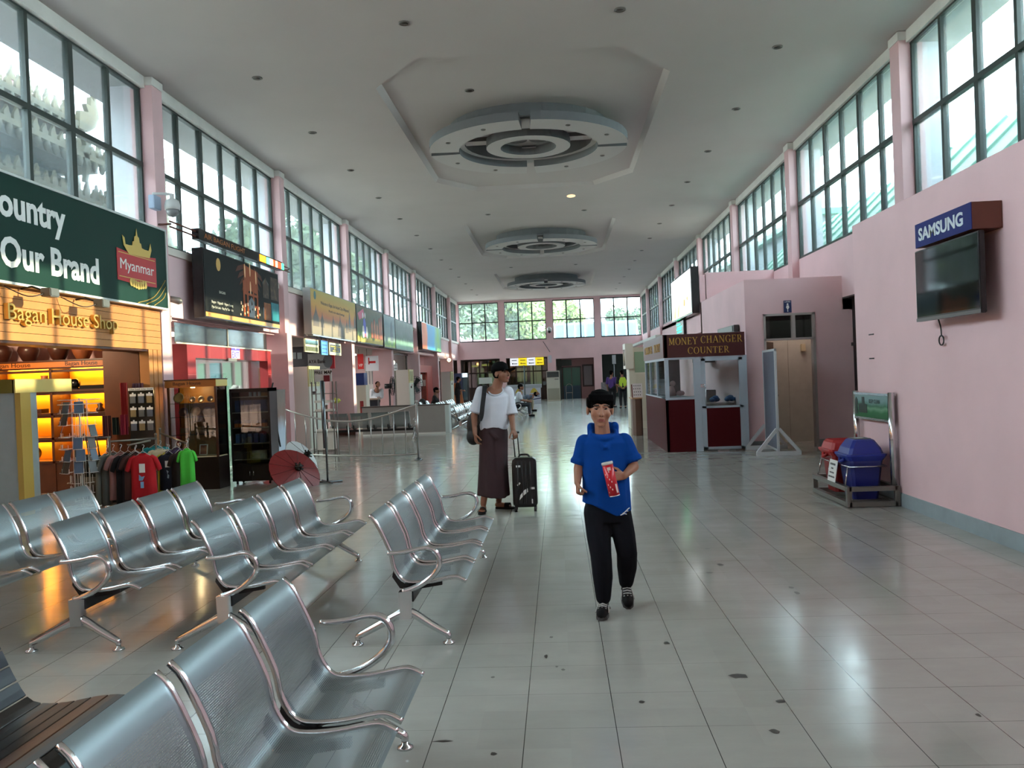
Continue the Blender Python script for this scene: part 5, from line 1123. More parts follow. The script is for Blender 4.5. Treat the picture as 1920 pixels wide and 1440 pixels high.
# serif capitals drawn with strokes
SER = {'M': 1.1, 'O': 1.0, 'N': 1.0, 'E': .82, 'Y': .95, 'C': .92, 'H': 1.0, 'A': .98, 'G': 1.0, 'R': .92, 'U': .98, 'T': .86}
def serif(mb, fr, word, a, b, w, h, c=.01, th=.012):
    """roman capitals with thick and thin strokes and slab serifs"""
    gap = .16; tot = sum(SER[k] for k in word)+gap*(len(word)-1); s = w/tot; x = a-w/2; y0 = b-h/2
    K, k_ = .17, .07
    for L_ in word:
        W_ = SER[L_]
        def bar(x0, z0, x1, z1, t):
            d = Vector((x1-x0, (z1-z0)*h/s)); n = Vector((-d.y, d.x)).normalized()*t/2
            if abs(z1-z0) > .02 and abs(x1-x0) > .02: n = Vector((t/2*math.copysign(1, n.x), 0))
            mb.poly(fr, [(x+(x0+n.x)*s, y0+z0*h+n.y*s), (x+(x1+n.x)*s, y0+z1*h+n.y*s), (x+(x1-n.x)*s, y0+z1*h-n.y*s), (x+(x0-n.x)*s, y0+z0*h-n.y*s)], c, th)
        def sf(xc, z, wd=.34): mb.poly(fr, [(x+(xc-wd/2)*s, y0+z*h), (x+(xc+wd/2)*s, y0+z*h), (x+(xc+wd/2)*s, y0+(z+.05)*h), (x+(xc-wd/2)*s, y0+(z+.05)*h)], c, th)
        def bowl(cx_, cz, rx, rz, a0, a1, n=18):
            for i in range(n):
                t0, t1 = a0+(a1-a0)*i/n, a0+(a1-a0)*(i+1)/n
                f = lambda t: (rx-(k_+(K-k_)*abs(math.cos(t))), rz-(.045+.02*abs(math.cos(t))))
                p = []
                for t, o in ((t0, 1), (t1, 1), (t1, 0), (t0, 0)):
                    ix, iz = (rx, rz) if o else f(t); p.append((x+(cx_+ix*math.cos(t))*s, y0+(cz+iz*math.sin(t))*h))
                mb.poly(fr, p, c, th)
        if L_ == 'M': bar(.16, 0, .16, 1, k_); bar(.94, 0, .94, 1, K); bar(.18, 1, .55, .1, K); bar(.55, .1, .92, 1, k_); sf(.14, 0); sf(.94, 0); sf(.12, .95, .2); sf(.96, .95, .2)
        elif L_ == 'N': bar(.14, 0, .14, 1, k_); bar(.86, 0, .86, 1, k_); bar(.16, 1, .86, 0, K); sf(.14, 0); sf(.86, .95); sf(.12, .95, .2)
        elif L_ == 'O': bowl(.5, .5, .5, .52, 0, 2*PI, 28)
        elif L_ == 'E': bar(.18, 0, .18, 1, K); sf(.38, 0, .76); sf(.38, .95, .74); bar(.2, .52, .55, .52, k_); bar(.55, .42, .55, .62, .06); bar(.74, 0, .74, .22, .06); bar(.73, .8, .73, 1, .06); sf(.14, 0, .28)
        elif L_ == 'Y': bar(.12, 1, .48, .45, K); bar(.84, 1, .48, .45, k_); bar(.48, 0, .48, .48, K); sf(.48, 0); sf(.12, .95); sf(.84, .95, .28)
        elif L_ in 'CG':
            bowl(.52, .5, .5, .52, PI*.27, PI*1.74, 22); bar(.86, .7, .86, .98, .06)
            if L_ == 'G': bar(.82, .05, .82, .42, K); sf(.82, .4)
        elif L_ == 'H': bar(.18, 0, .18, 1, K); bar(.82, 0, .82, 1, K); bar(.2, .52, .8, .52, k_); sf(.18, 0); sf(.82, 0); sf(.18, .95); sf(.82, .95)
        elif L_ == 'A': bar(.1, 0, .48, 1, k_); bar(.9, 0, .5, 1, K); bar(.25, .34, .72, .34, k_); sf(.1, 0, .28); sf(.88, 0, .32)
        elif L_ == 'R': bar(.18, 0, .18, 1, K); bowl(.38, .74, .36, .28, -PI/2, PI/2, 10); bar(.2, .97, .4, .97, k_); bar(.2, .49, .42, .49, k_); bar(.42, .5, .84, 0, K); sf(.18, 0); sf(.14, .95, .3); sf(.86, 0, .2)
        elif L_ == 'U': bar(.18, .35, .18, 1, K); bar(.82, .35, .82, 1, k_); bowl(.5, .36, .4, .38, PI, 2*PI, 12); sf(.18, .95); sf(.82, .95, .28)
        elif L_ == 'T': bar(.43, 0, .43, 1, K); sf(.43, .95, .8); sf(.43, 0); bar(.05, .74, .05, 1, .06); bar(.81, .74, .81, 1, .06)
        x += (W_+gap)*s
# ---- money changer booth
t = thing('exchange_booth', 'maroon money changer booth with glazed windows and a gold lettered sign', 'booth', (2.8, 18, 0)); MY = 16.25; F = FC((0, MY, 0)); FS = Fr((2.035, 0, 0), (0, -1, 0), (0, 0, 1))
x0, x1, ye = 2.035, 3.56, 19.9
obj('base', MB().fbox(F, x0, 2.645, 0, 1.02, -.05, 0).box(x0, x0+.05, MY, ye, 0, 1.02), maroon, t)
obj('counter_top', MB().box(x0-.01, x0+.5, MY, ye, 1.02, 1.045).box(x0-.01, 2.65, MY-.01, MY+.5, 1.02, 1.045), alu, t)
obj('sign_board', MB().fbox(F, x0, 3.556, 1.805, 2.247, -.06, .02).box(x0-.02, x0+.06, MY-.02, ye, 1.805, 2.247), M('maroon_sign', (70, 20, 22), .35), t)
mb = MB(); serif(mb, F, 'MONEY', 2.40, 2.115, .54, .135, .02); serif(mb, F, 'CHANGER', 3.12, 2.13, .78, .135, .02); serif(mb, F, 'COUNTER', 2.87, 1.93, .78, .125, .02)
serif(mb, FS, 'MONEY', -17.2, 2.02, 1.0, .16, .02); serif(mb, FS, 'CHANGER', -18.8, 2.02, 1.5, .16, .02)
obj('lettering', mb, M('brass_letters', (196, 158, 74), .35, .5), t, 'brass roman capitals')
mb = MB()
for a0, a1 in ((x0, x0+.075), (2.58, 2.72)): mb.fbox(F, a0, a1, 1.02 if a0 < 2.5 else 0, 1.8, -.05, .005)
mb.fbox(F, x0, 2.7, 1.0, 1.03, -.05, .012); mb.fbox(F, x0, 3.58, 1.765, 1.81, -.05, .006); mb.fbox(F, 3.5, 3.585, 0, 1.8, -.05, .005)
for y in (17.63, 18.9, ye-.05): mb.box(x0, x0+.05, y-.03, y+.03, 1.02, 1.8)
mb.box(x0, x0+.05, ye-.04, ye, 0, 1.8); mb.box(x0, x0+.05, MY, ye, 1.76, 1.805)
obj('window_frame', mb, alu, t)
bg = glassy('booth_glass', (232, 240, 240), .015, .02)
obj('front_pane', MB().fbox(F, x0+.06, 2.6, 1.04, 1.78, -.03, -.022), bg, t); obj('side_pane', MB().box(x0+.02, x0+.028, MY+.05, ye-.04, 1.04, 1.78), bg, t)
d = obj('door', MB().fbox(F, 2.72, 2.8, .03, 1.77, -.03, .01).fbox(F, 3.43, 3.5, .03, 1.77, -.03, .01).fbox(F, 2.72, 3.5, .03, .08, -.03, .01).fbox(F, 2.72, 3.5, .82, .86, -.03, .01).fbox(F, 2.72, 3.5, 1.72, 1.77, -.03, .01), alu, t, 'aluminium framed door')
obj('panel', MB().fbox(F, 2.8, 3.43, .08, .82, -.02, .0), maroon, d); obj('pane', MB().fbox(F, 2.8, 3.43, .86, 1.72, -.015, -.008), bg, d); obj('lock', MB().fbox(F, 2.7, 2.78, 1.22, 1.28, .01, .02).cyl(F.p(2.76, 1.25, .01), F.p(2.76, 1.25, .05), .018, 10), chrome, d); obj('handle', MB().tube([F.p(2.79, 1.22, .03), F.p(2.79, .86, .03)], .012, 6), chrome, d)
# inside the booth
solo('booth_desk', MB().box(2.2, 3.0, 18.6, 19.5, .8, .85).box(2.2, 2.25, 18.6, 19.5, 0, .8).box(2.95, 3.0, 18.6, 19.5, 0, .8), M('desk_grey', (150, 150, 148), .5), 'grey desk inside the money changer booth', 'desk')
solo('filing_cabinet', MB().box(3.0, 3.35, 18.2, 18.6, 0, 1.12), M('cabinet_grey', (150, 140, 140), .4), 'grey steel cabinet seen through the booth door', 'cabinet', bev=.01)
solo('booth_partition', MB().box(2.3, 2.8, 19.6, 19.66, 0, 2.2), M('dark_partition', (78, 72, 70), .5), 'dark partition inside the booth behind the window', 'partition')
solo('wall_air_unit', MB().box(3.2, 3.6, 19.5, 20.3, 1.72, 1.92), M('dark_unit', (60, 58, 58), .4), 'dark wall unit seen through the top of the booth door', 'air conditioner', bev=.01)
bb = 'blue bundles behind the booth door'
for px, lb in ((1340, 'blue plastic bundle at the left behind the booth door'), (1368, 'blue plastic bundle in the middle behind the booth door'), (1385, 'blue plastic bundle at the right behind the booth door')):
    p = at(px, 756, Y=17.6); mb = MB()
    for k in range(4): mb.ball((p.x+.03*k-.04, 17.6+.03*(k % 2), .93+.02*(k % 3)), .07, 8, (1, 1, .7))
    solo('plastic_bundle', mb, M('blue_plastic', (60, 100, 150), .5), lb, 'bag', bb)
solo('wall_shelf', MB().box(2.8, 3.56, 17.4, 17.9, .78, .86).box(2.8, 2.84, 17.4, 17.9, 0, .78).box(3.52, 3.56, 17.4, 17.9, 0, .78), M('shelf_pale', (170, 150, 146), .5), 'low pale table carrying blue bundles behind the booth door', 'table')
p = at(1262, 735, Y=17.2); solo('rag_doll', MB().ball((p.x, 17.2, 1.3), .06, 10).lathe([(.1, 0), (.07, .14), (.04, .2)], (p.x-.03, 17.2, 1.05), 12).ball((p.x+.14, 17.15, 1.1), .07, 8, (1.3, 1, .8)), M('pinkish_cloth', (190, 150, 150), .8), 'pinkish cloth bundle on the booth counter behind the front window', 'cloth')
# ---- glowing light box, green LED, dark small screen on the toilet block
t = thing('light_box', 'bright glowing white light box with black sides above the money changer booth', 'light box', (3.5, 23.2, 2.99)); LX = 3.42; F = FRt((LX, 0, 0))
obj('casing', MB().fbox(F, -25.1, -21.4, 2.98, 4.16, -.19, 0), black_m, t)
lb_m = ramp_mat('glowing_print', 'Z', [(0, (220, 226, 170)), (.18, (236, 240, 226)), (.4, (252, 252, 248)), (1, (246, 248, 250))], 0, 1.18, .5, .08, 2, emit=1.1)
obj('screen', MB().fbox(F, -25.05, -21.5, 3.02, 4.12, .001, .006), lb_m, t, 'glowing white poster')
mb = MB(); mb.poly(F, [(-24.6, 3.05), (-24.3, 3.05), (-24.2, 3.5), (-24.4, 3.3)], .007); mb.poly(F, [(-23.9, 3.05), (-23.7, 3.05), (-23.4, 3.45), (-23.8, 3.25)], .007); obj('grass_motif', mb, M('glow_green', (206, 214, 120), .5, emit=(206, 214, 120), estr=.8), t)
mb = MB(); mb.disc(F, -22.6, 3.35, .16, .1, .007); mb.disc(F, -22.1, 3.42, .1, .06, .007); obj('flower_motif', mb, M('glow_orange', (236, 170, 110), .5, emit=(236, 160, 100), estr=.8), t)
t = thing('led_sign', 'small green LED sign below the glowing light box', 'display', (3.5, 24.2, 2.55)); F = FRt((3.53, 0, 0))
obj('casing', MB().fbox(F, -25.1, -23.7, 2.5, 2.96, -.08, 0), black_m, t)
mb = MB()
for z, a, b_ in ((2.88, -25.0, -24.3), (2.8, -24.9, -24.0), (2.74, -25.0, -24.1), (2.66, -24.9, -24.05), (2.56, -25.0, -24.7), (2.56, -24.5, -24.1)): mb.fbox(F, a, b_, z-.022, z+.022, .001, .004)
obj('lit_text', mb, M('led_green', (40, 240, 170), .5, emit=(30, 240, 160), estr=2.5), t, 'glowing green lines')
p = at(1385, 617, X=3.57); t = thing('wall_screen', 'dark flat screen on the wall just above the booth sign', 'screen', (3.57, p.y, 2.3)); obj('casing', MB().box(3.5, 3.615, 16.9, 18.6, 2.28, 2.42), M('dark_unit', (60, 58, 58), .4), t, bev=.01); obj('vent', MB().box(3.49, 3.5, 17.0, 18.5, 2.3, 2.4), M('vent_grey', (90, 96, 92), .4), t)
solo('ledge', MB().box(3.4, 3.62, 29.3, 40, 2.72, 2.82), white_p, 'white ledge along the right wall behind the money changer booth', 'ledge')
# ---- ladies door
t = thing('door_1', 'door', 'door'); del t['label']; del t['category']; t['kind'] = 'structure'; F = FC((0, 16.4, 0)); fm = M('grey_door_frame', (176, 168, 164), .45)
mb = MB(); mb.fbox(F, 3.96, 4.0, 0, 2.57, -.14, .02); mb.fbox(F, 4.88, 4.93, 0, 2.57, -.14, .02); mb.fbox(F, 3.96, 4.93, 2.53, 2.57, -.14, .02); mb.fbox(F, 3.96, 4.93, 2.06, 2.1, -.14, .02); mb.fbox(F, 4.49, 4.56, 2.1, 2.54, -.1, .01)
obj('door_frame', mb, fm, t); obj('transom_pane', MB().fbox(F, 4.0, 4.88, 2.1, 2.53, -.06, -.05), glassy('grey_transom', (110, 120, 122), .12, .05), t)
lf = Fr((4.0, 16.5, 0), (.42, .91, 0), (0, 0, 1)); L_ = obj('door_leaf', MB().fbox(lf, 0, .84, .03, 2.05, -.04, 0), M('brown_door_wood', (70, 44, 28), .5, noise=.15, nscale=3), t); obj('knob', MB().ball(lf.p(.78, .98, .05), .03, 10).ball(lf.p(.78, .98, -.08), .03, 10), chrome, L_)
mb = MB()
mb.box(4.3, 5.4, 17.6, 17.66, 0, 2.5); struct('wall_toilet_screen', mb, M('cream_panel_wall', (192, 190, 176), .6, noise=.06)); struct('trim_panel_joint', MB().box(4.72, 4.726, 17.595, 17.6, 0, 2.5), M('joint_grey', (150, 140, 124), .6))
solo('wall_dispenser', MB().box(4.98, 5.06, 17.5, 17.6, 1.85, 2.0), M('cream_box', (210, 196, 160), .5), 'small cream box on the wall inside the ladies doorway', 'box', bev=.008)
t = thing('toilet_sign', 'dark blue ladies sign with a white figure above the doorway', 'sign', (4.42, 16.39, 2.58)); F = FC((0, 16.39, 0))
obj('plate', MB().fbox(F, 4.352, 4.497, 2.583, 2.815, -.005, .006), M('navy_sign', (24, 44, 96), .4), t); obj('lettering', MB().text('LADIES', F, 4.425, 2.79, .11, .026, .006, .003), whitem, t)
mb = MB(); mb.disc(F, 4.425, 2.742, .017, .019, .006, seg=14); mb.poly(F, [(4.405, 2.72), (4.445, 2.72), (4.455, 2.68), (4.43, 2.64), (4.435, 2.6), (4.415, 2.6), (4.42, 2.64), (4.395, 2.68)], .006); obj('figure', mb, whitem, t)
struct('trim_passage_door', MB().box(5.6, 5.66, 10.54, 16.3, 0, 2.8).box(5.56, 5.6, 13.4, 13.5, 0, 2.8).box(5.56, 5.6, 10.54, 16.3, 1.9, 1.96), M('black_passage', (20, 17, 18), .5))
solo('added_tube_lamp', MB().box(4.2, 5.2, 16.9, 17.05, 3.1, 3.18), M('added_toilet_tube', (250, 246, 230), .5, emit=(255, 244, 220), estr=3), 'tube lamp added inside the ladies doorway to brighten its panel', 'light')
ld = bpy.data.lights.new('toilet_fill_light', 'AREA'); ld.energy = 3.5; ld.size = .6; ld.color = (1, .97, .9); lo = bpy.data.objects.new('toilet_fill_light', ld); COL.objects.link(lo); lo.location = (4.7, 17.0, 3.08)  # area light and tube added to brighten the panel behind the ladies door
# ---- grey screen on feet
t = thing('privacy_screen', 'tall grey screen in a white frame on triangular feet before the ladies door', 'screen', (3.87, 15.65, 0)); pw = M('screen_white', (206, 210, 214), .45)
P0, P1 = Vector((3.815, 15.03, 0)), Vector((3.905, 16.27, 0)); dv = (P1-P0).normalized(); FS = Fr(P0, (-dv.x, -dv.y, 0), (0, 0, 1)); LN = (P1-P0).length
obj('panel', MB().fbox(FS, -LN+.03, -.03, .1, 1.84, -.012, .012), M('grey_blue_fabric', (112, 116, 132), .8, noise=.05), t, 'grey fabric panel')
obj('frame', MB().fbox(FS, -LN, -LN+.04, .07, 1.875, -.02, .02).fbox(FS, -.04, 0, .07, 1.875, -.02, .02).fbox(FS, -LN, 0, 1.835, 1.875, -.02, .02).fbox(FS, -LN, 0, .07, .105, -.02, .02), pw, t)
for P_ in (P0, P1):
    mb = MB(); mb.bar(P_+Vector((-.385, 0, .035)), P_+Vector((.385, 0, .035)), .07); 
    for s in (-1, 1): mb.bar(P_+Vector((s*.36, 0, .06)), P_+Vector((s*.02, 0, .46)), .055)
    obj('foot', mb, pw, t)
# ---- Samsung sign and television
brand_b = M('brand_blue', (18, 32, 104), .5, spec=.2)
t = thing('shop_sign', 'dark blue sign box with white SAMSUNG letters above the wall television', 'sign', (3.52, 7.6, 2.61)); F = FRt((3.4, 0, 0))
obj('casing', MB().box(3.405, 3.645, 7.06, 8.135, 2.615, 2.835), M('brown_box_side', (92, 46, 34), .5, noise=.1), t, 'brown box'); obj('face', MB().fbox(F, -8.135, -7.06, 2.615, 2.835, -.006, 0), brand_b, t)
obj('lettering', MB().text('SAMSUNG', F, -7.63, 2.728, .86, .118, .0, .003, .03), M('sign_pale', (206, 216, 222), .4), t)
t = thing('television', 'flat black television hung on the pink wall under the SAMSUNG sign', 'television', (3.52, 7.67, 1.93)); F = FRt((3.45, 0, 0))
obj('bezel', MB().fbox(F, -8.28, -7.055, 1.932, 2.602, -.05, 0), M('tv_black', (14, 14, 16), .3), t, bev=.006); obj('screen', MB().fbox(F, -8.262, -7.072, 1.975, 2.588, .0, .002), M('tv_screen', (6, 8, 9), .05, spec=.4), t, 'glossy dark screen'); obj('bottom_trim', MB().fbox(F, -8.28, -7.055, 1.932, 1.962, 0, .004), M('tv_trim', (110, 108, 110), .3, .6), t)
obj('stand_mount', MB().box(3.5, 3.648, 7.4, 7.9, 2.1, 2.4), steel_dk, t); obj('cable', MB().tube(smooth_path([(3.6, 8.17, 1.95), (3.62, 8.17, 1.87), (3.62, 8.16, 1.79)]+[(3.62, 8.165+.05*math.sin(k*.9), 1.745+.045*math.cos(k*.9)) for k in range(15)], 4), .007, 5), black_pl, t, 'coiled black cable')
g = 'dark slots on the pink wall beside the passage'
for px, py in ((1635, 627), (1636, 672)):
    p = at(px, py, X=3.648); tag(obj('wall_slot', MB().box(3.642, 3.65, p.y-.055, p.y+.055, p.z-.006, p.z+.006)if False else MB().box(3.642, 3.65, p.y-.05, p.y+.09, p.z-.007, p.z+.007), black_pl), 'short dark bracket on the pink wall, %s one of two' % ('upper' if py < 640 else 'lower'), 'bracket', g)
# ---- bins in a steel frame
t = thing('bin_stand', 'grey steel bin stand with two upright posts and a green poster', 'stand', (3.3, 9.9, 0)); gs = M('grey_square_steel', (124, 120, 114), .4, .6)
mb = MB(); xs0, xs1, ys0, ys1 = 3.09, 3.6, 9.3, 10.5
for z in (.035, .2):
    for p, q in (((xs0, ys0), (xs1, ys0)), ((xs0, ys1), (xs1, ys1)), ((xs0, ys0), (xs0, ys1)), ((xs1, ys0), (xs1, ys1))): mb.bar((*p, z), (*q, z), .05)
for x in (xs0, xs1):
    for y in (ys0, ys1): mb.bar((x, y, .01), (x, y, .225), .05)
obj('frame', mb, gs, t)
for k in range(7): y = ys0+.12+.16*k; obj('grid_bar', MB().bar((xs0, y, .05), (xs1, y, .05), .012), gs, t)
for y in (9.33, 10.42): obj('post', MB().tube([(3.585, y, .2), (3.585, y, 1.23)], .034, 10), chrome, t, 'chromed post')
F = FRt((3.56, 0, 0)); obj('poster', MB().fbox(F, -10.38, -9.37, .93, 1.19, -.012, 0), ramp_mat('green_poster', 'Z', [(0, (30, 90, 56)), (.3, (50, 110, 70)), (.45, (110, 150, 120)), (.55, (60, 110, 84)), (.75, (120, 150, 150)), (1, (130, 156, 156))], .91, 1.2, .3, .3, 5), t, 'green landscape poster')
obj('poster_frame', MB().fbox(F, -10.4, -9.35, 1.19, 1.215, -.015, .006).fbox(F, -10.4, -9.35, .905, .93, -.015, .006), chrome, t)
mb = MB(); mb.poly(F, [(-10.25, .98), (-9.98, .98), (-9.98, 1.08), (-10.06, 1.09), (-10.06, 1.165), (-10.14, 1.165), (-10.14, 1.09), (-10.25, 1.08)], .001); mb.poly(F, [(-10.36, .96), (-10.28, .96), (-10.28, 1.13), (-10.32, 1.16), (-10.36, 1.13)], .001); obj('silhouettes', mb, M('dark_green_ink', (30, 50, 44), .5), t)
obj('lettering', MB().text('KEEP CLEAN', F, -9.75, 1.12, .32, .045, .001, .002), M('dark_green_ink', (30, 50, 44), .5), t)
def bin_(label, yc, rgb, rgbl, open_lid):
    t = thing('waste_bin', label, 'bin', (3.33, yc, .06), 'coloured waste bins in the steel stand'); m = M('bin_%d_%d' % rgb[:2], rgb, .4); X0 = 3.33
    sq = lambda hx, hy, z, r=.03: [(X0+sx*hx+(-sx*r if k else 0), yc+sy*hy+(0 if k else -sy*r), z) for sx, sy, o in ((1, 1, 0), (-1, 1, 1), (-1, -1, 0), (1, -1, 1)) for k in ((0, 1) if o == 0 else (1, 0))]
    obj('body', MB().loft([sq(.135, .155, .065), sq(.17, .20, .44), sq(.175, .205, .47), sq(.175, .205, .5)], smooth=False), m, t)
    ld = M('binlid_%d_%d' % rgbl[:2], rgbl, .4); mb = MB(); mb.loft([sq(.18, .21, .49), sq(.215, .235, .545), sq(.215, .235, .565)], smooth=False)
    if not open_lid: mb.loft([sq(.19, .21, .56), sq(.165, .19, .63), sq(.115, .15, .71), sq(.1, .13, .72)], smooth=False)
    else: mb.loft([sq(.19, .21, .56), sq(.165, .19, .64), sq(.14, .165, .67), sq(.13, .15, .6)], smooth=False)
    l = obj('lid', mb, ld, t)
    for s in (-1, 1): obj('grip', MB().tube([(X0+s*.2, yc-.07, .5), (X0+s*.225, yc, .47), (X0+s*.2, yc+.07, .5)], .02, 8), ld, l)
    if not open_lid: obj('flap', MB().box(X0-.085, X0+.085, yc-.11, yc+.11, .718, .728), M('lid_sticker', (90, 100, 104), .4), l, 'grey sticker with pale mark'); obj('mark', MB().lathe([(.03, 0), (.045, .002), (.03, .003)], (X0, yc, .728), 12), whitem, l)
    obj('ring', MB().tube([(X0-.195, yc-.225, .43), (X0+.2, yc-.225, .43), (X0+.2, yc+.225, .43), (X0-.195, yc+.225, .43)], .009, 6, closed=True), chrome, t)
    for s in (-1, 1): obj('leg', MB().tube([(X0-.195, yc+s*.16, .43), (X0-.235, yc+s*.19, .235)], .009, 6), chrome, t)
bin_('red waste bin with a raised lid at the back of the stand', 10.2, (140, 34, 36), (170, 40, 42), True)
bin_('blue waste bin at the front of the steel stand', 9.6, (24, 34, 104), (30, 46, 138), False)
F = Fr((3.075, 9.85, .22), (0, -1, 0), Vector((.16, 0, 1))); t = thing('notice_card', 'white notice card leaning before the blue bin', 'card', (3.08, 9.8, .2)); obj('card', MB().fbox(F, -.1, .16, 0, .25, .0, .006), whitem, t)
mb = MB()
for k, (w2, h2) in enumerate(((.09, .02), (.04, .014), (.08, .012), (.1, .014))):
    for j in range(int(w2*80)): mb.disc(F, .03-w2+.026*j, .2-.048*k, .011, h2/2+.004, .006, .001, 8)
obj('lettering', mb, M('black_ink', (40, 40, 40), .6), t)
# ---- kiosk, podium behind the booth
t = thing('information_kiosk', 'cream and green upright kiosk cabinet behind the money changer booth', 'kiosk', (2.1, 24, 0)); KX0, KX1 = at(1177, 700, Y=23.5).x, at(1206, 700, Y=23.5).x+.3
obj('body', MB().box(KX0+.04, KX1, 23.5, 24.4, 0, 2.25), M('cream_kiosk', (214, 208, 190), .5), t); obj('green_panel', MB().box(KX0+.2, KX1-.02, 23.485, 23.5, 1.55, 2.12), M('pale_green_panel', (150, 178, 150), .5), t); obj('lower_panel', MB().box(KX0+.22, KX1-.02, 23.485, 23.5, .2, 1.5), M('cream_kiosk_low', (206, 200, 180), .5), t)
obj('side_screen', MB().box(KX0-.06, KX0+.16, 23.4, 24.2, 1.66, 2.36), M('kiosk_screen_case', (220, 214, 200), .45), t); obj('screen', MB().box(KX0-.065, KX0-.06, 23.5, 24.1, 1.75, 2.2), M('grey_screen', (60, 70, 74), .2), t)
t = thing('brown_podium', 'curved brown podium carrying a picture calendar beside the booth', 'podium', (1.95, 21.3, 0)); pd_m = M('podium_brown', (112, 84, 72), .45)
rg = [(1.86, 20.8), (1.80, 21.0), (1.80, 21.4), (1.86, 21.6), (2.02, 21.6), (2.02, 20.8)]; obj('body', MB().prism([(x, y, 0) for x, y in rg], (0, 0, .9)), pd_m, t); obj('edge', MB().box(2.0, 2.025, 20.78, 21.6, 0, .9), M('podium_dark', (60, 34, 24), .4), t); obj('top', MB().box(1.78, 2.03, 20.75, 21.65, .9, .93), M('podium_tan', (190, 150, 110), .5), t)
F = Fr((1.93, 21.0, .935), (1, -.1, 0), (0, .35, 1)); t = thing('desk_calendar', 'white picture calendar standing on the brown podium', 'calendar', (1.95, 21.0, .93)); obj('sheet', MB().fbox(F, -.1, .14, 0, .36, 0, .006), M('calendar_white', (226, 216, 214), .5), t)
mb = MB()
for r in range(4):
    for k in range(4): mb.disc(F, -.07+.05*k+.01*(r % 2), .06+.08*r, .014, .012, .006, .001, 8)
obj('pictures', mb, M('calendar_ink', (60, 50, 56), .6), t); obj('back_board', MB().fbox(F, -.13, -.09, 0, .34, -.05, .0), M('red_brown_board', (120, 60, 50), .5), t)
# ================================================================== ceiling ornaments and lamps
plast = M('grey_plaster_ornament', (196, 193, 190), .8)
side_m = M('shaded_ornament_edge', (104, 106, 108), .8)
def shade_edges(o):
    # shade on the upright edges of the ornaments is put in as a darker grey
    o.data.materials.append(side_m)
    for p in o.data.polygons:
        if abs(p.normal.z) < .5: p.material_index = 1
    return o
lamp_ring = M('lamp_ring_chrome', (120, 116, 110), .3, .8); lamp_in = M('lamp_recess', (60, 54, 48), .4)
def ring_sector(mb, cx, cy, r0, r1, a0, a1, z0, z1, n=16):
    pts = [(r1*math.cos(a0+(a1-a0)*i/n), r1*math.sin(a0+(a1-a0)*i/n)) for i in range(n+1)]+[(r0*math.cos(a1+(a0-a1)*i/n), r0*math.sin(a1+(a0-a1)*i/n)) for i in range(n+1)]
    for i in range(n):
        q = [pts[i], pts[i+1], pts[2*n-i], pts[2*n+1-i]]; mb.prism([(cx+x, cy+y, z0) for x, y in q], (0, 0, z1-z0))
def medallion(cy, label):
    t = thing('ceiling_medallion', label, 'ceiling ornament', (-.43, cy, 6.22), 'round plaster ornaments on the ceiling'); cx = -.43; g = .1
    for k in range(4):
        mb = MB(); a = k*PI/2; ring_sector(mb, cx, cy, 1.42, 2.02, a+.055, a+PI/2-.055, 6.20, 6.36); bm_ = mb
        s = shade_edges(obj('ring_quarter', mb, plast, t))
        for f in (.3, .7):
            aa = a+PI/2*f; p = (cx+1.74*math.cos(aa), cy+1.74*math.sin(aa), 6.2); obj('spot', MB().lathe([(.05, .0), (.045, -.012), (.03, -.004), (0, .01)], p, 12), lamp_ring, s)
    mb = MB(); ring_sector(mb, cx, cy, 1.3, 1.62, 0, 2*PI, 6.34, 6.65, 32); shade_edges(obj('upper_ring', mb, plast, t))
    mb = MB(); ring_sector(mb, cx, cy, .57, .86, 0, 2*PI, 6.24, 6.42, 32); shade_edges(obj('inner_ring', mb, plast, t))
    mb = MB()
    for k in range(4): a = k*PI/2; d = Vector((math.cos(a), math.sin(a), 0)); mb.bar(Vector((cx, cy, 6.42))+d*.5, Vector((cx, cy, 6.42))+d*1.7, .3, .08)
    mb.lathe([(.6, 0), (.6, .22), (0, .22)], (cx, cy, 6.42), 32); shade_edges(obj('spokes', mb, plast, t))
    mb = MB()
    for s in (-1, 1): mb.lathe([(.2, 0), (.2, -.03), (0, -.03)], (cx+s*.22, cy, 6.42), 16)
    obj('hub_discs', mb, M('hub_dark', (96, 94, 92), .7), t)
medallion(17.3, 'largest and nearest round plaster ornament hanging from the ceiling')
medallion(30.6, 'middle one of the three round plaster ornaments on the ceiling')
medallion(43.6, 'farthest and smallest of the three round plaster ornaments')
dg = 'recessed ceiling downlights'; k0 = None
spots_ = [(-1.95, 11.68, ZC), (1.04, 11.68, ZC)]+[(-4.66, 13.4+3.065*k, ZC) for k in range(13)]+[(3.61, 13.4+3.065*k, ZC) for k in range(13)]+[(-1.95, 25.66, ZC), (.98, 25.74, ZC), (-1.95, 38.3, ZC), (.98, 38.3, ZC), (-1.37, 14.85, ZC+.1)]
for i, (x, y, z) in enumerate(spots_):
    lb = 'small round downlight in the ceiling, %s' % ('right hand row' if x > 3 else 'left hand row' if x < -4 else 'between the plaster ornaments')
    if k0 is None:
        k0 = thing('downlight', lb, 'light', (0, 0, 0), dg); obj('ring', MB().lathe([(.062, .002), (.085, .0), (.085, -.012), (.062, -.016), (.062, .002)], (0, 0, 0), 16), lamp_ring, k0); obj('bulb', MB().lathe([(.062, -.004), (.03, -.02), (0, -.022)], (0, 0, 0), 12), lamp_in, k0); k0.location = (x, y, z)
    else: dup(k0, (x, y, z), 0, lb)
ld_r = random.Random(3)
solo('ceiling_glow_oval', MB().disc(Fr((0, 0, ZC-.003), (1, 0, 0), (0, -1, 0)), .55, -23.6, .12, .2, 0, .002), M('glow_patch', (255, 225, 180), .6, emit=(255, 222, 175), estr=.7), 'faint glowing oval on the ceiling behind the nearest plaster ornament', 'light')  # small oval that glows by itself just under the ceiling
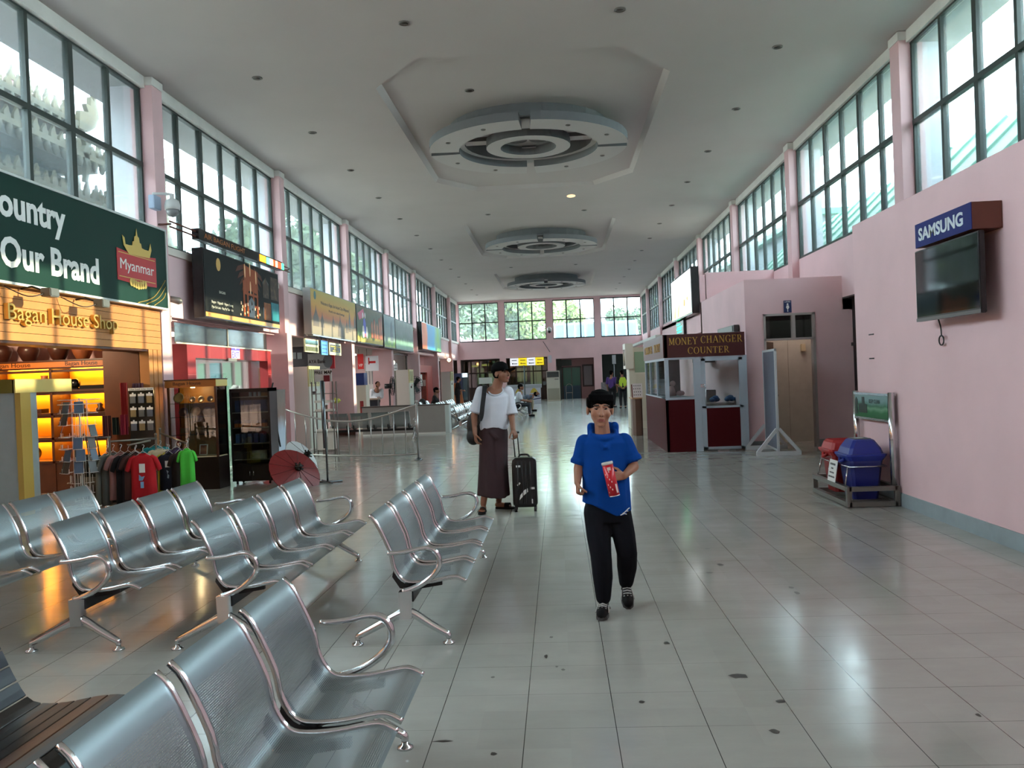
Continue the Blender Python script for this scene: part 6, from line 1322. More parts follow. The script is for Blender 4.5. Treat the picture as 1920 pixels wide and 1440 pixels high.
# ================================================================== far end
fw = M('dark_brown_frame', (44, 28, 24), .5)
def far_screen(n, x0, x1, h, y, pos):
    t = thing('partition_screen', 'dark framed glass partition behind the %s far opening' % pos, 'partition', ((x0+x1)/2, y, 0), 'dark partitions behind the far openings'); mb = MB(); F = FC((0, y, 0))
    k = 5
    for i in range(k+1): a = x0+(x1-x0)*i/k; mb.fbox(F, a-.04, a+.04, 0, h, -.05, 0)
    for z in (.9, 1.9, h-.05): mb.fbox(F, x0, x1, z-.04, z+.04, -.05, .005)
    obj('frame', mb, fw, t); obj('pane', MB().fbox(F, x0, x1, .9, h, -.03, -.025), glassy('dim_glass', (170, 176, 160), .1, .03), t); obj('lower_panel', MB().fbox(F, x0, x1, 0, .9, -.04, -.02), M('lower_brown', (70, 50, 44), .5), t)
far_screen(0, -6.4, -3.6, 2.8, 56.6, 'left'); far_screen(1, -3.4, -.5, 2.8, 56.6, 'second')
far_l = M('far_daylit_window', (200, 214, 190), .5, emit=(190, 205, 170), estr=.5)
g = 'daylit windows at the very end of the far rooms'
for i, (x, z0, z1, w_) in enumerate(((-5.6, 1.1, 2.3, .5), (-4.7, 1.1, 2.0, .7), (-2.6, 1.2, 2.2, .7), (-1.6, 1.0, 2.3, .8))):
    F = FC((0, 60.95, 0)); t = thing('room_window', 'dim daylit window at the back of the far rooms, %s' % ('leftmost', 'second from the left', 'third from the left', 'rightmost')[i], 'window', (x, 60.95, z0), g); obj('pane', MB().fbox(F, x-w_/2, x+w_/2, z0, z1, 0, .01), far_l, t); obj('frame', MB().fbox(F, x-w_/2-.05, x-w_/2, z0, z1, -.01, .03).fbox(F, x+w_/2, x+w_/2+.05, z0, z1, -.01, .03).fbox(F, x-.02, x+.02, z0, z1, -.01, .03), fw, t)
for x, z in ((-5.75, 2.35), (-5.0, 2.4), (-2.2, 2.3)): solo('far_lamp', MB().box(x-.25, x+.25, 58, 58.1, z, z+.12), M('yellowish_tube', (214, 214, 120), .5, emit=(206, 206, 110), estr=1.2), 'yellowish strip lamp glowing in the dark far room', 'light', 'strip lamps of the far rooms')
fill_lamp(-4, 58, 2.9, 14); fill_lamp(1.2, 57.5, 2.9, 14)
# yellow and white board in the second opening
ya, yb = at(956, 671, Y=54.2), at(1020, 685, Y=54.2); F = FC((0, 54.2, 0))
t = thing('advert_board', 'lit white and yellow advert board above the far counter', 'sign', ((ya.x+yb.x)/2, 54.2, 2.28)); zt, zb = 2.76, 2.27; w_ = (yb.x-ya.x)/4
for k in range(4):
    rgb = (238, 240, 246) if k % 2 == 0 else (246, 222, 40); q = obj('panel', MB().fbox(F, ya.x+w_*k, ya.x+w_*(k+1)-.01, zb, zt, -.05, 0), M('advert_%d' % (k % 2), rgb, .4, emit=rgb, estr=.45), t, 'white panel' if k % 2 == 0 else 'yellow panel')
    mb = MB(); mb.disc(F, ya.x+w_*(k+.3), zb+.14, .05, .05, .001); mb.fbox(F, ya.x+w_*(k+.4), ya.x+w_*(k+.85), zb+.11, zb+.16, .001, .004); mb.fbox(F, ya.x+w_*(k+.2), ya.x+w_*(k+.8), zb+.32, zb+.37, .001, .004); obj('lettering', mb, M('advert_ink', (90, 96, 110), .5) if k % 2 == 0 else M('advert_brown', (170, 140, 30), .5), q)
# far counter with emblem
YC_ = 47.8; F = FC((0, YC_, 0)); ca, cb_ = at(952, 760, Y=YC_).x, at(1015, 760, Y=YC_).x
t = thing('bank_counter', 'white counter with a yellow emblem and dark KBZ letters at the far end', 'counter', ((ca+cb_)/2, YC_, 0)); obj('front', MB().fbox(F, ca, cb_, 0, .9, -.05, 0), M('counter_white', (196, 198, 208), .4), t); obj('top', MB().fbox(F, ca-.05, cb_+.05, .9, 1.1, -.5, .03), M('counter_grey', (170, 174, 180), .4), t)
mb = MB(); 
for q in (.35, .8): x = ca+(cb_-ca)*q; mb.poly(F, [(x-.22, .62), (x+.22, .62), (x+.16, .76), (x+.06, .88), (x-.06, .88), (x-.16, .76)], .001)
obj('emblem', mb, M('emblem_yellow', (200, 176, 70), .5), t); obj('lettering', MB().text('KBZ', F, ca+(cb_-ca)*.88, .47, .36, .14, .001, .003, .02), M('indigo_ink', (40, 36, 90), .5), t)
mb = MB(); mb.poly(F, [(ca+.3, .1), (cb_, .28), (cb_, .34), (ca+.9, .16)], .001); obj('swoosh', mb, M('indigo_ink', (40, 36, 90), .5), t)
solo('far_pole', MB().cyl((at(984, 730, Y=47.5).x, 47.5, 0), (at(984, 730, Y=47.5).x, 47.5, 2.2), .03, 8), M('green_pole', (50, 80, 74), .4), 'thin green pole standing before the far white counter', 'pole')
F = FC((0, 51, 0)); ca, cb_ = at(1025, 720, Y=51).x, at(1050, 720, Y=51).x
t = thing('air_conditioner', 'pale floor-standing air conditioner at the far end facing the hall', 'air conditioner', ((ca+cb_)/2, 51.2, 0)); obj('casing', MB().fbox(F, ca, cb_, 0, 1.84, -.45, 0), M('beige_ac', (190, 186, 172), .4), t, bev=.01); obj('grille', MB().fbox(F, ca+.04, cb_-.05, 1.45, 1.78, 0, .012), M('ac_dark_grille', (50, 54, 54), .4), t, 'dark air grille'); obj('lower_grille', MB().fbox(F, ca+.04, cb_-.04, .08, .78, 0, .01), M('ac_lower', (150, 146, 130), .5), t); obj('badge', MB().fbox(F, cb_-.32, cb_-.08, 1.3, 1.36, 0, .008), M('ac_badge', (120, 118, 110), .5), t)
# third opening: green glazed door, pink panels; fourth: dark room
F = FC((0, 55.2, 0))
t = thing('office_door', 'blue panelled double door with green glass in the third far opening', 'door', (.9, 55.2, 0)); obj('lower_panel', MB().fbox(F, .3, 1.45, 0, .85, -.05, 0), M('blue_door', (36, 64, 80), .45), t); obj('frame', MB().fbox(F, .25, .32, 0, 2.1, -.05, .02).fbox(F, 1.43, 1.5, 0, 2.1, -.05, .02).fbox(F, .25, 1.5, 2.03, 2.1, -.05, .02).fbox(F, .86, .9, 0, 2.03, -.05, .01), fw, t); obj('pane', MB().fbox(F, .32, 1.43, .85, 2.03, -.03, -.02), M('green_glass', (52, 96, 82), .2), t, 'green glass')
solo('wall_cabinet', MB().fbox(F, -.05, .25, 0, 2.6, -.1, .0).fbox(F, -.1, .9, 2.15, 2.55, -.1, .03), M('dark_green_cabinet', (40, 50, 46), .4), 'dark cabinet and screen in the upper left of the third far opening', 'cabinet')
struct('wall_far_partition', MB().fbox(F, 1.5, 2.35, 0, 2.7, -.1, -.02).fbox(F, .2, 1.5, 2.1, 2.7, -.1, -.02), M('dull_pink_panel', (140, 104, 104), .6))
t = thing('notice_board', 'grey notice board in a brown frame in the third far opening', 'board', (1.95, 55.15, .9)); obj('frame', MB().fbox(F, 1.58, 2.3, .75, 2.2, -.01, .03), fw, t); obj('board', MB().fbox(F, 1.68, 2.2, .85, 2.1, .03, .04), M('grey_board', (120, 112, 116), .6), t)
p = at(1068, 745, Y=53); t = thing('metal_chair', 'small grey metal chair beside the far air conditioner', 'chair', (p.x, 53, 0)); obj('seat', MB().box(p.x-.2, p.x+.2, 52.85, 53.2, .42, .45), gs, t, bev=.01); obj('backrest', MB().tube(smooth_path([(p.x-.2, 53.2, .42), (p.x-.19, 53.25, .85), (p.x, 53.27, .98), (p.x+.19, 53.25, .85), (p.x+.2, 53.2, .42)], 4), .016, 6), gs, t)
for sx_ in (-1, 1):
    for sy_ in (0, 1): obj('leg', MB().cyl((p.x+sx_*.19, 52.87+.32*sy_, 0), (p.x+sx_*.19, 52.87+.32*sy_, .43), .015, 6), gs, t)
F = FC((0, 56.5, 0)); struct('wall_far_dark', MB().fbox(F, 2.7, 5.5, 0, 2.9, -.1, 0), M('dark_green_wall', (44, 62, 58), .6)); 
t = thing('hall_sign', 'white sign on a thin pole in the fourth far opening', 'sign', (3.3, 50, 0)); p = at(1151, 676, Y=50); obj('pole', MB().cyl((p.x, 50, 0), (p.x, 50, p.z), .025, 8), steel_dk, t); obj('panel', MB().box(p.x-.1, p.x+.12, 49.97, 50.0, p.z-.2, p.z+.32), M('sign_grey_white', (170, 176, 180), .5), t)
p = at(1136, 745, Y=44); tag(obj('poster_stand', MB().box(p.x-.22, p.x+.35, 44, 44.05, 0, 1.1), M('dull_poster', (120, 116, 118), .5, noise=.3, nscale=10), bev=.01), 'dull grey poster board against the far pink pillar', 'board')
p = at(1134, 720, Y=54.25); 
# small boxes and cameras on the far wall
F = FC((0, YF-.001, 0))
p = at(1031, 672, Y=YF-.05); tag(obj('switch_box', MB().box(p.x-.11, p.x+.11, YF-.15, YF-.002, p.z-.28, p.z+.2), M('pale_box', (206, 206, 214), .4), bev=.01), 'pale switch box on the far pillar between the openings', 'box')
obj_c = MB().tube([(at(1018, 640, Y=YF-.02).x, YF-.02, at(1018, 640, Y=YF-.02).z), (at(1031, 660, Y=YF-.02).x, YF-.02, at(1031, 660, Y=YF-.02).z)], .02, 5); tag(obj('wall_cable', obj_c, M('grey_cable', (120, 110, 112), .6)), 'thin slanting cable on the far pink wall', 'cable')
p = at(1030, 620, Y=YF-.2); t = thing('dome_camera', 'small dark-lensed camera on the far wall between the windows', 'camera', p); obj('housing', MB().lathe([(.05, .25), (.13, .15), (.15, 0), (.0, -.02)], p, 12), wc, t); obj('dome', MB().ball((p.x, p.y, p.z-.05), .12, 10), black_pl, t); obj('bracket', MB().cyl(p, (p.x, YF, p.z+.15), .04, 6), wc, t)
# drinks fridge and orange ramp stand by the far left corner
F = FC((0, 50, 0)); t = thing('drinks_fridge', 'dark drinks fridge with a lit white header in the far left corner', 'fridge', (-5.5, 50.3, 0)); fa, fb = at(867, 720, Y=50).x, at(877, 720, Y=50).x+.02
obj('body', MB().fbox(F, fa, fb, 0, 1.92, -.6, 0), M('fridge_dark', (34, 46, 52), .3), t); obj('header', MB().fbox(F, fa+.02, fb-.02, 1.66, 1.9, 0, .02), M('fridge_header', (220, 240, 246), .4, emit=(210, 236, 246), estr=1.0), t, 'lit white header'); obj('door_pane', MB().fbox(F, fa+.04, fb-.04, .3, 1.6, 0, .01), M('fridge_teal', (90, 116, 120), .15), t)
t = thing('advert_stand', 'dark blue advert stand with an orange slanting panel beside the fridge', 'stand', (-5.9, 49.5, 0)); F = FC((0, 49.5, 0)); fa, fb = at(852, 720, Y=49.5).x, at(866, 720, Y=49.5).x
obj('board', MB().fbox(F, fa, fb, .3, 1.9, -.3, 0), M('stand_navy', (36, 54, 92), .4), t); mb = MB(); mb.poly(F, [(fa, 0), (fb+.1, 0), (fb-.02, .9), (fa+.1, 1.35), (fa, 1.3)], .01, .3); obj('orange_panel', mb, M('burnt_orange', (150, 92, 52), .5, noise=.15), t, 'orange brown panel')
F = FC((0, 52, 0)); p = at(910, 714, Y=52); tag(obj('direction_sign', MB().fbox(F, p.x-.4, p.x+.4, p.z-.18, p.z+.2, -.05, 0), M('green_white_sign', (200, 214, 208), .5)), 'pale green and white sign behind the cap of the standing man', 'sign')
# ================================================================== outside
leaf_m = M('leaf_green', (112, 128, 72), .7, noise=.35, nscale=1.2); leaf_d = M('leaf_dark_green', (70, 88, 62), .7, noise=.35, nscale=1.2); bark = M('tree_bark', (96, 80, 64), .9)
struct('ground_outside', MB().box(-90, 90, -30, 150, -.5, -.31), M('pale_dusty_ground', (186, 176, 156), .9, noise=.1))
def tree(label, x, y, h, r, mt, n, sd):
    R_ = random.Random(sd); t = thing('tree', label, 'tree', (x, y, -.3), 'trees outside the far windows'); mb = MB(); vs, fs = [], []
    cl = [(x+R_.uniform(-.6, .6)*r, y+R_.uniform(-.6, .6)*r, h*R_.uniform(.35, .95), r*R_.uniform(.35, .6)) for _ in range(11)]
    for _ in range(n):
        c = R_.choice(cl); d = Vector((R_.gauss(0, 1), R_.gauss(0, 1), R_.gauss(0, .8))).normalized()*c[3]*R_.uniform(.6, 1.05); p = Vector(c[:3])+d; s = R_.uniform(.16, .34)
        u = Vector((R_.gauss(0, 1), R_.gauss(0, 1), R_.gauss(0, 1))).normalized(); v = u.orthogonal().normalized(); o = len(vs); vs += [p-u*s, p+v*s*.5, p+u*s, p-v*s*.5]; fs.append((o, o+1, o+2, o+3))
    mb.add(vs, fs); obj('crown', mb, mt, t); obj('trunk', MB().tube([(x, y, -.3), (x+.1, y, h*.3), (x-.1, y+.1, h*.6)], [.3, .22, .12], 8), bark, t)
    return t
for i, (x, y, h, r, m_, lb) in enumerate(((-7.0, 80, 10.5, 4.5, leaf_d, 'dark green leafy tree seen through the leftmost far window'), (-2.6, 83, 11, 4.2, leaf_m, 'yellow green tree seen through the second far window'), (-6.0, 92, 11.5, 4, leaf_m, 'tall pale green tree behind the first two far windows'), (.6, 88, 10.2, 2.4, leaf_m, 'light green tree in the left of the third far window'), (7.8, 92, 8.4, 2.3, leaf_d, 'round green tree in the rightmost far window'), (2.6, 100, 7.6, 2.2, leaf_m, 'distant pale tree low behind the third far window'))):
    tree(lb, x, y, h, r, m_, 5200, i)
t = thing('roofed_building', 'pink tiled roof low in the leftmost far window', 'building', (-7, 70, -.3)); mb = MB(); mb.prism([(-13, 70, 4.7), (-4.2, 70, 4.7), (-2.6, 70, 4.35), (-13, 70, 4.1)], (0, 5, .3)); obj('roof', mb, M('pinkish_roof', (150, 110, 118), .6), t); obj('wall', MB().box(-13, -4.4, 71, 74, -.3, 4.3), M('cream_outer_wall', (214, 206, 196), .8), t)
t = thing('glass_building', 'pale blue panelled building in the two right far windows', 'building', (4, 76, -.3)); obj('wall', MB().prism([(-.6, 76, -.3), (-.2, 76, 6.2), (7.2, 76, 6.25), (8.1, 76, -.3)], (0, 6, 0)), M('pale_blue_cladding', (96, 126, 140), .4), t)
for k in range(9): x = -.2+.92*k; obj('mullion', MB().bar((x, 75.95, 0), (x, 75.95, 6.3), .07), whitem, t)
mb = MB()
for k in range(8): x = -.1+.92*k; mb.box(x+.12, x+.76, 75.93, 75.96, 4.9, 6.0)
obj('panels', mb, M('slate_panel', (70, 96, 116), .3), t)
# green roof beside the right windows
t = thing('green_roof', 'sloping teal green metal roof outside the right windows', 'roof', (7, 25, 4)); mb = MB(); mb.add([(6.05, 6, 4.15), (6.05, 27, 4.15), (7.4, 27, 5.45), (7.4, 6, 5.45)], [(0, 1, 2, 3)]); mb.add([(6.05, 6, 4.1), (6.05, 27, 4.1), (7.4, 27, 5.4), (7.4, 6, 5.4)], [(3, 2, 1, 0)])
obj('sheet', mb, M('teal_roof_sheet', (120, 164, 148), .5, noise=.08), t); mb = MB()
for k in range(22): y = 6.5+k*.95; mb.bar((6.05, y, 4.17), (7.4, y, 5.47), .05)
obj('seams', mb, M('teal_roof_seam', (84, 146, 124), .5), t); obj('support', MB().box(6.3, 6.4, 6, 27, -.3, 4.2).box(7.2, 7.3, 6, 27, -.3, 5.2), M('support_grey', (120, 124, 124), .6), t)
t = thing('daylight_blocker', 'pale blue grey building wall added outside the farther right windows to cut daylight', 'building', (9.5, 42, -.3)); obj('wall', MB().box(8.8, 10.5, 29, 55, -.3, 6.6), M('blue_grey_render', (120, 132, 136), .8, noise=.06), t); obj('roof', MB().box(8.5, 10.8, 28.7, 55.3, 6.6, 6.8), M('teal_roof_seam', (84, 146, 124), .5), t)  # building added to cut the daylight at the far end of the hall
# temple style roofs outside the left windows
gold_o = M('weathered_gilt', (74, 68, 44), .6, noise=.4, nscale=5); gold_d = M('grey_gilt', (64, 64, 50), .7, noise=.4, nscale=4); rosy = M('rose_roof_sheet', (118, 66, 84), .55)
def flame(mb, p, u, h, w_, lean=0.):
    """one upright flame finial in the plane of u and z"""
    u = Vector(u); z = Vector((0, 0, 1)); n = u.cross(z)*.05
    q = [(-.5, 0), (.5, 0), (.55, .3), (.3, .55), (.28, .75), (.05+lean, 1), (-.1, .72), (-.42, .5), (-.55, .25)]
    mb.prism([Vector(p)+u*a*w_+z*b_*h-n/2 for a, b_ in q], n)
def gate_roof(label, x, tiers, big, spire=True, pil=True):
    """tiers: (y0, y1, eave height, depth of the slope); x = plane of the eaves facing the hall"""
    t = thing('temple_roof', label, 'roof', (x, tiers[0][0], 0), 'ornate gilded roofs outside the left windows')
    for lv, (y0, y1, zz, sl) in enumerate(tiers):
        mb = MB(); mb.add([(x, y0, zz), (x, y1, zz), (x-sl, y1-sl*.75, zz+sl*.8), (x-sl, y0+sl*.75, zz+sl*.8)], [(0, 1, 2, 3)]); mb.add([(x, y1, zz), (x-2*sl, y1, zz), (x-sl, y1-sl*.75, zz+sl*.8)], [(0, 1, 2)]); mb.add([(x-2*sl, y0, zz), (x-2*sl, y1, zz), (x-sl, y1-sl*.75, zz+sl*.8), (x-sl, y0+sl*.75, zz+sl*.8)], [(3, 2, 1, 0)]); mb.box(x-2*sl+.1, x-.1, y0+.1, y1-.15, zz-.3*big, zz-.02); obj('roof_tier', mb, rosy if lv == len(tiers)-1 else gold_d, t)
        mb = MB(); m2 = MB(); n = int((y1-y0)/(.40*big)); mb.box(x-.05, x+.08, y0, y1, zz-.1*big, zz+.06*big)
        for k in range(n+1):
            y = y0+(y1-y0)*k/n; flame(mb, (x, y, zz+.05), (0, 1, 0), (.34+.1*(k % 2))*big, .26*big); m2.lathe([(.0, -.3*big), (.07*big, -.24*big), (.1*big, -.12*big), (.08*big, 0)], (x+.04, y, zz-.1*big), 8)
        for k in range(8): f = k/7; flame(mb, (x-sl*f, y1-sl*.75*f, zz+sl*.8*f), (0, 1, 0), .45*big, .25*big)
        obj('fringe', mb, gold_o, t); obj('drops', m2, gold_d, t)
        mb = MB(); P = lambda a, b_: Vector((x, y1+a*big, zz+b_*big))
        q = [(-.3, -.15), (.25, -.12), (.6, .1), (.85, .45), (.78, .9), (.62, 1.2), (.6, .9), (.42, 1.0), (.4, .72), (.12, .7), (.25, .48), (-.2, .4)]; mb.prism([P(a, b_) for a, b_ in q], (.09, 0, 0)); obj('corner_finial', mb, gold_o, t)
        mb = MB(); q = [(-.1, -.3), (.35, -.3), (.42, -.7), (.25, -1.0), (.32, -1.5), (.1, -2.1), (-.05, -2.1), (.05, -1.5), (-.12, -1.0), (.08, -.7)]; mb.prism([P(a*.9, b_*.8) for a, b_ in q], (.08, 0, 0)); obj('bracket', mb, gold_d, t)
    y0, y1, zz, sl = tiers[-1]
    if spire: obj('spire', MB().lathe([(.5*big, 0), (.42*big, .3), (.3*big, .5), (.22*big, 1.0), (.1*big, 1.8), (.02, 2.8)], (x-sl, (y0+y1)/2, zz+sl*.75), 10), gold_o, t)
    y0, y1, zz, sl = tiers[0]
    for y in (y0+.8, y1-.5): obj('pillar', MB().box(x-.7, x-.2, y-.2, y+.2, -.3, zz-.25*big), M('pale_gate_pillar', (186, 190, 196), .7), t)
gx = -8.7; A1, A2, A3 = at(215, 395, X=gx), at(200, 312, X=gx), at(150, 236, X=gx)
gate_roof('nearest ornate gilded temple roof outside the left windows', gx, ((8.6, A1.y, A1.z, .9), (8.6, A2.y, A2.z, .9), (8.6, A3.y, A3.z, 1.5)), .62, False)
gate_roof('smaller grey gilded temple roof seen behind the LED ticker', -10.5, ((22.4, 25.2, 4.3, .7), (22.8, 24.8, 5.0, .6)), .4)
for i, (x, y, h, r, m_, lb) in enumerate(((-12.2, 36.5, 8.6, 2.6, leaf_d, 'dark tree close outside the fifth left window bay'), (-12.6, 42.5, 9.4, 2.9, leaf_d, 'dark tree close outside the sixth left window bay'), (-12.4, 48.5, 9, 2.8, leaf_d, 'dark tree close outside the seventh left window bay'), (-15, 38, 8.5, 3, leaf_d, 'tree seen through the third left window bay'), (-16, 52, 9, 3.5, leaf_d, 'tree seen through the far left window bays'), (-14.5, 44, 7.5, 2, leaf_m, 'small pale tree outside the fourth left window bay'))):
    tree(lb, x, y, h, r, m_, 2600, 20+i)
gate_roof('yellowish gilded temple roof outside the third left window bay', -10.0, ((29.0, 33.6, 4.4, .8), (29.5, 33.0, 5.2, .7)), .5)
# ================================================================== people
def _cap(mb, p, q, r0, r1, seg=12):
    p, q = Vector(p), Vector(q); d = q-p; L_ = d.length
    if L_ < 1e-4: d = Vector((0, 0, 1)); L_ = 1e-4
    prof = [(r0*math.cos(a), r0*math.sin(a)) for a in [-PI/2+PI/2*i/4 for i in range(5)]]+[(r1*math.cos(a), L_+r1*math.sin(a)) for a in [PI/2*i/4 for i in range(5)]]
    prof[0] = (0, -r0); prof[-1] = (0, L_+r1); mb.lathe(prof, p, seg, d)
def _ell(mb, c, r, rot=None):
    b_ = MB().ball((0, 0, 0), 1, 16); R_ = rot or Matrix.Identity(3)
    mb.add([Vector(c)+R_ @ Vector((v[0]*r[0], v[1]*r[1], v[2]*r[2])) for v in b_.v], b_.f, True)
def organic(name, mb, mats, parent, voxel=.008, it=6, paint=None, label=None, fac=.5):
    """fuse the pieces of mb into one continuous smooth surface"""
    me = bpy.data.meshes.new('tmp'); me.from_pydata(mb.v, [], mb.f); bm = bmesh.new(); bm.from_mesh(me); bmesh.ops.recalc_face_normals(bm, faces=bm.faces[:]); bm.to_mesh(me); bm.free()
    o = bpy.data.objects.new('tmp', me); COL.objects.link(o)
    m = o.modifiers.new('r', 'REMESH'); m.mode = 'VOXEL'; m.voxel_size = voxel; m.use_smooth_shade = True
    if it: s = o.modifiers.new('s', 'SMOOTH'); s.factor = fac; s.iterations = it
    dg = bpy.context.evaluated_depsgraph_get(); dg.update(); res = bpy.data.meshes.new_from_object(o.evaluated_get(dg)); bpy.data.objects.remove(o); bpy.data.meshes.remove(me)
    res.materials.clear()
    for k in (mats if isinstance(mats, (list, tuple)) else [mats]): res.materials.append(k)
    if paint:
        for p in res.polygons: p.material_index = paint(p.center)
    res.polygons.foreach_set('use_smooth', [True]*len(res.polygons)); res.name = name
    return obj(name, None, None, parent, label, raw=res)
skin = M('skin_tan', (158, 110, 86), .55, noise=.04, nscale=20); skin_d = M('skin_brown', (140, 94, 72), .55); lipm = M('lip_brown', (150, 84, 76), .5); eyew = M('eye_white', (120, 104, 96), .8, spec=.05); irism = M('eye_dark', (20, 13, 11), .8, spec=.05); browm = M('brow_black', (34, 26, 24), .7)
hairm = M('black_hair', (9, 8, 9), .85, spec=.05, noise=.3, nscale=40)
def head_prims(mb, T, s=1.):
    """T maps head space (face along -y, centre between ears) to world"""
    E = lambda c, r: _ell(mb, T @ Vector([v*s for v in c]), [v*s for v in r], T.to_3x3())
    C_ = lambda p, q, r0, r1: _cap(mb, T @ Vector([v*s for v in p]), T @ Vector([v*s for v in q]), r0*s, r1*s)
    E((0, .012, .032), (.076, .095, .088)); E((0, -.03, -.03), (.064, .068, .076)); E((0, -.045, -.072), (.046, .046, .042)); E((0, -.072, -.098), (.024, .022, .018))
    for x in (-1, 1):
        E((x*.04, -.066, -.03), (.026, .024, .028)); E((x*.08, .012, -.012), (.011, .022, .034)); E((x*.03, -.085, .026), (.026, .012, .009)); C_((x*.009, -.104, -.034), (x*.009, -.1, -.034), .009, .009)
    C_((0, -.094, .012), (0, -.112, -.03), .008, .013); E((0, -.094, -.06), (.024, .011, .007)); E((0, -.091, -.073), (.021, .011, .008))
def head_paint(T, s=1., eye=.0062):
    I = T.inverted()
    def f(c):
        v = (I @ Vector(c))/s; x, y, z = v
        if y > -.05 or z < -.1 or z > .07: return 0
        ax = abs(x)
        if ((ax-.031)/.0145)**2+((z-.004)/eye)**2 < 1: return 3 if abs(ax-.031) < .009 or z > .0055 else 2
        if .013 < ax < .05 and abs(z-(.029-.08*abs(ax-.03))) < .0042: return 4
        if ax < .025 and abs(z+.0665+.35*ax*ax/.025) < .0085: return 1
        if ax < .013 and abs(z+.04) < .003 and ax > .004: return 4
        return 0
    return f
def hand_prims(mb, w, d, n, size=1., curl=.5, thumb=1):
    """wrist w, direction d along the fingers, n = out of the back of the hand; curl 0..1"""
    d, n = Vector(d).normalized(), Vector(n); n = (n-d*n.dot(d)).normalized(); s = d.cross(n)*thumb; w = Vector(w); u = size
    for k in (-1, -.33, .33, 1): _cap(mb, w+d*.01*u+s*k*.016*u, w+d*.075*u+s*k*.026*u, .014*u, .0125*u, 8)
    for k, L_ in ((-1, .062), (-.35, .074), (.3, .08), (.95, .07)):
        p = w+d*.08*u+s*k*.029*u; a = 0
        for j, f in enumerate((.45, .32, .25)):
            a += curl*(1.0, 1.2, .8)[j]; q = p+(d*math.cos(a)-n*math.sin(a))*L_*f*u; _cap(mb, p, q, (.0092-.0008*j)*u, (.0086-.0008*j)*u, 8); p = q
    p = w+d*.02*u+s*.024*u
    for j, f in enumerate((.04, .032, .026)):
        q = p+(s*(.75-.35*j)+d*(.65+.15*j)-n*(.25+.5*curl*j)).normalized()*f*u; _cap(mb, p, q, (.0125-.0012*j)*u, (.0115-.0012*j)*u, 8); p = q
def cloth_rings(rows, n=36):
    """rows: (cx, cy, z, hx, hy, fold amplitude, phase)"""
    out = []
    for cx_, cy_, z, hx, hy, f, ph in rows:
        r = []
        for k in range(n):
            a = 2*PI*k/n; w_ = 1+f*(math.sin(a*7+ph)+.6*math.sin(a*11+ph*2.3)); r.append((cx_+hx*w_*math.cos(a), cy_+hy*w_*math.sin(a), z if not callable(z) else z(a)))
        out.append(r)
    return out
def HT(c, yaw=0, pitch=0, roll=0): return Matrix.Translation(Vector(c)) @ Matrix.Rotation(yaw, 4, 'Z') @ Matrix.Rotation(roll, 4, 'Y') @ Matrix.Rotation(pitch, 4, 'X')

# ---- boy walking towards the camera
t = thing('person', 'child in a blue t-shirt and black trousers walking with a red can', 'person', (.28, 5.45, 0))
HB = HT((.262, 5.47, 1.331), .03, .04, .05); SB = .985
mb = MB(); head_prims(mb, HB, SB)
_cap(mb, (.268, 5.49, 1.26), (.275, 5.5, 1.14), .046, .052); _ell(mb, (.28, 5.5, 1.0), (.125, .08, .17)); _ell(mb, (.28, 5.5, .78), (.115, .08, .14))
sR, sL = (.155, 5.5, 1.115), (.41, 5.5, 1.115); eR, eL = (.108, 5.49, .945), (.465, 5.47, .95); wR, wL = (.098, 5.43, .862), (.392, 5.365, .903)
for s_, e_, w_ in ((sR, eR, wR), (sL, eL, wL)): _cap(mb, s_, e_, .040, .033); _cap(mb, e_, w_, .033, .023)
hand_prims(mb, wR, (.0, -.25, -1), (-1, -.2, 0), .82, 1.15, -1)
hand_prims(mb, wL, (-1, -.42, .06), (.25, -1, .2), .86, .62, 1)
for h_, k_, a_ in (((.215, 5.5, .70), (.228, 5.43, .40), (.236, 5.45, .09)), ((.35, 5.5, .70), (.398, 5.49, .40), (.398, 5.64, .17))): _cap(mb, h_, k_, .07, .048); _cap(mb, k_, a_, .046, .032)
organic('body', mb, [skin, lipm, eyew, irism, browm], t, .0048, 5, head_paint(HB, SB, .005))
mb = MB(); I3 = HB.to_3x3()
for i in range(7):
    f = i/6; zc = .145-.105*f
hp = lambda x, y, z: HB @ (Vector((x, y, z))*SB)
_ell(mb, hp(0, .016, .042), (.081, .1, .086), I3)
rr = []
for z, g_ in ((.115, .66), (.08, .90), (.05, .97)): rr.append([hp(.082*g_*math.cos(2*PI*k/28), .016+.104*g_*math.sin(2*PI*k/28), z) for k in range(28)])
mb.loft(rr)
for k in range(-6, 7): x = k*.0115; _cap(mb, hp(x, -.070*(1-.22*abs(k)/6), .085), hp(x*1.04, -.088*(1-.24*(k/6)**2), .052+.003*((k*5) % 3)), .015, .008, 8)
for sx_ in (-1, 1):
    for k in range(4): _cap(mb, hp(sx_*(.076), -.03+.03*k, .06), hp(sx_*(.079), -.03+.032*k, .012-.012*k), .013, .008, 8)
_ell(mb, hp(0, .06, -.0), (.07, .055, .07), I3)
organic('hair', mb, hairm, t, .0055, 3)
blue = M('royal_blue_cotton', (6, 62, 140), .9, spec=.15, noise=.05, nscale=12)
mb = MB(); cX, cY = .28, 5.5
hem = lambda a: .70-.05*math.exp(-((math.cos(a)-.45)**2)/.12)*(1 if math.sin(a) < 0 else .5)+.03*(-math.cos(a))
rows = [(cX, cY+.01, 1.168, .075, .06, 0, 0), (cX, cY, 1.15, .13, .075, .0, 0), (cX, cY, 1.11, .165, .092, .0, 0), (cX, cY, 1.03, .157, .105, .008, .5), (cX, cY-.005, .95, .152, .112, .012, .9), (cX, cY-.01, .86, .153, .118, .018, 1.2), (cX, cY-.01, .77, .155, .12, .024, 1.6), (cX, cY-.01, hem, .157, .12, .026, 1.8)]
mb.loft(cloth_rings(rows))
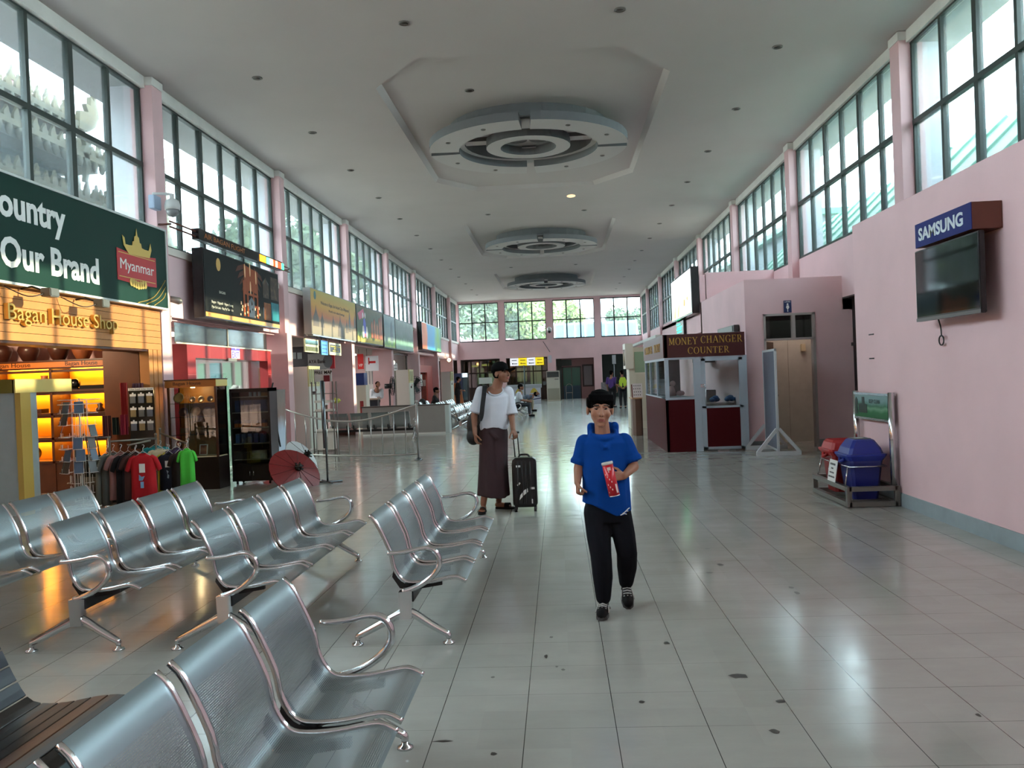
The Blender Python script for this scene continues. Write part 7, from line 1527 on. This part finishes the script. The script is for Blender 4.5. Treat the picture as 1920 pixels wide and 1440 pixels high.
for s_, e_ in ((sR, (.122, 5.495, 1.01)), (sL, (.452, 5.48, 1.015))):
    v = Vector(e_)-Vector(s_); _cap(mb, Vector(s_)+Vector((0, 0, -.005)), e_, .058, .052); mb.tube([Vector(e_)-v.normalized()*.005+x_ for x_ in (Vector((0, 0, .0)), v.normalized()*.02, v.normalized()*.045)], [.05, .06, .058], 14)
mb.tube([(cX+.078*math.cos(2*PI*k/20), cY+.0+.078*math.sin(2*PI*k/20), 1.166+.026*math.sin(2*PI*k/20)) for k in range(20)], .019, 8, closed=True)
for x in (-.075, -.04, 0, .04, .075): _cap(mb, (cX+x, cY+.07-.3*x*x/.1, 1.21), (cX+x*.9, cY+.095, 1.11), .03, .036)
for sx_ in (-1, 1): _cap(mb, (cX+sx_*.075, cY-.03, 1.165), (cX+sx_*.012, cY-.1, 1.085), .016, .012)
organic('shirt', mb, blue, t, .006, 4)
navy_t = M('black_navy_jersey', (12, 14, 22), .85, spec=.2, noise=.1, nscale=20)
mb = MB(); mb.loft(cloth_rings([(.282, 5.5, .80, .125, .095, 0, 0), (.282, 5.5, .68, .145, .108, .01, 0), (.284, 5.5, .60, .142, .105, .012, 1)]))
for pts, rs in ((((.218, 5.5, .66), (.222, 5.46, .5), (.23, 5.425, .38), (.236, 5.435, .25), (.236, 5.45, .115)), (.09, .08, .069, .066, .05)), (((.352, 5.5, .66), (.385, 5.49, .5), (.4, 5.485, .39), (.402, 5.56, .28), (.4, 5.645, .165)), (.088, .076, .068, .066, .05))):
    for i in range(4): _cap(mb, pts[i], pts[i+1], rs[i], rs[i+1])
tr_ = organic('trousers', mb, navy_t, t, .0065, 4)
Fz = FC((0, 5.365, 0)); mbp = MB()
for k in range(3): mbp.tube([Fz.p(.36+.012*k, .655+.008*k, 0), Fz.p(.385+.014*k, .665+.016*k, 0), Fz.p(.40+.01*k, .66+.02*k, .0)], .003, 4)
obj('print', mbp, whitem, tr_, 'small white logo')
shoe_b = M('black_sneaker', (13, 13, 15), .7, spec=.25); sole_m = M('grey_sole', (66, 66, 66), .6); lace_m = M('grey_lace', (190, 190, 186), .6)
def shoe(parent, heel, toe, w_=.036, h_=.06, up=(0, 0, 1)):
    heel, toe = Vector(heel), Vector(toe); d = (toe-heel).normalized(); s = Vector((d.y, -d.x, 0)).normalized(); u = s.cross(d)
    if u.z < 0: u = -u
    mb = MB(); L_ = (toe-heel).length; P = lambda f, h: heel+d*L_*f+u*h
    for a, b_, r0, r1 in (((.12, .034), (.45, .034), .034, .036), ((.45, .034), (.9, .028), .038, .032), ((.15, .05), (.4, .05), .033, .032)): _cap(mb, P(*a), P(*b_), r0, r1)
    for sx_ in (-1, 1): _cap(mb, P(.6, .028)+s*sx_*w_*.32, P(.86, .026)+s*sx_*w_*.25, .03, .026)
    o = organic('shoe', mb, shoe_b, parent, .006, 3)
    so = MB(); ring = [(-.02, .0), (.0, .8), (.3, .82), (.65, 1.12), (.9, .95), (1.03, .35), (1.03, -.35), (.9, -.95), (.65, -1.12), (.3, -.82), (.0, -.8)]
    so.loft([[P(f, h_)+s*g_*w_*k for f, g_ in ring] for h_, k in ((-.004, .98), (.012, 1.03), (.02, 1.0))], smooth=False); obj('sole', so, sole_m, o)
    la = MB()
    for k in range(4): la.tube([P(.38+.1*k, .07-.006*k)+s*-.026, P(.42+.1*k, .085-.008*k), P(.38+.1*k, .07-.006*k)+s*.026], .005, 5)
    for sx_ in (-1, 1): la.tube([P(.2, .03)+s*sx_*.038, P(.4, .06)+s*sx_*.034, P(.7, .03)+s*sx_*.042], .005, 5)
    obj('laces', la, lace_m, o, 'pale grey laces')
shoe(t, (.245, 5.51, .008), (.212, 5.31, .008)); shoe(t, (.398, 5.715, .085), (.402, 5.545, .012))
ct, cbm = Vector((.283, 5.287, 1.0)), Vector((.322, 5.275, .79))
tc_ = thing('snack_can', 'tall red snack can with a pale lid in the hand of the walking child', 'can', cbm); ax = (ct-cbm).normalized(); L_ = (ct-cbm).length
obj('tube', MB().lathe([(.033, .004), (.034, .004), (.034, L_-.012), (.033, L_-.012)], cbm, 24, ax), M('can_red', (196, 26, 42), .3), tc_); obj('lid', MB().lathe([(.036, L_-.014), (.0365, L_), (.034, L_+.004), (0, L_+.002)], cbm, 24, ax), M('can_lid', (216, 214, 210), .35), tc_, 'pale lid'); obj('rim', MB().lathe([(.035, 0), (.035, .006), (0, .006)], cbm, 24, ax), chrome, tc_)
FcN = Vector((0, -1, 0)); FcN = (FcN-ax*FcN.dot(ax)).normalized(); FcU = ax.cross(FcN)
mb = MB(); m2 = MB()
def on_can(a, h, r=.0345): return cbm+ax*h+(FcN*math.cos(a)+FcU*math.sin(a))*r
for a0, a1, h0, h1 in ((.55, 1.0, .02, .075), (-.3, .4, .165, .185)): mb.add([on_can(a0+(a1-a0)*i/6, h) for h in (h0, h1) for i in range(7)], [(i, i+1, 8+i, 7+i) for i in range(6)], True)
for k in range(9): a = -.9+.16*(k*5 % 7); h = .03+.016*k; mb.add([on_can(a+.1*math.cos(q*PI/4), h+.006*math.sin(q*PI/4)) for q in range(8)], [tuple(range(8))])
obj('label', mb, M('can_print', (226, 206, 200), .4), tc_, 'pale printed marks')
# ---- standing man with a suitcase
t = thing('person', 'man in a white t-shirt, dark longyi and black cap looking up beside a suitcase', 'person', (-.8, 9.85, 0))
HM = HT((-.665, 9.84, 1.603), .98, -.14, .06); SM = 1.02
mb = MB(); head_prims(mb, HM, SM)
_cap(mb, (-.69, 9.87, 1.55), (-.735, 9.89, 1.42), .056, .064); _ell(mb, (-.755, 9.89, 1.28), (.16, .1, .19)); _ell(mb, (-.775, 9.88, 1.0), (.15, .11, .18))
sR, sL = Vector((-.91, 9.86, 1.40)), Vector((-.595, 9.9, 1.385)); eR, eL = Vector((-1.0, 9.83, 1.12)), Vector((-.565, 9.86, 1.11)); wR, wL = Vector((-.992, 9.76, .915)), Vector((-.545, 9.72, .955))
for s_, e_, w_ in ((sR, eR, wR), (sL, eL, wL)): _cap(mb, s_, e_, .05, .040); _cap(mb, e_, w_, .041, .028)
hand_prims(mb, wR, (.12, -.2, -1), (-.9, -.4, 0), 1.0, .45, -1); hand_prims(mb, wL, (.35, -.25, -.85), (.55, -.5, .7), 1.0, .75, 1)
for h_, k_, a_ in (((-.85, 9.87, .9), (-.865, 9.83, .5), (-.925, 9.745, .1)), ((-.70, 9.9, .9), (-.72, 9.92, .5), (-.76, 9.96, .1))): _cap(mb, h_, k_, .08, .055); _cap(mb, k_, a_, .052, .036)
for heel, toe in (((-.925, 9.755, .05), (-.937, 9.575, .035)), ((-.775, 9.97, .05), (-.625, 9.93, .035))):
    heel, toe = Vector(heel), Vector(toe); _cap(mb, heel, heel.lerp(toe, .6), .034, .032); s = (toe-heel).cross(Vector((0, 0, 1))).normalized()
    for k in range(5): _cap(mb, heel.lerp(toe, .55)+s*(k-2)*.012, heel.lerp(toe, 1.0-.06*abs(k-1))+s*(k-2)*.015, .014, .010, 8)
organic('body', mb, [skin_d, lipm, eyew, irism, browm], t, .006, 5, head_paint(HM, SM))
mb = MB(); I3 = HM.to_3x3(); hp = lambda x, y, z: HM @ (Vector((x, y, z))*SM)
_ell(mb, hp(0, .03, .01), (.078, .082, .075), I3); organic('hair', mb, hairm, t, .008, 2)
capm = M('black_cap_cloth', (11, 11, 13), .9, spec=.1); mb = MB(); rr = []
for z, g_ in ((.022, 1.06), (.05, 1.07), (.085, 1.0), (.115, .82), (.135, .5), (.142, .1)): rr.append([hp(.084*g_*math.cos(2*PI*k/28), .014+.102*g_*math.sin(2*PI*k/28), z-.05*.0) for k in range(28)])
mb.loft(rr); c_ = obj('cap', mb, capm, t); mb = MB(); br = [[hp(.078*math.cos(PI+PI*k/12), -.07-.13*j/4*math.sin(PI*k/12), .03+.012*j/4-.02*abs(math.cos(PI*k/12))) for k in range(13)] for j in range(5)]
mb.loft(br, closed=False, cap=False); mb.loft([[p-Vector((0, 0, .006)) for p in r] for r in br], closed=False, cap=False); obj('brim', mb, capm, c_)
tee = M('white_cotton_tee', (208, 212, 222), .9, noise=.03, nscale=10); mb = MB(); bx_, by_ = -.76, 9.88
nk_ = lambda z0, d: (lambda a: z0-d*max(0, -math.sin(a)))
rows = [(-.745, by_, nk_(1.43, .075), .09, .08, 0, 0), (-.755, by_, nk_(1.41, .06), .14, .098, 0, 0), (-.757, by_, nk_(1.355, .02), .185, .118, .004, 0), (-.762, by_, 1.25, .185, .13, .01, .6), (-.768, by_, 1.12, .18, .13, .014, 1.), (-.775, by_, 1.02, .172, .125, .02, 1.4), (-.78, by_, lambda a: .962+.02*math.sin(a*3), .165, .12, .02, 1.7)]
mb.loft(cloth_rings(rows))
for s_, e_, f in ((sR, eR, .72), (sL, eL, .8)): q = s_.lerp(e_, f); _cap(mb, s_, q, .068, .068); mb.tube([q-(e_-s_).normalized()*.05, q+(e_-s_).normalized()*.045], [.07, .082], 16)
organic('shirt', mb, tee, t, .008, 4)
# neckline skin shows as a scooped collar
mb = MB(); mb.tube([(-.735+.082*math.cos(2*PI*k/24), by_-.035+.075*math.sin(2*PI*k/24), 1.405+.05*math.sin(2*PI*k/24)) for k in range(24)], .009, 6, closed=True); obj('collar', mb, tee, t)
lon = M('dark_maroon_longyi', (50, 26, 32), .75, noise=.15, nscale=8); mb = MB()
rows = [(-.782, 9.88, 1.005, .155, .115, 0, 0), (-.785, 9.88, .9, .17, .125, .008, .5), (-.795, 9.86, .7, .168, .13, .02, .9), (-.805, 9.85, .5, .172, .135, .03, 1.1), (-.81, 9.84, .32, .182, .15, .035, 1.25), (-.812, 9.83, lambda a: .175+.02*math.sin(a*2+.5), .192, .16, .04, 1.35)]
mb.loft(cloth_rings(rows, 48)); _cap(mb, (-.80, 9.775, .92), (-.75, 9.755, .86), .032, .03); _cap(mb, (-.77, 9.765, .86), (-.75, 9.735, .3), .024, .034)
organic('longyi', mb, lon, t, .009, 3)
for heel, toe in (((-.925, 9.79, 0), (-.94, 9.545, 0)), ((-.80, 9.975, 0), (-.57, 9.915, 0))):
    heel, toe = Vector(heel), Vector(toe); d = (toe-heel).normalized(); s = Vector((d.y, -d.x, 0)); L_ = (toe-heel).length; ring = [(0, .5), (.05, .8), (.3, .8), (.7, 1.1), (.92, .9), (1, .4), (1, -.4), (.92, -.9), (.7, -1.1), (.3, -.8), (.05, -.8), (0, -.5)]
    mb = MB(); mb.prism([heel+d*L_*f+s*.04*g_+Vector((0, 0, .004)) for f, g_ in ring], (0, 0, .022)); o = obj('sandal', mb, shoe_b, t, bev=.003, bseg=1)
    mb = MB(); n = 10; mb.loft([[heel+d*L_*(f+.0)+s*.05*math.cos(PI*k/n)+Vector((0, 0, .02+.058*math.sin(PI*k/n))) for k in range(n+1)] for f in (.5, .62, .76)], closed=False, cap=False); obj('strap', mb, shoe_b, o)
# bag on his back
t = thing('shoulder_backpack', 'black backpack hanging behind the right arm of the standing man', 'bag', (-1.0, 10.0, .8)); bagb = M('black_nylon', (20, 21, 24), .6)
mb = MB(); _ell(mb, (-1.0, 10.05, .98), (.12, .09, .2)); _ell(mb, (-1.04, 10.03, .86), (.085, .08, .1)); organic('body', mb, bagb, t, .01, 3)
st = MB(); pts = smooth_path([(-.93, 10.02, 1.25), (-.88, 9.93, 1.452), (-.862, 9.82, 1.462), (-.865, 9.74, 1.38), (-.885, 9.725, 1.25), (-.905, 9.728, 1.12), (-.93, 9.74, 1.06)], 5)
rr = [[p+Vector((-.026, 0, 0)), p+Vector((.026, 0, 0)), p+Vector((.026, -.012, .004)), p+Vector((-.026, -.012, .004))] for p in pts]; st.loft(rr, smooth=False); obj('strap', st, bagb, t)
st = MB(); st.tube(smooth_path([(-.91, 9.735, 1.15), (-.94, 9.74, 1.03), (-1.0, 9.9, .93)], 5), .012, 6); obj('strap', st, bagb, t)
# suitcase
t = thing('suitcase', 'tall black wheeled suitcase with tags beside the standing man', 'suitcase', (-.43, 9.78, 0)); case = M('black_hard_shell', (20, 21, 22), .28, noise=.1); CY = 9.66; X0, X1 = -.575, -.292
mb = MB(); rg = []
for z, i in ((.055, .03), (.09, .0), (.3, 0), (.56, 0), (.6, .01), (.625, .045)): rg.append([(X0+i+(.02 if k in (0, 7) else 0) if k in (0, 7, 1, 6) and False else x, y, z) for k, (x, y) in enumerate([(X0+i, CY+.03), (X0+i+.03, CY+i*.4), (X1-i-.03, CY+i*.4), (X1-i, CY+.03), (X1-i, CY+.2), (X1-i-.03, CY+.235-i*.4), (X0+i+.03, CY+.235-i*.4), (X0+i, CY+.2)])])
mb.loft(rg, smooth=False); obj('shell', mb, case, t, bev=.004)
mb = MB()
for x in (X0+.07, X0+.12, X1-.07, X1-.12): mb.tube([(x, CY-.003, .1), (x, CY-.004, .58)], .007, 5)
obj('ribs', mb, case, t)
mb = MB(); mb.tube([(X0+.035, CY+.2, .6), (X0+.02, CY+.18, .905)], .008, 6); mb.tube([(X0+.085, CY+.2, .6), (X0+.07, CY+.18, .905)], .008, 6); mb.tube([(X0+.0, CY+.18, .91), (X0+.095, CY+.175, .91)], .013, 8); obj('handle', mb, black_pl, t)
obj('grip', MB().tube(smooth_path([(X0+.08, CY+.12, .62), (X0+.1, CY+.12, .65), (X1-.1, CY+.12, .65), (X1-.08, CY+.12, .62)], 4), .012, 6), black_pl, t)
for x in (X0+.03, X1-.03, ):
    for y in (CY+.04, CY+.2): obj('wheel', MB().cyl((x-.014, y, .028), (x+.014, y, .028), .028, 12).box(x-.012, x+.012, y-.012, y+.012, .03, .075), black_pl, t)
F = FC((0, CY-.004, 0))
for a, b_, w_, h_, r_ in ((-.50, .53, .05, .022, 0), (-.50, .325, .045, .018, .8), (-.345, .275, .05, .025, 0), (-.355, .125, .022, .05, 0)):
    mb = MB(); mb.poly(F, [(a+x*w_/2*math.cos(r_)-y*h_/2*math.sin(r_), b_+x*w_/2*math.sin(r_)+y*h_/2*math.cos(r_)) for x, y in ((-1, -1), (1, -1), (1, 1), (-1, 1))], .001); obj('sticker', mb, whitem, t, 'small white sticker')
mb = MB(); mb.poly(F, [(-.5, .14), (-.485, .2), (-.44, .255), (-.4, .275), (-.395, .235), (-.44, .2), (-.475, .165)], .001); obj('luggage_tag', mb, whitem, t, 'white curled baggage tag')
# ---- people of the middle and far hall
def person(label, loc, rz, pose, shirt_c, trou_c, hair='hair', skin_=None, lean=0., arms='down', long_sleeve=False, group=None, vox=.014):
    t = thing('person', label, 'person', loc, group, rz); X = WM[t.name]; T = lambda *p: X @ Vector(p)
    sit = pose == 'sit'; hz = .50 if sit else .90
    ly = lambda h: -math.sin(lean)*h; lz = lambda h: math.cos(lean)*h
    sp = lambda x, h, y=0: T(x, ly(h)+y, hz+lz(h))
    mb, sh, tr = MB(), MB(), MB()
    HH = X @ HT((0, ly(.66)-.02*(1 if lean else 0), hz+lz(.66)), 0, -lean*.9); head_prims(mb, HH, 1.0)
    _cap(mb, sp(0, .58), sp(0, .46), .055, .06)
    _cap(sh, sp(0, .02), sp(0, .2), .15, .15); _ell(sh, sp(0, .3), (.19, .12, .2), X.to_3x3() @ Matrix.Rotation(-lean, 3, 'X')); _cap(mb, sp(0, .1), sp(0, .4), .1, .11)
    for s in (-1, 1):
        S_ = sp(s*.19, .42)
        if arms == 'down': E_, W_ = sp(s*.24, .13, .02), T(s*.23, -.06+ly(.1), hz-.12)
        elif arms == 'back': E_, W_ = sp(s*.25, .15, .08), sp(s*.06, .0, .17)
        elif arms == 'front': E_, W_ = sp(s*.22, .14, -.08), sp(s*.08, .1, -.30)
        else: E_, W_ = sp(s*.22, .16, -.1), T(s*.1, -.42, .6)
        _cap(mb, S_, E_, .045, .038); _cap(mb, E_, W_, .038, .028); d = (W_-E_).normalized(); hand_prims(mb, W_, d, X.to_3x3() @ Vector((s, -.3, .2)), 1., .5, s)
        _cap(sh, S_, S_.lerp(E_, .75), .07, .065)
        if long_sleeve: _cap(sh, E_, W_, .055, .045); _cap(sh, S_, E_, .065, .058)
        if sit: h_, k_, a_ = T(s*.1, 0, .48), T(s*.13, -.42, .47), T(s*.13, -.42, .09)
        else: h_, k_, a_ = T(s*.09, 0, .88), T(s*.1, -.02, .48), T(s*.1, .02, .08)
        _cap(mb, h_, k_, .07, .05); _cap(mb, k_, a_, .05, .035); _cap(tr, h_, k_, .09, .075); _cap(tr, k_, a_+Vector((0, 0, .06)), .072, .055)
        shoe_ = MB(); _cap(shoe_, a_+Vector((0, 0, -.045)), a_+X.to_3x3() @ Vector((s*.02, -.17, 0))+Vector((0, 0, -.05)), .04, .036); organic('shoe', shoe_, shoe_b, t, .012, 2)
    _cap(tr, T(-.06, 0, hz-.02), T(.06, 0, hz-.02), .14, .14)
    organic('body', mb, [skin_ or skin_d, lipm, eyew, irism, browm], t, vox*.75, 4, head_paint(HH, 1.))
    organic('shirt', sh, M('shirt_%d_%d_%d' % shirt_c, shirt_c, .85), t, vox, 4); organic('trousers', tr, M('trousers_%d_%d_%d' % trou_c, trou_c, .85), t, vox, 4)
    hp = lambda x, y, z: HH @ Vector((x, y, z)); hb = MB(); _ell(hb, hp(0, .022, .045), (.086, .1, .084), HH.to_3x3()); _ell(hb, hp(0, .06, -.01), (.07, .055, .07), HH.to_3x3()); organic('hair', hb, hairm, t, .012, 2)
    if hair == 'cap': cb = MB(); _ell(cb, hp(0, .012, .055), (.09, .105, .08), HH.to_3x3()); cb.loft([[hp(x, -.06-.11*f*(1-(x/.09)**2), .05-.01*f) for x in (-.08, -.04, 0, .04, .08)]+[hp(x, -.06-.11*f*(1-(x/.09)**2), .04-.01*f) for x in (.08, .04, 0, -.04, -.08)] for f in (0, .5, 1)], smooth=False); obj('cap', cb, capm, t)
    return t, X
p = G_ = at(700, 745, Y=30.6)
person('clerk in a white shirt stooping over the small dark counter', (at(703, 745, Y=30.3).x, 30.3, 0), .6, 'stand', (222, 224, 232), (24, 24, 30), lean=.5, arms='front', long_sleeve=True)
t, X = person('man in black with a cap seated in profile behind the grey counter', (-4.75, 31.9, 0), PI/2, 'sit', (22, 22, 26), (30, 30, 34), 'cap', lean=.12, arms='knee')
bk = thing('backpack', 'dark grey backpack on the seat behind the seated man in black', 'bag', (-5.2, 31.9, .4)); mb = MB(); _ell(mb, (-5.22, 31.95, .62), (.16, .2, .26)); _ell(mb, (-5.3, 31.95, .52), (.14, .17, .15)); organic('body', mb, M('charcoal_nylon', (44, 46, 46), .7), bk, .014, 3)
person('man in a white t-shirt and dark cap seated right behind the standing man', (-1.58, 32.6, 0), PI/2, 'sit', (206, 210, 216), (60, 64, 70), 'cap', lean=.15, arms='knee')
person('man in a grey shirt and khaki trousers bent far forward on a bench', (-1.62, 37.5, 0), PI/2, 'sit', (92, 104, 120), (150, 136, 112), lean=1.15, arms='knee')
person('person in black standing near the drinks fridge at the far left', (at(858, 745, Y=40).x+.0, 40, 0), PI/2+.4, 'stand', (24, 24, 28), (26, 26, 30), lean=.1, arms='front', skin_=skin)
t, X = person('person in a purple shirt standing with the back turned near the fourth far opening', (2.42, 38.6, 0), PI-.5, 'stand', (78, 48, 116), (18, 18, 22), arms='down')
t, X = person('person in a yellow safety vest standing with hands behind the back', (2.80, 37.3, 0), PI+.1, 'stand', (26, 26, 32), (20, 20, 24), arms='back')
vest = MB()
for yy in (.125, -.125):
    Q_ = lambda x, z: X @ Vector((x, yy, z)); vest.prism([Q_(-.15, .98), Q_(.15, .98), Q_(.17, 1.2), Q_(.1, 1.36), Q_(.05, 1.36), Q_(-.05, 1.36), Q_(-.1, 1.36), Q_(-.17, 1.2)], X.to_3x3() @ Vector((0, .02 if yy > 0 else -.02, 0)))
vest.loft([[X @ Vector((.185*math.cos(2*PI*k/20), .145*math.sin(2*PI*k/20), z)) for k in range(20)] for z in (.86, .93, 1.0)], cap=False)
obj('vest', vest, M('hi_vis_yellow', (190, 220, 60), .6, emit=(190, 220, 60), estr=.0), t, 'bright yellow green vest')
